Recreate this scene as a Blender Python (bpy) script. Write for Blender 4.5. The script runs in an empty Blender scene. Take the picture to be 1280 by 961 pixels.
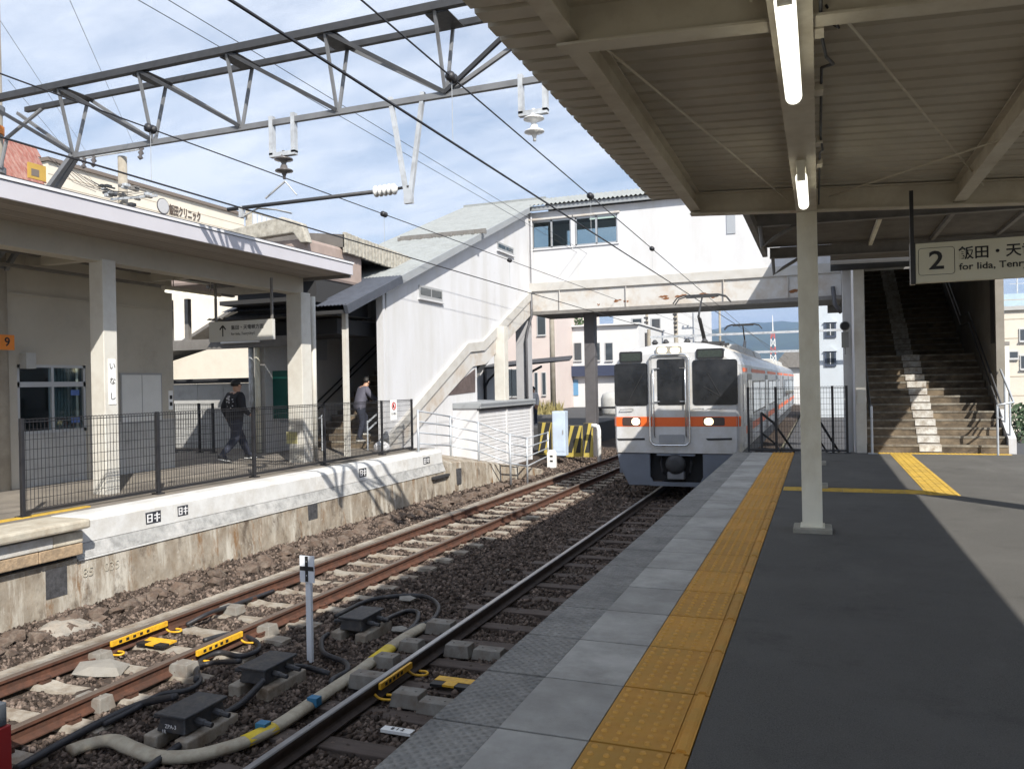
import bpy, math, random
import numpy as np
from mathutils import Vector, Matrix
random.seed(11)
RNG = np.random.default_rng(5)
SC = bpy.context.scene
COL = SC.collection
PI = math.pi
# ------------------------------------------------------------------ camera
# metres; Y runs along the tracks, X to the right, Z = 0 on the platform surface
FPX, CXP, CYP, CAMH = 998.0, 640.0, 480.5, 1.6
YAW, ROLL = math.radians(21.1), math.radians(1.1)
FW = Vector((-math.sin(YAW), math.cos(YAW), 0))
R0 = Vector((math.cos(YAW), math.sin(YAW), 0))
U0 = Vector((0, 0, 1))
RT = R0 * math.cos(ROLL) - U0 * math.sin(ROLL)
UP = U0 * math.cos(ROLL) + R0 * math.sin(ROLL)
EYE = Vector((0, 0, CAMH))
cd = bpy.data.cameras.new('camera')
cam = bpy.data.objects.new('camera', cd)
COL.objects.link(cam)
cam.matrix_world = Matrix(((RT.x, UP.x, -FW.x, 0), (RT.y, UP.y, -FW.y, 0), (RT.z, UP.z, -FW.z, CAMH), (0, 0, 0, 1)))
cd.sensor_width = 36
cd.lens = FPX / 1280 * 36
cd.clip_start = 0.05
cd.clip_end = 30000
SC.camera = cam
# ------------------------------------------------------------------ light
SUN_EL = math.radians(39.2)
SH = Vector((0.68, -0.735, 0)).normalized()
SUND = SH * math.cos(SUN_EL) + U0 * math.sin(SUN_EL)
sl = bpy.data.lights.new('sun', 'SUN')
sl.energy = 5.0
sl.angle = math.radians(0.5)
sl.color = (1.0, 0.95, 0.86)
so = bpy.data.objects.new('sun', sl)
COL.objects.link(so)
so.rotation_euler = (-SUND).to_track_quat('-Z', 'Y').to_euler()
so.location = (20, -20, 40)
W = bpy.data.worlds.new('World')
SC.world = W
W.use_nodes = True
nt = W.node_tree
nt.nodes.clear()
wo = nt.nodes.new('ShaderNodeOutputWorld')
bg = nt.nodes.new('ShaderNodeBackground')
sk = nt.nodes.new('ShaderNodeTexSky')
sk.sky_type = 'NISHITA'
sk.sun_disc = False
sk.sun_elevation = SUN_EL
sk.sun_rotation = math.atan2(SH.x, SH.y)
sk.dust_density = 1.5
sk.air_density = 1.0
tc = nt.nodes.new('ShaderNodeTexCoord')
sp = nt.nodes.new('ShaderNodeSeparateXYZ')
nt.links.new(tc.outputs['Generated'], sp.inputs[0])
za = nt.nodes.new('ShaderNodeMath'); za.operation = 'ADD'; za.inputs[1].default_value = 0.22
nt.links.new(sp.outputs[2], za.inputs[0])
dx = nt.nodes.new('ShaderNodeMath'); dx.operation = 'DIVIDE'
dy = nt.nodes.new('ShaderNodeMath'); dy.operation = 'DIVIDE'
nt.links.new(sp.outputs[0], dx.inputs[0]); nt.links.new(za.outputs[0], dx.inputs[1])
nt.links.new(sp.outputs[1], dy.inputs[0]); nt.links.new(za.outputs[0], dy.inputs[1])
cb = nt.nodes.new('ShaderNodeCombineXYZ')
nt.links.new(dx.outputs[0], cb.inputs[0]); nt.links.new(dy.outputs[0], cb.inputs[1])
mp = nt.nodes.new('ShaderNodeMapping'); mp.inputs['Scale'].default_value = (1.3, 3.0, 1); mp.inputs['Rotation'].default_value = (0, 0, 0.5)
nt.links.new(cb.outputs[0], mp.inputs[0])
nz = nt.nodes.new('ShaderNodeTexNoise'); nz.inputs['Scale'].default_value = 1.1; nz.inputs['Detail'].default_value = 7; nz.inputs['Roughness'].default_value = 0.62
nt.links.new(mp.outputs[0], nz.inputs['Vector'])
rp = nt.nodes.new('ShaderNodeValToRGB')
rp.color_ramp.elements[0].position = 0.34; rp.color_ramp.elements[0].color = (0.30, 0.30, 0.30, 1)
rp.color_ramp.elements[1].position = 0.62; rp.color_ramp.elements[1].color = (0.97, 0.97, 0.97, 1)
nt.links.new(nz.outputs['Fac'], rp.inputs[0])
mx = nt.nodes.new('ShaderNodeMix'); mx.data_type = 'RGBA'
nt.links.new(rp.outputs[0], mx.inputs['Factor'])
nt.links.new(sk.outputs[0], mx.inputs['A'])
mx.inputs['B'].default_value = (7.6, 8.0, 8.7, 1)
nt.links.new(mx.outputs['Result'], bg.inputs['Color'])
bg.inputs['Strength'].default_value = 0.092
nt.links.new(bg.outputs[0], wo.inputs[0])
SC.view_settings.view_transform = 'Standard'
SC.view_settings.look = 'None'
SC.view_settings.exposure = 0.62
SC.view_settings.gamma = 1
SC.cycles.max_bounces = 8
SC.cycles.diffuse_bounces = 4
SC.cycles.use_denoising = True
SC.cycles.volume_bounces = 0

# ------------------------------------------------------------------ pixel -> place
def ray(x, y):
    return FW + RT * ((x - CXP) / FPX) + UP * ((CYP - y) / FPX)
def pX(x, y, X):
    d = ray(x, y); return EYE + d * (X / d.x)
def pY(x, y, Y):
    d = ray(x, y); return EYE + d * (Y / d.y)
def pZ(x, y, Z):
    d = ray(x, y); return EYE + d * ((Z - CAMH) / d.z)

# ------------------------------------------------------------------ mesh helpers
ORG = {}
def V(*a):
    return Vector(a)
class MB:
    def __init__(s):
        s.v = []; s.f = []; s.m = []; s.cm = 0
    def add(s, vs, fs):
        b = len(s.v)
        s.v += [tuple(p) for p in vs]
        for f in fs:
            s.f.append(tuple(i + b for i in f)); s.m.append(s.cm)
        return s
    def box(s, x0, x1, y0, y1, z0, z1):
        x0, x1 = min(x0, x1), max(x0, x1); y0, y1 = min(y0, y1), max(y0, y1); z0, z1 = min(z0, z1), max(z0, z1)
        return s.add([(x0, y0, z0), (x1, y0, z0), (x1, y1, z0), (x0, y1, z0), (x0, y0, z1), (x1, y0, z1), (x1, y1, z1), (x0, y1, z1)],
              [(0, 3, 2, 1), (4, 5, 6, 7), (0, 1, 5, 4), (1, 2, 6, 5), (2, 3, 7, 6), (3, 0, 4, 7)])
    def beam(s, p, q, w, h, up=(0, 0, 1)):
        p = Vector(p); q = Vector(q); d = (q - p).normalized(); u = Vector(up)
        if abs(d.dot(u)) > 0.99: u = Vector((0, 1, 0))
        r = d.cross(u).normalized() * (w / 2); u = r.cross(d).normalized() * (h / 2)
        vs = [p - r - u, p + r - u, p + r + u, p - r + u, q - r - u, q + r - u, q + r + u, q - r + u]
        return s.add(vs, [(0, 1, 2, 3), (4, 7, 6, 5), (0, 4, 5, 1), (1, 5, 6, 2), (2, 6, 7, 3), (3, 7, 4, 0)])
    def ibeam(s, p, q, w, h, t=0.015, up=(0, 0, 1)):
        p = Vector(p); q = Vector(q); d = (q - p).normalized(); u = Vector(up)
        if abs(d.dot(u)) > 0.99: u = Vector((0, 1, 0))
        r = d.cross(u).normalized(); u = r.cross(d).normalized()
        s.beam(p + u * (h / 2 - t / 2), q + u * (h / 2 - t / 2), w, t, u)
        s.beam(p - u * (h / 2 - t / 2), q - u * (h / 2 - t / 2), w, t, u)
        return s.beam(p, q, t, h - 2 * t + 0.002, u)
    def cyl(s, p, q, r, r2=None, n=10):
        p = Vector(p); q = Vector(q); d = (q - p).normalized()
        a = d.orthogonal().normalized(); b = d.cross(a)
        r2 = r if r2 is None else r2
        vs = []
        for c, rr in ((p, r), (q, r2)):
            for i in range(n):
                t = 2 * PI * i / n
                vs.append(c + a * (rr * math.cos(t)) + b * (rr * math.sin(t)))
        fs = [(i, (i + 1) % n, n + (i + 1) % n, n + i) for i in range(n)]
        fs += [tuple(range(n - 1, -1, -1)), tuple(range(n, 2 * n))]
        return s.add(vs, fs)
    def tube(s, pts, r, n=8):
        pts = [Vector(p) for p in pts]
        vs = []; fs = []
        a = None
        for i, p in enumerate(pts):
            d = (pts[min(i + 1, len(pts) - 1)] - pts[max(i - 1, 0)]).normalized()
            if a is None: a = d.orthogonal().normalized()
            a = (a - d * a.dot(d))
            a = a.normalized() if a.length > 1e-6 else d.orthogonal().normalized()
            b = d.cross(a)
            for k in range(n):
                t = 2 * PI * k / n
                vs.append(p + a * (r * math.cos(t)) + b * (r * math.sin(t)))
        for i in range(len(pts) - 1):
            for k in range(n):
                fs.append((i * n + k, i * n + (k + 1) % n, (i + 1) * n + (k + 1) % n, (i + 1) * n + k))
        fs += [tuple(range(n - 1, -1, -1)), tuple(range((len(pts) - 1) * n, len(pts) * n))]
        return s.add(vs, fs)
    def prism(s, pts, ax, a, b):
        n = len(pts)
        def mk(p, t):
            return (t, p[0], p[1]) if ax == 'x' else (p[0], t, p[1]) if ax == 'y' else (p[0], p[1], t)
        vs = [mk(p, a) for p in pts] + [mk(p, b) for p in pts]
        fs = [(i, (i + 1) % n, n + (i + 1) % n, n + i) for i in range(n)]
        fs += [tuple(range(n - 1, -1, -1)), tuple(range(n, 2 * n))]
        return s.add(vs, fs)
    def lathe(s, c, d, prof, n=14):
        c = Vector(c); d = Vector(d).normalized(); a = d.orthogonal().normalized(); b = d.cross(a)
        vs = []; fs = []
        for (r, t) in prof:
            for k in range(n):
                w = 2 * PI * k / n
                vs.append(c + d * t + a * (r * math.cos(w)) + b * (r * math.sin(w)))
        m = len(prof)
        for i in range(m - 1):
            for k in range(n):
                fs.append((i * n + k, i * n + (k + 1) % n, (i + 1) * n + (k + 1) % n, (i + 1) * n + k))
        fs += [tuple(range(n - 1, -1, -1)), tuple(range((m - 1) * n, m * n))]
        return s.add(vs, fs)
    def sheet(s, prof, ax, a, b, th=0.006, f=None):
        # open profile (list of 2d points) swept from a to b, given thickness th downwards
        n = len(prof)
        def mk(p, t, o):
            q = (t, p[0], p[1] - o) if ax == 'x' else (p[0], t, p[1] - o)
            return f(q) if f else q
        vs = [mk(p, a, 0) for p in prof] + [mk(p, b, 0) for p in prof] + [mk(p, a, th) for p in prof] + [mk(p, b, th) for p in prof]
        fs = []
        for i in range(n - 1):
            fs.append((i, i + 1, n + i + 1, n + i)); fs.append((2 * n + i, 3 * n + i, 3 * n + i + 1, 2 * n + i + 1))
            fs.append((i, 2 * n + i, 2 * n + i + 1, i + 1)); fs.append((n + i, n + i + 1, 3 * n + i + 1, 3 * n + i))
        return s.add(vs, fs)
    def build(s, name, mat, parent=None, bevel=0, smooth=False, org=None):
        o0 = Vector(ORG[parent.name]) if parent else None
        if o0 is None:
            if org is None:
                a = np.array(s.v); org = ((a[:, 0].min() + a[:, 0].max()) / 2, (a[:, 1].min() + a[:, 1].max()) / 2, a[:, 2].min())
            o0 = Vector(org)
        me = bpy.data.meshes.new(name)
        me.from_pydata([(p[0] - o0.x, p[1] - o0.y, p[2] - o0.z) for p in s.v], [], s.f)
        mats = mat if isinstance(mat, (list, tuple)) else [mat]
        for m in mats: me.materials.append(m)
        if len(mats) > 1: me.polygons.foreach_set('material_index', s.m)
        if smooth: me.polygons.foreach_set('use_smooth', [True] * len(s.f))
        me.update()
        o = bpy.data.objects.new(name, me)
        COL.objects.link(o)
        if parent: o.parent = parent
        else: o.location = o0
        ORG[o.name] = tuple(o0)
        if bevel:
            b = o.modifiers.new('bevel', 'BEVEL'); b.width = bevel; b.segments = 2; b.limit_method = 'ANGLE'
        if smooth == 'auto':
            pass
        return o
def thing(name, label, cat, loc=(0, 0, 0), group=None):
    o = bpy.data.objects.new(name, None)
    o.empty_display_size = 0.2
    COL.objects.link(o); o.location = loc
    ORG[o.name] = tuple(loc)
    return tag(o, label, cat, group)
def tag(o, label=None, cat=None, group=None, kind=None):
    if label: o['label'] = label
    if cat: o['category'] = cat
    if group: o['group'] = group
    if kind: o['kind'] = kind
    return o
def copy_tree(o, loc=None, parent=None, label=None):
    c = o.copy(); COL.objects.link(c); c.parent = parent
    if loc is not None: c.location = loc
    if label: c['label'] = label
    ORG[c.name] = tuple(loc) if loc is not None else ORG.get(o.name, (0, 0, 0))
    for ch in list(o.children): copy_tree(ch, None, c)
    return c
def text(s, size, loc, rot, mat, parent, name='lettering', align='CENTER', ext=0.001, bold=0.0, sx=1.0, space=1.0):
    cu = bpy.data.curves.new(name, 'FONT'); cu.body = s; cu.size = size; cu.align_x = align; cu.align_y = 'CENTER'
    cu.extrude = ext; cu.offset = bold; cu.resolution_u = 3; cu.space_character = space
    t = bpy.data.objects.new('tmp', cu); COL.objects.link(t)
    dg = bpy.context.evaluated_depsgraph_get()
    me = bpy.data.meshes.new_from_object(t.evaluated_get(dg))
    bpy.data.objects.remove(t); bpy.data.curves.remove(cu)
    me.materials.clear(); me.materials.append(mat)
    o = bpy.data.objects.new(name, me); COL.objects.link(o)
    if parent:
        o.parent = parent; l = Vector(loc) - Vector(ORG[parent.name])
    else: l = Vector(loc)
    o.location = l; o.rotation_euler = rot; o.scale = (sx, 1, 1)
    ORG[o.name] = tuple(loc)
    return o
FACE_Y = (PI / 2, 0, 0)          # text readable from -Y
FACE_X = (PI / 2, 0, PI / 2)     # text readable from +X
# ------------------------------------------------------------------ materials
MAT = {}
def mat(name, col, rough=0.6, metal=0.0, var=0.12, scale=3.0, col2=None, dirt=None, dirt_amt=0.5, dscale=1.2, bump=0.0, bscale=80.0, stretch=(1, 1, 1), spec=0.5, island=0.0, dstretch=None, coat=0.0, dirt2=None, objr=0.0):
    if name in MAT: return MAT[name]
    m = bpy.data.materials.new(name); m.use_nodes = True
    t = m.node_tree; b = t.nodes['Principled BSDF']
    b.inputs['Roughness'].default_value = rough; b.inputs['Metallic'].default_value = metal
    b.inputs['Specular IOR Level'].default_value = spec
    if coat: b.inputs['Coat Weight'].default_value = coat; b.inputs['Coat Roughness'].default_value = 0.15
    gp = t.nodes.new('ShaderNodeNewGeometry')
    def noise(sc, det=6, st=(1, 1, 1), ro=0.6):
        mp = t.nodes.new('ShaderNodeMapping'); mp.inputs['Scale'].default_value = st
        t.links.new(gp.outputs['Position'], mp.inputs[0])
        n = t.nodes.new('ShaderNodeTexNoise'); n.inputs['Scale'].default_value = sc; n.inputs['Detail'].default_value = det; n.inputs['Roughness'].default_value = ro
        t.links.new(mp.outputs[0], n.inputs['Vector']); return n.outputs['Fac']
    def ramp(src, a, c, ca=(0, 0, 0), cc=(1, 1, 1)):
        r = t.nodes.new('ShaderNodeValToRGB'); r.color_ramp.elements[0].position = a; r.color_ramp.elements[1].position = c
        r.color_ramp.elements[0].color = (*ca, 1); r.color_ramp.elements[1].color = (*cc, 1)
        t.links.new(src, r.inputs[0]); return r.outputs[0]
    def mix(f, a, c, mode='MIX'):
        x = t.nodes.new('ShaderNodeMix'); x.data_type = 'RGBA'; x.blend_type = mode
        for k, s_ in (('Factor', f), ('A', a), ('B', c)):
            if hasattr(s_, 'is_linked') or hasattr(s_, 'links'): t.links.new(s_, x.inputs[k])
            else: x.inputs[k].default_value = s_ if k == 'Factor' else (*s_, 1)
        return x.outputs['Result']
    lo = tuple(max(0, c * (1 - var)) for c in col); hi = tuple(min(1, c * (1 + var)) for c in (col2 or col))
    cur = ramp(noise(scale, 8, stretch), 0.3, 0.7, lo, hi)
    if island:
        g = t.nodes.new('ShaderNodeNewGeometry')
        cur = mix(1.0, cur, ramp(g.outputs['Random Per Island'], 0, 1, (1 - island,) * 3, (1 + island,) * 3), 'MULTIPLY')
    if objr:
        oi = t.nodes.new('ShaderNodeObjectInfo')
        cur = mix(1.0, cur, ramp(oi.outputs['Random'], 0, 1, (1 - objr,) * 3, (1 + objr,) * 3), 'MULTIPLY')
    if dirt:
        f = ramp(noise(dscale, 10, dstretch or stretch, 0.7), 0.5 - 0.15 * dirt_amt, 0.78 - 0.2 * dirt_amt)
        cur = mix(f, cur, dirt)
    for (dc, ds, dst, lo_, hi_) in (dirt2 or ()):
        cur = mix(ramp(noise(ds, 9, dst, 0.72), lo_, hi_), cur, dc)
    t.links.new(cur, b.inputs['Base Color'])
    rr = ramp(noise(scale * 2.3, 5), 0.3, 0.7, (max(0, rough - 0.08),) * 3, (min(1, rough + 0.08),) * 3)
    t.links.new(rr, b.inputs['Roughness'])
    if bump:
        bp = t.nodes.new('ShaderNodeBump'); bp.inputs['Strength'].default_value = bump; bp.inputs['Distance'].default_value = 0.01
        t.links.new(noise(bscale, 6), bp.inputs['Height']); t.links.new(bp.outputs[0], b.inputs['Normal'])
    MAT[name] = m
    return m
def flat(name, col, rough=0.5, metal=0, emit=None, estr=1.0, spec=0.5):
    if name in MAT: return MAT[name]
    m = bpy.data.materials.new(name); m.use_nodes = True; b = m.node_tree.nodes['Principled BSDF']
    b.inputs['Base Color'].default_value = (*col, 1); b.inputs['Roughness'].default_value = rough; b.inputs['Metallic'].default_value = metal
    b.inputs['Specular IOR Level'].default_value = spec
    if emit: b.inputs['Emission Color'].default_value = (*emit, 1); b.inputs['Emission Strength'].default_value = estr
    MAT[name] = m; return m
def glass(name, tint=(0.6, 0.68, 0.7), refl=0.25):
    if name in MAT: return MAT[name]
    m = bpy.data.materials.new(name); m.use_nodes = True; t = m.node_tree; t.nodes.clear()
    o = t.nodes.new('ShaderNodeOutputMaterial'); tr = t.nodes.new('ShaderNodeBsdfTransparent'); gl = t.nodes.new('ShaderNodeBsdfGlossy')
    tr.inputs[0].default_value = (*tint, 1); gl.inputs['Roughness'].default_value = 0.03
    fr = t.nodes.new('ShaderNodeLayerWeight'); fr.inputs[0].default_value = refl
    x = t.nodes.new('ShaderNodeMixShader')
    t.links.new(fr.outputs['Fresnel'], x.inputs[0]); t.links.new(tr.outputs[0], x.inputs[1]); t.links.new(gl.outputs[0], x.inputs[2]); t.links.new(x.outputs[0], o.inputs[0])
    MAT[name] = m; return m

ASPH = mat('asphalt_platform', (0.112, 0.108, 0.101), 0.92, var=0.4, scale=150, dirt=(0.135, 0.13, 0.122), dirt_amt=0.35, dscale=0.7, bump=0.7, bscale=240, spec=0.2, dirt2=[((0.075, 0.072, 0.067), 1.3, (1, 1, 1), 0.55, 0.75), ((0.15, 0.145, 0.135), 0.5, (1, 0.4, 1), 0.54, 0.72), ((0.22, 0.21, 0.195), 60, (1, 1, 1), 0.655, 0.70), ((0.04, 0.038, 0.035), 42, (1, 1, 1), 0.63, 0.69), ((0.055, 0.053, 0.05), 6, (1, 1, 1), 0.70, 0.74)])
ROADM = mat('asphalt_road', (0.075, 0.075, 0.078), 0.9, var=0.25, scale=40, spec=0.2)
SLAB = mat('slab_concrete', (0.385, 0.375, 0.35), 0.85, var=0.12, scale=5, dirt=(0.25, 0.24, 0.22), dirt_amt=0.5, dscale=1.6, bump=0.2, bscale=150, dirt2=[((0.16, 0.155, 0.15), 7, (1, 1, 1), 0.64, 0.8)], objr=0.13)
CHECK = mat('nonslip_concrete', (0.255, 0.248, 0.232), 0.88, var=0.2, scale=22, dirt=(0.15, 0.148, 0.142), dirt_amt=0.4, dscale=3, bump=0.3, bscale=120, objr=0.09)
YTILE = mat('tactile_yellow', (0.54, 0.265, 0.04), 0.8, var=0.16, scale=8, dirt=(0.42, 0.24, 0.045), dirt_amt=0.5, dscale=4, bump=0.15, bscale=120, dirt2=[((0.20, 0.14, 0.06), 14, (1, 1, 1), 0.62, 0.78)], objr=0.17)
YTILE2 = mat('tactile_yellow_bright', (0.56, 0.36, 0.05), 0.75, var=0.15, scale=9, dirt=(0.34, 0.22, 0.05), dirt_amt=0.4, dscale=6, objr=0.09)
CREAM = mat('cream_steel_paint', (0.74, 0.71, 0.59), 0.55, var=0.08, scale=3, dirt=(0.58, 0.53, 0.41), dirt_amt=0.45, dscale=2.2, dstretch=(1, 1, 0.5))
CANROOF = mat('canopy_sheet', (0.49, 0.445, 0.36), 0.55, var=0.1, scale=2, dirt=(0.40, 0.35, 0.27), dirt_amt=0.45, dscale=0.9, dirt2=[((0.33, 0.27, 0.19), 3.5, (1, 1, 1), 0.64, 0.78)])
CANSTEEL = mat('canopy_steel', (0.56, 0.51, 0.41), 0.6, var=0.08, scale=3, dirt=(0.42, 0.36, 0.27), dirt_amt=0.5, dscale=2.0, dirt2=[((0.17, 0.10, 0.06), 6, (1, 1, 1), 0.70, 0.82)])
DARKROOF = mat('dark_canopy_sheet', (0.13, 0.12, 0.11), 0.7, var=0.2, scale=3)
DARKSTEEL = mat('dark_steel', (0.17, 0.16, 0.15), 0.6, var=0.2, scale=5)
WHITEW = mat('white_wall', (0.575, 0.58, 0.605), 0.7, var=0.02, scale=1.5, dirt=(0.50, 0.495, 0.49), dirt_amt=0.35, dscale=0.8, dstretch=(1.6, 1.6, 0.3), bump=0.06, bscale=30, dirt2=[((0.42, 0.405, 0.39), 1.4, (1.2, 1.2, 0.5), 0.60, 0.80), ((0.40, 0.345, 0.29), 2.2, (1.6, 1.6, 0.10), 0.655, 0.76), ((0.46, 0.46, 0.46), 6, (1, 1, 1), 0.62, 0.74)])
LEDGE = mat('weathered_ledge', (0.50, 0.49, 0.47), 0.85, var=0.12, scale=6, dirt=(0.40, 0.38, 0.35), dirt_amt=0.55, dscale=3, bump=0.2)
GIRDER = mat('girder_paint', (0.52, 0.51, 0.495), 0.6, var=0.04, scale=2, dirt=(0.42, 0.35, 0.28), dirt_amt=0.4, dscale=1.6, dirt2=[((0.24, 0.13, 0.07), 2.6, (1, 1, 0.6), 0.66, 0.74)])
RUSTM = mat('rust', (0.20, 0.085, 0.035), 0.9, var=0.4, scale=14, bump=0.4)
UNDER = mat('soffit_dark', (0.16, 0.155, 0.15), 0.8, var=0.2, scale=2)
ROOFG = mat('grey_green_roof', (0.265, 0.28, 0.28), 0.65, var=0.1, scale=7, dirt=(0.21, 0.22, 0.215), dirt_amt=0.4, dscale=3)
EDGEG = mat('roof_edge_grey', (0.27, 0.285, 0.30), 0.55, var=0.06)
GALV = mat('galvanised', (0.52, 0.54, 0.56), 0.5, metal=0.35, var=0.12, scale=8, dirt=(0.30, 0.30, 0.30), dirt_amt=0.3, dscale=5)
GALVD = mat('galvanised_dark', (0.045, 0.046, 0.05), 0.6, metal=0.2, var=0.2, scale=6)
BLACKM = mat('black_fence_paint', (0.018, 0.018, 0.021), 0.5, var=0.2, scale=10)
WIREM = flat('wire_black', (0.03, 0.03, 0.035), 0.5, 0.3)
RAILS = mat('rail_rust_side', (0.088, 0.036, 0.021), 0.9, var=0.35, scale=9, dirt=(0.05, 0.026, 0.018), dirt_amt=0.5, dscale=5, bump=0.25, dirt2=[((0.13, 0.09, 0.06), 12, (1, 0.3, 1), 0.64, 0.8)])
RAILT = mat('rail_head_brown', (0.14, 0.11, 0.09), 0.55, metal=0.2, var=0.2, scale=6, stretch=(1, 0.15, 1), dirt=(0.10, 0.07, 0.055), dirt_amt=0.4, dscale=3)
RAILD = mat('rail_side_dark', (0.055, 0.040, 0.034), 0.8, var=0.3, scale=10)
RAILTS = mat('rail_head_bright', (0.34, 0.34, 0.35), 0.34, metal=0.8, var=0.05, scale=3, stretch=(1, 0.02, 1))
SLEEP = mat('sleeper_concrete', (0.33, 0.30, 0.255), 0.92, var=0.18, scale=6, dirt=(0.18, 0.135, 0.095), dirt_amt=0.6, dscale=4, bump=0.4, bscale=60, dirt2=[((0.13, 0.10, 0.08), 7, (1, 1, 1), 0.62, 0.78)], objr=0.09)
SLEEPW = mat('sleeper_wood', (0.085, 0.065, 0.055), 0.9, var=0.3, scale=5, stretch=(0.3, 3, 3))
BALL = mat('ballast', (0.05, 0.037, 0.03), 0.95, var=0.5, scale=28, dirt=(0.085, 0.068, 0.057), dirt_amt=0.4, dscale=4, bump=0.9, bscale=45, spec=0.2)
STONE = mat('ballast_stone', (0.072, 0.048, 0.037), 0.92, var=0.5, scale=7, col2=(0.115, 0.09, 0.075), island=0.75, spec=0.2, dirt2=[((0.15, 0.125, 0.105), 0.9, (1, 1, 1), 0.58, 0.72)])
ROCK = mat('red_rock', (0.095, 0.066, 0.05), 0.95, var=0.4, scale=14, dirt=(0.17, 0.14, 0.115), dirt_amt=0.4, dscale=9, bump=0.9, bscale=24, objr=0.09)
OLDC = mat('old_concrete', (0.32, 0.285, 0.235), 0.92, var=0.22, scale=5, dirt=(0.20, 0.155, 0.11), dirt_amt=0.55, dscale=2.4, dstretch=(1.4, 1.4, 0.8), bump=0.6, bscale=22, dirt2=[((0.48, 0.45, 0.395), 1.7, (1, 1.9, 0.25), 0.51, 0.62), ((0.085, 0.062, 0.045), 2.3, (1, 1.2, 0.7), 0.53, 0.66), ((0.20, 0.115, 0.055), 2.6, (1, 1.7, 0.45), 0.55, 0.66), ((0.46, 0.43, 0.38), 9, (1, 1, 1), 0.60, 0.72)])
COPE = mat('white_coping', (0.57, 0.57, 0.565), 0.88, var=0.07, scale=5, dirt=(0.44, 0.42, 0.39), dirt_amt=0.45, dscale=2.2, bump=0.25, bscale=40, dirt2=[((0.40, 0.37, 0.33), 3.5, (1, 1, 1), 0.66, 0.80)], objr=0.09)
ROUGHC = mat('rough_concrete', (0.29, 0.29, 0.285), 0.95, var=0.3, scale=9, dirt=(0.50, 0.49, 0.48), dirt_amt=0.3, dscale=2.4, bump=0.9, bscale=35, dirt2=[((0.24, 0.21, 0.18), 3, (1, 1, 1), 0.62, 0.76)])
BLOCKA = mat('block_beige', (0.50, 0.46, 0.38), 0.9, var=0.18, scale=6, dirt=(0.36, 0.31, 0.24), dirt_amt=0.5, dscale=5, bump=0.4, bscale=40, objr=0.09)
BLOCKB = mat('block_tan', (0.37, 0.27, 0.175), 0.92, var=0.3, scale=18, bump=0.7, bscale=50, dirt=(0.22, 0.17, 0.12), dirt_amt=0.4, dscale=8)
BLOCKC = mat('block_grey', (0.52, 0.51, 0.49), 0.9, var=0.14, scale=6, dirt=(0.38, 0.34, 0.28), dirt_amt=0.4, dscale=4, bump=0.3, bscale=40, objr=0.09)
PLATF = mat('old_platform_floor', (0.22, 0.195, 0.165), 0.9, var=0.2, scale=2.5, dirt=(0.14, 0.125, 0.11), dirt_amt=0.45, dscale=0.9, bump=0.25, bscale=60)
PILW = mat('pillar_white', (0.58, 0.565, 0.52), 0.7, var=0.05, scale=3, dirt=(0.50, 0.47, 0.42), dirt_amt=0.4, dscale=2.4, bump=0.12, bscale=50)
BEIGEW = mat('beige_plaster', (0.46, 0.425, 0.36), 0.85, var=0.07, scale=2, dirt=(0.36, 0.33, 0.28), dirt_amt=0.3, dscale=1, bump=0.15, bscale=60)
GREYP = mat('grey_panel', (0.42, 0.42, 0.41), 0.7, var=0.07, scale=2, dirt=(0.28, 0.275, 0.265), dirt_amt=0.3, dscale=2)
SOFFIT = mat('soffit_wood', (0.27, 0.235, 0.20), 0.7, var=0.12, scale=3, stretch=(2, 0.15, 2), dirt=(0.19, 0.165, 0.14), dirt_amt=0.4, dscale=1.5, objr=0.09)
FASC = mat('fascia_white', (0.50, 0.49, 0.53), 0.55, var=0.04, scale=2)
ALU = flat('aluminium', (0.45, 0.46, 0.47), 0.4, 0.6)
PIPEM = mat('pipe_galv', (0.47, 0.50, 0.54), 0.45, metal=0.4, var=0.1, scale=6)
DKGLASS = mat('dark_glass', (0.010, 0.011, 0.013), 0.1, var=0.9, scale=1.7, spec=0.42, dirt=(0.03, 0.03, 0.032), dirt_amt=0.4, dscale=2.4)
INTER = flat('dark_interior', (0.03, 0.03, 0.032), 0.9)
WINGL = glass('window_glass')
SHADE = flat('reflecting_glass', (0.045, 0.055, 0.065), 0.05, 0, spec=0.8)
INK = flat('ink_black', (0.012, 0.012, 0.013), 0.6)
SIGNW = mat('sign_ivory', (0.60, 0.57, 0.44), 0.45, var=0.03, scale=2)
SIGNG = mat('sign_grey', (0.55, 0.54, 0.50), 0.5, var=0.03, scale=2)
TUBE = flat('fluorescent_tube', (0.9, 0.92, 0.85), 0.4, 0, (1.0, 0.98, 0.84), 1.15)
LAMP = flat('headlamp_lit', (1, 0.9, 0.7), 0.3, 0, (1.0, 0.80, 0.42), 1.9)
PORC = flat('porcelain_white', (0.75, 0.75, 0.74), 0.2)
PORCD = flat('porcelain_dark', (0.12, 0.11, 0.11), 0.25)
BLKRUB = mat('black_rubber', (0.022, 0.022, 0.026), 0.55, var=0.2, scale=20)
CLAMPY = mat('clamp_yellow', (0.70, 0.40, 0.02), 0.55, var=0.12, scale=12, dirt=(0.45, 0.22, 0.03), dirt_amt=0.3, dscale=20)
DUCT = mat('duct_beige', (0.40, 0.36, 0.28), 0.8, var=0.15, scale=8, dirt=(0.27, 0.22, 0.16), dirt_amt=0.4, dscale=6)

YDOT = mat('tactile_dot_pale', (0.57, 0.30, 0.055), 0.7, var=0.12, scale=30)  # dots slightly paler than the tile so the relief reads
GST = mat('gantry_steel', (0.20, 0.205, 0.215), 0.55, metal=0.2, var=0.15, scale=6, dirt=(0.11, 0.11, 0.115), dirt_amt=0.5, dscale=3)
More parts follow.
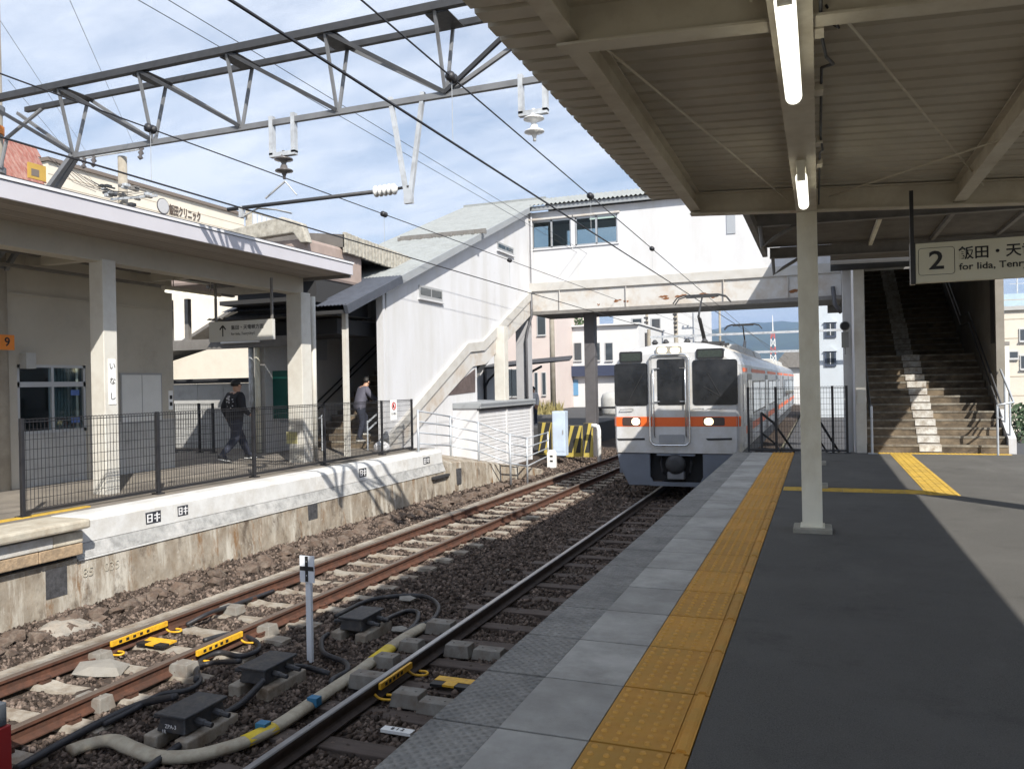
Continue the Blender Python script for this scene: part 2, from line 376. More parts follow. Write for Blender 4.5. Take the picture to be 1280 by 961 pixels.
# ------------------------------------------------------------------ ground, track bed
g = MB(); g.add([(-9000, -2000, -1.45), (9000, -2000, -1.45), (9000, 9000, -1.45), (-9000, 9000, -1.45)], [(0, 1, 2, 3)])
tag(g.build('ground', mat('earth', (0.16, 0.14, 0.11), 0.95, var=0.25, scale=0.4, dirt=(0.10, 0.11, 0.07), dscale=0.05)), kind='structure')
def bed_h(x, y):
    h = -1.292 + 0.018 * math.sin(x * 5.1 + y * 2.3) * math.sin(y * 3.7 - x * 1.3) + 0.012 * math.sin(x * 13 + y * 9)
    if x < -7.9: h += (-7.9 - x) * 0.13
    return h
xs = np.linspace(-10.4, -1.6, 60); ys = np.concatenate([np.linspace(-3, 20, 150), np.linspace(20.5, 40, 40), np.linspace(42, 260, 12)])
b = MB(); b.add([(x, y, bed_h(x, y)) for y in ys for x in xs], [(j * 60 + i, j * 60 + i + 1, (j + 1) * 60 + i + 1, (j + 1) * 60 + i) for j in range(len(ys) - 1) for i in range(59)])
BED = tag(b.build('track_bed', BALL, smooth=True, org=(0, 0, 0)), kind='structure')
# near track centre line and left track centre line
NT = -3.30
def lt(y): return -6.735 + max(0, y - 5) ** 2 * 0.00036
# ballast stones
ico = []
ph = (1 + 5 ** 0.5) / 2
for a_, b_ in ((1, ph), (1, -ph), (-1, ph), (-1, -ph)):
    ico += [(0, a_, b_), (a_, b_, 0), (b_, 0, a_)]
ico = np.array(ico) / math.sqrt(1 + ph * ph)
icf = []
for i in range(12):
    for j in range(i + 1, 12):
        for k in range(j + 1, 12):
            if all(abs(np.linalg.norm(ico[p] - ico[q]) - 1.0515) < 0.01 for p, q in ((i, j), (j, k), (i, k))):
                n = np.cross(ico[j] - ico[i], ico[k] - ico[i]); icf.append((i, j, k) if n @ ico[i] > 0 else (i, k, j))
icf = np.array(icf)
def stones(name, pts, sizes, m, parent=None):
    n = len(pts)
    q = RNG.normal(size=(n, 4)); q /= np.linalg.norm(q, axis=1)[:, None]
    w, x, y, z = q.T
    R = np.stack([1 - 2 * (y * y + z * z), 2 * (x * y - z * w), 2 * (x * z + y * w), 2 * (x * y + z * w), 1 - 2 * (x * x + z * z), 2 * (y * z - x * w), 2 * (x * z - y * w), 2 * (y * z + x * w), 1 - 2 * (x * x + y * y)], 1).reshape(n, 3, 3)
    sc = RNG.uniform(0.5, 1.3, size=(n, 1, 3)); jit = RNG.uniform(0.62, 1.35, size=(n, 12, 1))
    vs = (ico[None] * sc * jit) @ R * sizes[:, None, None] + pts[:, None, :]
    me = bpy.data.meshes.new(name)
    me.vertices.add(n * 12); me.vertices.foreach_set('co', vs.reshape(-1))
    fs = (icf[None] + (np.arange(n) * 12)[:, None, None]).reshape(-1)
    me.loops.add(len(fs)); me.loops.foreach_set('vertex_index', fs.astype(np.int32))
    me.polygons.add(len(fs) // 3); me.polygons.foreach_set('loop_start', np.arange(0, len(fs), 3, dtype=np.int32))
    me.update(calc_edges=True); me.validate()
    me.materials.append(m)
    o = bpy.data.objects.new(name, me); COL.objects.link(o)
    if parent: o.parent = parent
    ORG[o.name] = (0, 0, 0)
    return o
SLP = 0.62
def sleeper_y(): return [3.2 + SLP * i for i in range(48)]
pts = []; sz = []
def scatter(n, y0, y1, s0, s1):
    x = RNG.uniform(-8.93, -1.75, n); y = RNG.uniform(y0, y1, n)
    cx = -6.735 + np.maximum(0, y - 5) ** 2 * 0.00036
    ph_ = np.abs(((y - 3.2 + SLP / 2) % SLP) - SLP / 2)
    on = (np.abs(x - cx) < 1.03) & (ph_ < 0.125)
    onr = np.zeros(n, bool)
    for r in (-0.566, 0.566):
        onr |= np.abs(x - cx - r) < 0.085; onr |= np.abs(x - NT - r) < 0.085
    onn = (np.abs(x - NT) < 1.03) & (np.abs(((y - 3.5 + 0.33) % 0.66) - 0.33) < 0.1) & (RNG.random(n) < 0.6)
    k = ~(on | onr | onn | ((x > -7.78) & (x < -7.45) & (y > 3) & (y < 24)))
    x, y = x[k], y[k]
    s = RNG.uniform(s0, s1, len(x))
    h = np.array([bed_h(a, c) for a, c in zip(x, y)]) + s * RNG.uniform(-0.1, 0.55, len(x))
    pts.append(np.stack([x, y, h], 1)); sz.append(s)
scatter(42000, 3.0, 9.5, 0.012, 0.031); scatter(26000, 9.5, 18, 0.017, 0.036); scatter(11000, 18, 33, 0.026, 0.05)
pts = np.concatenate(pts); sz = np.concatenate(sz)
bs = stones('ballast_stones', pts, sz, STONE)
tag(bs, 'brown crushed stone ballast between and beside the rails', 'ballast', kind='stuff')
# ------------------------------------------------------------------ tracks
RP = [(-.0635, 0), (.0635, 0), (.0635, .012), (.02, .03), (.0085, .045), (.0085, .095), (.02, .108), (.0325, .113), (.0325, .140), (.026, .150), (-.026, .150), (-.0325, .140), (-.0325, .113), (-.02, .108), (-.0085, .095), (-.0085, .045), (-.02, .03), (-.0635, .012)]
def rail(xf, mats, parent, y0=-3, y1=240):
    ys_ = list(np.arange(y0, 40, 1.5)) + [45, 60, 90, 140, y1]
    m = MB(); n = len(RP)
    vs = [(xf(y) + p[0], y, -1.25 + p[1]) for y in ys_ for p in RP]
    m.v += vs
    for j in range(len(ys_) - 1):
        for i in range(n):
            m.f.append((j * n + i, j * n + (i + 1) % n, (j + 1) * n + (i + 1) % n, (j + 1) * n + i)); m.m.append(1 if i in (8, 9, 10) else 0)
    return m.build('rail', mats, parent)
def sleeper_mesh(w=0.24, L=2.02, h=0.16):
    m = MB(); a = L / 2
    top = [(-a, -.012), (-a + .05, -.004), (-.75, 0), (-.42, 0), (-.3, -.02), (.3, -.02), (.42, 0), (.75, 0), (a - .05, -.004), (a, -.012)]
    for (x0, z0), (x1, z1) in zip(top, top[1:]):
        b0 = w / 2; t0 = w / 2 - .03
        m.add([(x0, -b0, -h), (x1, -b0, -h), (x1, b0, -h), (x0, b0, -h), (x0, -t0, z0), (x1, -t0, z1), (x1, t0, z1), (x0, t0, z0)],
              [(4, 5, 6, 7), (0, 1, 5, 4), (2, 3, 7, 6)] + ([(3, 0, 4, 7)] if x0 == -a else []) + ([(1, 2, 6, 5)] if x1 == a else []))
    return m
TL = thing('railway_track', 'rusty track on pale concrete sleepers running in the sun below the white coping', 'railway track', (lt(0), 0, -1.25))
rail(lambda y: lt(y) - 0.566, [RAILS, RAILT], TL); rail(lambda y: lt(y) + 0.566, [RAILS, RAILT], TL)
s0 = None
for i, y in enumerate(sleeper_y()):
    if s0 is None:
        s0 = MB(); q = sleeper_mesh(); s0.v = [(v[0] + lt(y), v[1] + y, v[2] - 1.252) for v in q.v]; s0.f = q.f; s0.m = q.m
        s0 = s0.build('sleeper', SLEEP, TL)
        for r in (-.566, .566):
            for d in (-.095, .095):
                c = MB(); cx = lt(y) + r + d
                c.box(cx - .035, cx + .035, y - .05, y + .05, -1.252, -1.222); c.tube([(cx - .02, y - .07, -1.215), (cx + .03, y - .03, -1.205), (cx + .03, y + .03, -1.205), (cx - .02, y + .07, -1.215)], .012, 6)
                cl = c.build('rail_clip', RAILS, s0)
        s0y = y
    else:
        c = s0.copy(); COL.objects.link(c); c.location = Vector((lt(y) - lt(s0y), y - s0y, RNG.uniform(-.006, .004))); c.rotation_euler.z = 0
        for ch in s0.children:
            if y < 20:
                d = ch.copy(); COL.objects.link(d); d.parent = c
TR = thing('railway_track', 'dark track in the shade beside the platform edge, with one bright worn rail', 'railway track', (NT, 0, -1.25))
rail(lambda y: NT - 0.566, [RAILD, RAILTS], TR); rail(lambda y: NT + 0.566, [RAILD, RAILTS], TR)
s1 = None
for i in range(40):
    y = 3.5 + .66 * i
    if s1 is None:
        m = MB(); m.box(NT - 1.05, NT + 1.05, y - .1, y + .1, -1.42, -1.257); s1 = m.build('sleeper', SLEEPW, TR, bevel=.008); s1y = y
    else:
        c = s1.copy(); COL.objects.link(c); c.location = (RNG.uniform(-.03, .03), y - s1y, RNG.uniform(-.012, .002))
# cable trough along the left track, lid by lid
TRO = thing('cable_trough', 'pale concrete cable trough lying along the rusty track', 'cable trough', (-7.62, 3, -1.3))
for i in range(26):
    y = 3 + i * 0.8; xo = lt(y) + 6.735
    m = MB(); m.box(-7.75 + xo, -7.49 + xo, y + .004, y + .796, -1.36, -1.185 + RNG.uniform(-.008, .008)); m.build('trough_lid', SLEEP, TRO, bevel=.008)
# rocks along the foot of the old wall
rmesh = []
for k in range(5):
    m = MB(); j = RNG.uniform(.62, 1.35, size=(12, 1)); m.add(ico * j * np.array([1, 1.25, .75]), [tuple(f) for f in icf])
    o = m.build('rock', ROCK, BED)
    rmesh.append(o)
first = list(rmesh)
y = 4.3; n = 0
while y < 23:
    s_ = RNG.uniform(.07, .15)
    x = -8.42 + RNG.uniform(-.2, .16) + (0.15 if y > 17 else 0)
    src = rmesh[n % 5]
    o = src if n < 5 else src.copy()
    if n >= 5: COL.objects.link(o)
    o.location = (x, y, bed_h(x, y) + s_ * .25); o.scale = (s_, s_, s_ * .9); o.rotation_euler = (RNG.uniform(-.3, .3), RNG.uniform(-.3, .3), RNG.uniform(0, 6.28))
    n += 1; y += s_ * RNG.uniform(.9, 2.2)
# pale mortar spill at the old wall joint
m = MB(); nx_, ny_ = 14, 18
for j in range(ny_):
    for i in range(nx_):
        u = i / (nx_ - 1) * 2 - 1; v = j / (ny_ - 1) * 2 - 1; r2 = u * u + v * v
        x = -8.45 + u * .34; y = 6.95 + v * .45 + .12 * u
        m.v.append((x, y, bed_h(x, y) - .04 + .12 * max(0, 1 - r2) + .02 * math.sin(u * 9 + v * 5) + .015 * math.sin(v * 13 - u * 7) - (.1 if r2 > 1 else 0)))
m.f = [(j * nx_ + i, j * nx_ + i + 1, (j + 1) * nx_ + i + 1, (j + 1) * nx_ + i) for j in range(ny_ - 1) for i in range(nx_ - 1)]; m.m = [0] * len(m.f)
m.build('mortar_spill', mat('mortar', (.26, .24, .21), .95, var=.15, scale=7, dirt=(.33, .28, .23), dirt_amt=.4, dscale=5, bump=.6, bscale=30), BED, smooth=True)
# ------------------------------------------------------------------ right platform
IP = MB(); IP.box(-1.66, 8.0, -6, 18.72, -1.5, -.145); IP = tag(IP.build('platform', OLDC, org=(0, 0, -1.5)), kind='structure')
m = MB(); m.box(-.545, 7.9, -6, 18.7, -.14, -.001); m.build('asphalt_surface', ASPH, IP)
PITCH = .68
def wave_bump(mt, k):
    t = mt.node_tree; b = t.nodes['Principled BSDF']; co = t.nodes.new('ShaderNodeTexCoord')
    out = None
    for r in (PI / 4, -PI / 4):
        mp = t.nodes.new('ShaderNodeMapping'); mp.inputs['Rotation'].default_value = (0, 0, r); t.links.new(co.outputs['Object'], mp.inputs[0])
        w = t.nodes.new('ShaderNodeTexWave'); w.inputs['Scale'].default_value = k; w.inputs['Distortion'].default_value = 0.4; t.links.new(mp.outputs[0], w.inputs[0])
        if out is None: out = w.outputs['Fac']
        else:
            mm = t.nodes.new('ShaderNodeMath'); mm.operation = 'MULTIPLY'; t.links.new(out, mm.inputs[0]); t.links.new(w.outputs['Fac'], mm.inputs[1]); out = mm.outputs[0]
    bp = t.nodes.new('ShaderNodeBump'); bp.inputs['Strength'].default_value = 1.0; bp.inputs['Distance'].default_value = 0.012
    t.links.new(out, bp.inputs['Height'])
    for l in list(b.inputs['Normal'].links): t.links.remove(l)
    t.links.new(bp.outputs[0], b.inputs['Normal'])
wave_bump(CHECK, 7.5)
def dot(m, x, y, z, r=.0165, h=.0085, n=8):
    vs = [(x + r * math.cos(2 * PI * k / n), y + r * math.sin(2 * PI * k / n), z) for k in range(n)] + [(x + r * .62 * math.cos(2 * PI * k / n), y + r * .62 * math.sin(2 * PI * k / n), z + h) for k in range(n)]
    m.add(vs, [(k, (k + 1) % n, n + (k + 1) % n, n + k) for k in range(n)] + [tuple(range(n, 2 * n))])
J0 = 3.46 - PITCH * 6
first = {}
for k in range(28):
    y0 = J0 + k * PITCH; y1 = y0 + PITCH - .017
    if y1 > 18.7: y1 = 18.69
    if y0 > 18.5: break
    if k == 0:
        m = MB(); m.box(-1.78, -1.433, y0, y1, -.14, 0); first['edge_slab'] = m.build('edge_slab', CHECK, IP, bevel=.003)
        m = MB(); m.box(-1.4325, -.998, y0, y1, -.139, -.0005); first['paving_slab'] = m.build('paving_slab', SLAB, IP, bevel=.002)
        m = MB(); m.box(-.992, -.632, y0, y1, -.138, 0.001); m.cm = 1
        for i in range(5):
            for j in range(9): dot(m, -.955 + i * .0715, y0 + .04 + j * .073, .001)
        first['tactile_tile'] = m.build('tactile_tile', [YTILE, YDOT], IP)
        m = MB(); m.box(-.628, -.552, y0, y1, -.137, 0.0); m.prism([(-.614, 0), (-.564, 0), (-.574, .012), (-.604, .012)], 'y', y0 + .01, y1 - .01)
        first['line_tile'] = m.build('line_tile', YTILE, IP)
    else:
        for nme, s_ in first.items():
            c = s_.copy(); COL.objects.link(c); c.location = (0, k * PITCH, RNG.uniform(-.0022, .0012))
# guiding tiles towards the stairs
def bar_tile(x0, x1, y0, y1, along='y'):
    m = MB(); m.box(x0 + .002, x1 - .002, y0 + .002, y1 - .002, -.02, .003)
    for i in range(4):
        t = (i + .5) / 4
        if along == 'y':
            c = x0 + (x1 - x0) * t; m.prism([(c - .02, .003), (c + .02, .003), (c + .012, .008), (c - .012, .008)], 'y', y0 + .015, y1 - .015)
        else:
            c = y0 + (y1 - y0) * t; m.prism([(c - .02, .003), (c + .02, .003), (c + .012, .008), (c - .012, .008)], 'x', x0 + .015, x1 - .015)
    return m
y = 12.1; t0 = None
while y < 18.3:
    if t0 is None: t0 = bar_tile(1.33, 1.73, 12.1, 12.5).build('guide_tile', YTILE2, IP)
    else:
        c = t0.copy(); COL.objects.link(c); c.location = (0, y - 12.1, 0)
    y += .4
x = -.53; t0 = None
while x < 1.2:
    if t0 is None: t0 = bar_tile(-.53, -.13, 12.15, 12.55, 'x').build('guide_tile', YTILE2, IP); x0 = x
    else:
        c = t0.copy(); COL.objects.link(c); c.location = (x - x0, 0, 0)
    x += .4
m = MB(); m.box(.95, 3.55, 18.42, 18.66, -.02, .003)
for i in range(34):
    for j in range(3): dot(m, 1.0 + i * .075, 18.46 + j * .075, .003)
m.build('warning_strip', YTILE2, IP)
# ------------------------------------------------------------------ left platform
LP = MB(); LP.box(-19, -9.36, -6, 18.6, -1.5, -.012); LP = tag(LP.build('platform', PLATF, org=(-12, 5, -1.5)), kind='structure')
prof = [(-9.42, -1.5), (-9.42, -.015), (-9.40, 0), (-9.16, -.008), (-9.08, -.035), (-9.035, -.09), (-9.02, -.36), (-9.1, -.37), (-9.1, -1.5)]
J = [7.55, 9.3, 11.1, 12.9, 14.7, 16.5, 18.35]
for a_, b_ in zip(J, J[1:]):
    m = MB(); m.prism(prof[::-1], 'y', a_ + .001, b_ - .001); m.build('coping_block', COPE, LP, bevel=.004)
    m = MB(); m.prism([(-9.015, -.365), (-8.945, -.54), (-9.3, -.54), (-9.3, -.365)], 'y', a_, b_ + .0); m.build('rough_band', ROUGHC, LP)
m = MB(); m.prism([(-8.93, -.545), (-8.93, -.565), (-9.3, -.565), (-9.3, -.545)], 'y', 7.56, 18.34); m.build('white_lip', COPE, LP)
m = MB(); m.prism([(-8.95, -.566), (-8.90, -1.5), (-9.3, -1.5), (-9.3, -.566)], 'y', 7.5, 18.4); m.build('lower_wall', OLDC, LP)
# old block-built end of the platform
y = -2.0; k = 0
for row, (z0, z1, ms) in enumerate(((-.455, -.305, (BLOCKC, BLOCKB, BLOCKC, BLOCKA)), (-.30, -.15, (BLOCKA, BLOCKC)))):
    y = -2.2 + row * .35; k = 0
    while y < 7.5:
        L_ = min(RNG.uniform(.75, 1.05), 7.53 - y)
        if 7.53 - y - L_ < .3: L_ = 7.53 - y
        mm = BLOCKB if (row == 0 and y + L_ > 7.5) else ms[k % len(ms)]
        m = MB(); m.box(-9.4, -8.80 - RNG.uniform(0, .015), y + .004, y + L_ - .004, z0, z1 - .004); m.build('stone_block', mm, LP, bevel=.012)
        y += L_; k += 1
y = -2.0
while y < 7.5:
    L_ = min(1.6, 7.54 - y); m = MB(); m.box(-9.4, -8.68, y + .003, y + L_ - .003, -.118, .002); m.build('coping_slab', BLOCKA, LP, bevel=.03); y += L_
m = MB(); m.box(-9.4, -8.93, -2.2, 7.53, -1.5, -.52); m.build('lower_wall', OLDC, LP)
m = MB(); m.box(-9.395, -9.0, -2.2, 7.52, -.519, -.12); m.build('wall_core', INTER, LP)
m = MB(); m.box(-9.75, -9.62, -2, 8.35, -.011, .004); m.build('yellow_line', YTILE2, LP)
# sloping end of the left platform
rs = []
for (Y_, zt, xw) in ((18.4, -.35, -8.9), (19.6, -.42, -8.86), (21, -.62, -8.72), (22.4, -.85, -8.45), (24, -1.1, -8.25)):
    rs.append((Y_, zt, xw))
m = MB()
for (Y_, zt, xw) in rs:
    m.v += [(xw + .05, Y_, -1.5), (xw, Y_, zt - .03), (xw - .06, Y_, zt), (-9.6, Y_, zt + (.3 if Y_ < 19 else .14)), (-13, Y_, zt + (.34 if Y_ < 19 else .3)), (-13, Y_, -1.5)]
for j in range(len(rs) - 1):
    for i in range(5): m.f.append((j * 6 + i, j * 6 + i + 1, (j + 1) * 6 + i + 1, (j + 1) * 6 + i)); m.m.append(0)
m.f.append((0, 1, 2, 3, 4, 5)); m.m.append(0); m.f.append(tuple(24 + i for i in range(5, -1, -1))); m.m.append(0)
m.build('ramp_wall', OLDC, LP)
# plates and marks painted on the left wall
PLT = flat('plate_dark', (0.03, 0.032, 0.04), 0.5)
PLW = flat('plate_white', (0.75, 0.75, 0.76), 0.6)
def plate(px0, py0, px1, py1, X, marks, name='number_plate', base=PLT):
    a = pX(px0, py0, X); c = pX(px1, py1, X)
    m = MB(); m.box(X - .05, X + .004, a.y, c.y, c.z, a.z); p = m.build(name, base, LP)
    if marks:
        w = c.y - a.y; h = a.z - c.z; m = MB()
        for (u0, u1, v0, v1) in marks: m.box(X, X + .007, a.y + w * u0, a.y + w * u1, a.z - h * v1, a.z - h * v0)
        m.build('mark', PLW, p)
MK = [(.08, .15, .15, .85), (.36, .43, .15, .85), (.16, .35, .15, .24), (.16, .35, .46, .54), (.16, .35, .76, .85), (.55, .94, .28, .37), (.70, .78, .12, .27), (.70, .78, .38, .88), (.56, .66, .55, .64), (.82, .93, .55, .64)]
plate(182, 641, 201, 652, -9.027, MK); plate(222, 633, 235, 643, -9.027, MK); plate(449, 586, 458, 595, -9.027, MK); plate(529, 572, 537, 579, -9.027, MK)
plate(76, 665, 84, 674, -9.026, [(.3, .9, .1, .3), (.6, .8, .3, .8)])
plate(385, 629, 397, 648, -8.938, None, 'dark_patch', mat('slate_patch', (0.05, 0.05, 0.055), 0.9, var=0.5, scale=20))
plate(57, 713, 84, 742, -8.926, None, 'dark_patch', MAT['slate_patch'])
plate(572, 586, 577, 604, -8.83, None, 'dark_patch', MAT['slate_patch'])
PCH = mat('chalk_paint', (0.46, 0.43, 0.36), 0.9, var=0.2, scale=20, dirt=(.30, .26, .2), dirt_amt=.6, dscale=14)
for s_, px, py in (('85', 110, 715), ('035', 140, 707)):
    a = pX(px, py, -8.93); text(s_, .17, (-8.925 if s_ == '85' else -8.93, a.y, a.z), FACE_X, PCH, LP, 'painted_number')
m = MB(); a = pX(553, 595, -8.88); m.box(-8.93, -8.84, a.y - .5, a.y + .35, a.z - .03, a.z + .03); m.build('drain_slot', INTER, LP)
# ------------------------------------------------------------------ platform canopy overhead
def slope(q): return (q[0], q[1], q[2] + 3.72 - .06 * (q[0] + 1.77))
def rz(x): return 3.72 - .06 * (x + 1.77)
CA = thing('platform_canopy', 'cream steel canopy with corrugated roof over the near platform', 'canopy', (-.1, 2, 0))
pr = []
y = -6.0
while y < 9.1:
    pr += [(y, 0), (y + .132, 0), (y + .144, .052), (y + .178, .052), (y + .19, 0)]; y += .196
pr.append((y, 0))
m = MB(); m.sheet(pr, 'x', -1.80, -1.36, .004, slope); m.build('verge_sheet', CANROOF, CA)
m = MB(); m.sheet([(p[0], p[1] * .38) for p in pr], 'x', -1.358, 3.88, .004, slope); m.build('roof_sheet', CANROOF, CA)
m = MB(); m.box(3.84, 3.95, -6, 9.12, rz(3.9) - .08, rz(3.9) + .06); m.build('gutter', CANSTEEL, CA)
m = MB(); m.ibeam((-.1, -6, 3.44), (-.1, 8.88, 3.44), .2, .2, .014); m.box(-.2, .0, -6, 8.88, 3.345, 3.352); m.build('ridge_beam', CANSTEEL, CA)
for X_ in (-1.25, pZ(1235, 207, 3.32).x, 3.2):
    m = MB(); c = rz(X_) - .115; m.ibeam((X_, -6, c), (X_, 9.25 if X_ < 0 else 9.1, c), .11, .2, .012); m.build('side_beam', CANSTEEL, CA)
for Y_ in (9.0, pZ(850, 46, 3.4).y, -1.2):
    m = MB(); m.ibeam((-1.3, Y_, rz(-1.3) - .135), (3.8, Y_, rz(3.8) - .135), .13, .24, .014); m.build('cross_beam', CANSTEEL, CA)
YR = pZ(850, 46, 3.4).y
for p, q in (((-1.15, YR + .1, rz(-1.15) - .16), (-.28, 8.85, rz(-.3) - .16)), ((-1.15, YR - 4, rz(-1.15) - .16), (-.28, YR - .1, rz(-.3) - .16)), ((.12, 8.8, rz(.1) - .15), (3.1, YR + .1, rz(3.1) - .15)), ((1.5, 8.8, rz(1.5) - .1), (.1, YR + .2, rz(.1) - .1))):
    m = MB(); m.cyl(p, q, .008, n=6); m.build('brace_rod', CANSTEEL, CA)
m = MB(); m.ibeam((-.1, 9.0, .03), (-.1, 9.0, 3.37), .2, .19, .012, up=(0, 1, 0)); m.box(-.19, -.01, 8.912, 8.918, .03, 3.37); col = m.build('column', CREAM, CA, bevel=.003)
m = MB(); m.box(-.29, .09, 8.8, 9.16, -.01, .05); m.build('base_plinth', mat('plinth', (0.30, 0.285, 0.24), .9, var=.15, scale=8, bump=.3), CA, bevel=.012)
m = MB(); m.box(-.22, .02, 8.87, 9.13, .05, .062); m.build('base_plate', CREAM, CA)
m = MB(); m.tube([(.03, -5, 3.40), (.035, 4.4, 3.38), (.06, 4.55, 3.30), (.1, 4.75, 3.33), (.04, 4.95, 3.39), (.035, 6.3, 3.38), (.05, 6.5, 3.33), (.03, 6.8, 3.39), (.02, 8.8, 3.39)], .009, 6); m.tube([(.06, 4.2, 3.42), (.12, 4.35, 3.36), (.1, 4.5, 3.44)], .007, 5); m.build('cable', BLKRUB, CA)
for Y_ in (4.3, 5.2, 6.35, 7.0): 
    m = MB(); m.box(.004, .05, Y_, Y_ + .12, 3.35, 3.40); m.build('cable_cleat', CANSTEEL, CA)
def flu(y0, y1, label, x=-.11, z=3.19):
    t = thing('fluorescent_light', label, 'light', (x, (y0 + y1) / 2, z), 'tube lights under the near canopy')
    m = MB(); m.box(x - .035, x + .035, y0 - .05, y1 + .05, z + .075, z + .125); m.box(x - .03, x + .03, y0 - .06, y0 - .015, z - .03, z + .08); m.box(x - .03, x + .03, y1 + .015, y1 + .06, z - .03, z + .08); m.build('housing', CREAM, t)
    m = MB(); m.cyl((x, y0, z), (x, y1, z), .045, n=16); m.build('tube', TUBE, t, smooth=True)
    m = MB(); 
    for y_ in (y0 + .2, y1 - .2): m.cyl((x, y_, z + .12), (x, y_, 3.36), .01, n=6)
    m.build('hanger', CREAM, t)
flu(3.55, 4.78, 'thick lit tube light hanging under the canopy ridge beam')
flu(6.72, 7.78, 'shorter lit tube light next to the cream column top')
# hanging direction sign
SY = 8.78; SK = SY / 7
a = pY(1144, 305, SY); c = pY(1144, 354, SY)
SG = thing('platform_sign', 'ivory hanging sign with a boxed 2 and black Japanese lettering', 'sign', (a.x + 1.1, SY, c.z))
m = MB(); m.box(a.x, a.x + 2.2, SY, SY + .09, c.z, a.z); m.build('panel', SIGNW, SG, bevel=.004)
m = MB(); m.box(a.x - .045, a.x - .002, SY - .006, SY + .096, c.z - .01, a.z + .012); m.build('end_cap', flat('cap_black', (.02, .02, .024), .4), SG)
for hx in (a.x - .024, a.x + 1.9):
    m = MB(); m.beam((hx, SY + .045, a.z), (hx, SY + .045, rz(hx) - .12), .035, .035); m.build('hanger', flat('cap_black', (.02, .02, .024)), SG)
q = pY(1170.5, 326.5, SY)
text('2', .20 * SK, (q.x, SY - .003, q.z), FACE_Y, INK, SG, bold=.004, sx=1.12)
m = MB(); w, h, r = .125 * SK, .105 * SK, .022 * SK
pts2 = []
for cx_, cz_, a0 in ((w - r, h - r, 0), (-w + r, h - r, PI / 2), (-w + r, -h + r, PI), (w - r, -h + r, 1.5 * PI)):
    for k in range(5): t = a0 + PI / 2 * k / 4; pts2.append((q.x + cx_ + r * math.cos(t), SY - .002, q.z + cz_ + r * math.sin(t)))
m.tube(pts2 + [pts2[0]], .0022, 4); m.build('number_border', INK, SG)
q = pY(1198, 318, SY); text('飯田・天竜峡方面', .105 * SK, (q.x, SY - .003, q.z), FACE_Y, INK, SG, align='LEFT', bold=.0022)
q = pY(1199, 334, SY); text('for Iida, Tenryūkyō', .072 * SK, (q.x, SY - .003, q.z), FACE_Y, INK, SG, align='LEFT', bold=.0012, sx=1.1)
# ------------------------------------------------------------------ second, darker canopy in front of the stairs
CB = thing('platform_canopy', 'dark corrugated canopy between the cream canopy and the stairs', 'canopy', (1.5, 12.9, 0))
pr = []; y = 8.0
while y < 16.1: pr += [(y, 0), (y + .07, .02), (y + .14, 0)]; y += .14
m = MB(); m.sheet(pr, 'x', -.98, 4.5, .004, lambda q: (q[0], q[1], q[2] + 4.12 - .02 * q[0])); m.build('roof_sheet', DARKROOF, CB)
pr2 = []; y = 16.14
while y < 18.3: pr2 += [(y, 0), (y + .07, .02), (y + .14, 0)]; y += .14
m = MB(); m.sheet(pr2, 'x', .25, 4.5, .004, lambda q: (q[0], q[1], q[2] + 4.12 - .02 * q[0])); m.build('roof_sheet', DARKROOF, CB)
m = MB(); m.box(-.99, -.90, 8.0, 16.15, 3.96, 4.12); m.build('gutter', DARKSTEEL, CB)
for Y_ in (10.2, 12.6, 16.0):
    m = MB(); m.ibeam((-.85, Y_, 4.0), (3.9, Y_, 3.92), .1, .2); m.build('cross_beam', DARKSTEEL, CB)
for X_ in (.9, 1.9, 2.9):
    m = MB(); m.beam((X_, 9.5, 4.045), (X_, 16.1, 4.045), .06, .07); m.build('purlin', CREAM if X_ < 1.5 else DARKSTEEL, CB)
for Y_ in (12.6, 16.0):
    m = MB(); m.ibeam((-.1, Y_, 0.02), (-.1, Y_, 3.9), .19, .18, .012, up=(0, 1, 0)); m.build('column', CREAM, CB)
    m = MB(); m.box(-.28, .08, Y_ - .18, Y_ + .18, -.01, .05); m.build('base_plinth', MAT['plinth'], CB, bevel=.01)
    m = MB(); m.tube([(-.8, Y_, 3.93), (-.78, Y_, 3.6), (-.6, Y_, 3.72), (-.35, Y_, 3.86), (-.1, Y_, 3.87)], .035, 6); m.build('knee_brace', DARKSTEEL, CB)
# ------------------------------------------------------------------ right staircase
ST = thing('staircase', 'covered concrete staircase with a white centre band rising from the platform', 'staircase', (2.2, 18.7, 0))
STEPM = mat('worn_step', (0.20, 0.155, 0.105), .9, var=.3, scale=5, dirt=(0.065, 0.05, 0.036), dirt_amt=.62, dscale=3.2, dstretch=(.6, 1, 1.5), bump=.4, bscale=40, dirt2=[((0.035, 0.028, 0.022), 1.1, (1, 1, 1), .52, .7)])
BANDM = mat('worn_white_band', (0.58, 0.57, 0.54), .85, var=.1, scale=12, dirt=(0.26, 0.21, 0.16), dirt_amt=.5, dscale=7)
NOSE = mat('step_nosing', (0.26, 0.24, 0.20), .85, var=.3, scale=9, dirt=(.10, .08, .06), dirt_amt=.6, dscale=3)
def flight(n, y0, z0, x0, x1, parent, tread=.3, rise=.165, band=None, noses=True):
    for i in range(n):
        y = y0 + i * tread; z = z0 + (i + 1) * rise
        m = MB(); m.box(x0, x1, y, y + tread + .03, z - rise - .06, z); s_ = m.build('step', STEPM, parent, bevel=.006)
        if noses:
            m = MB(); m.box(x0 + .01, x1 - .01, y - .012, y + .045, z - .035, z + .004); m.build('nosing', NOSE, s_)
        if band:
            j_ = RNG.uniform(-.012, .012, 2); m = MB(); m.box(band[0] + j_[0], band[1] + j_[1], y - .016, y + tread - .07, z - rise + .03, z + .006); m.build('white_band', BANDM, s_)
bx_ = pY(1163, 557, 18.72).x
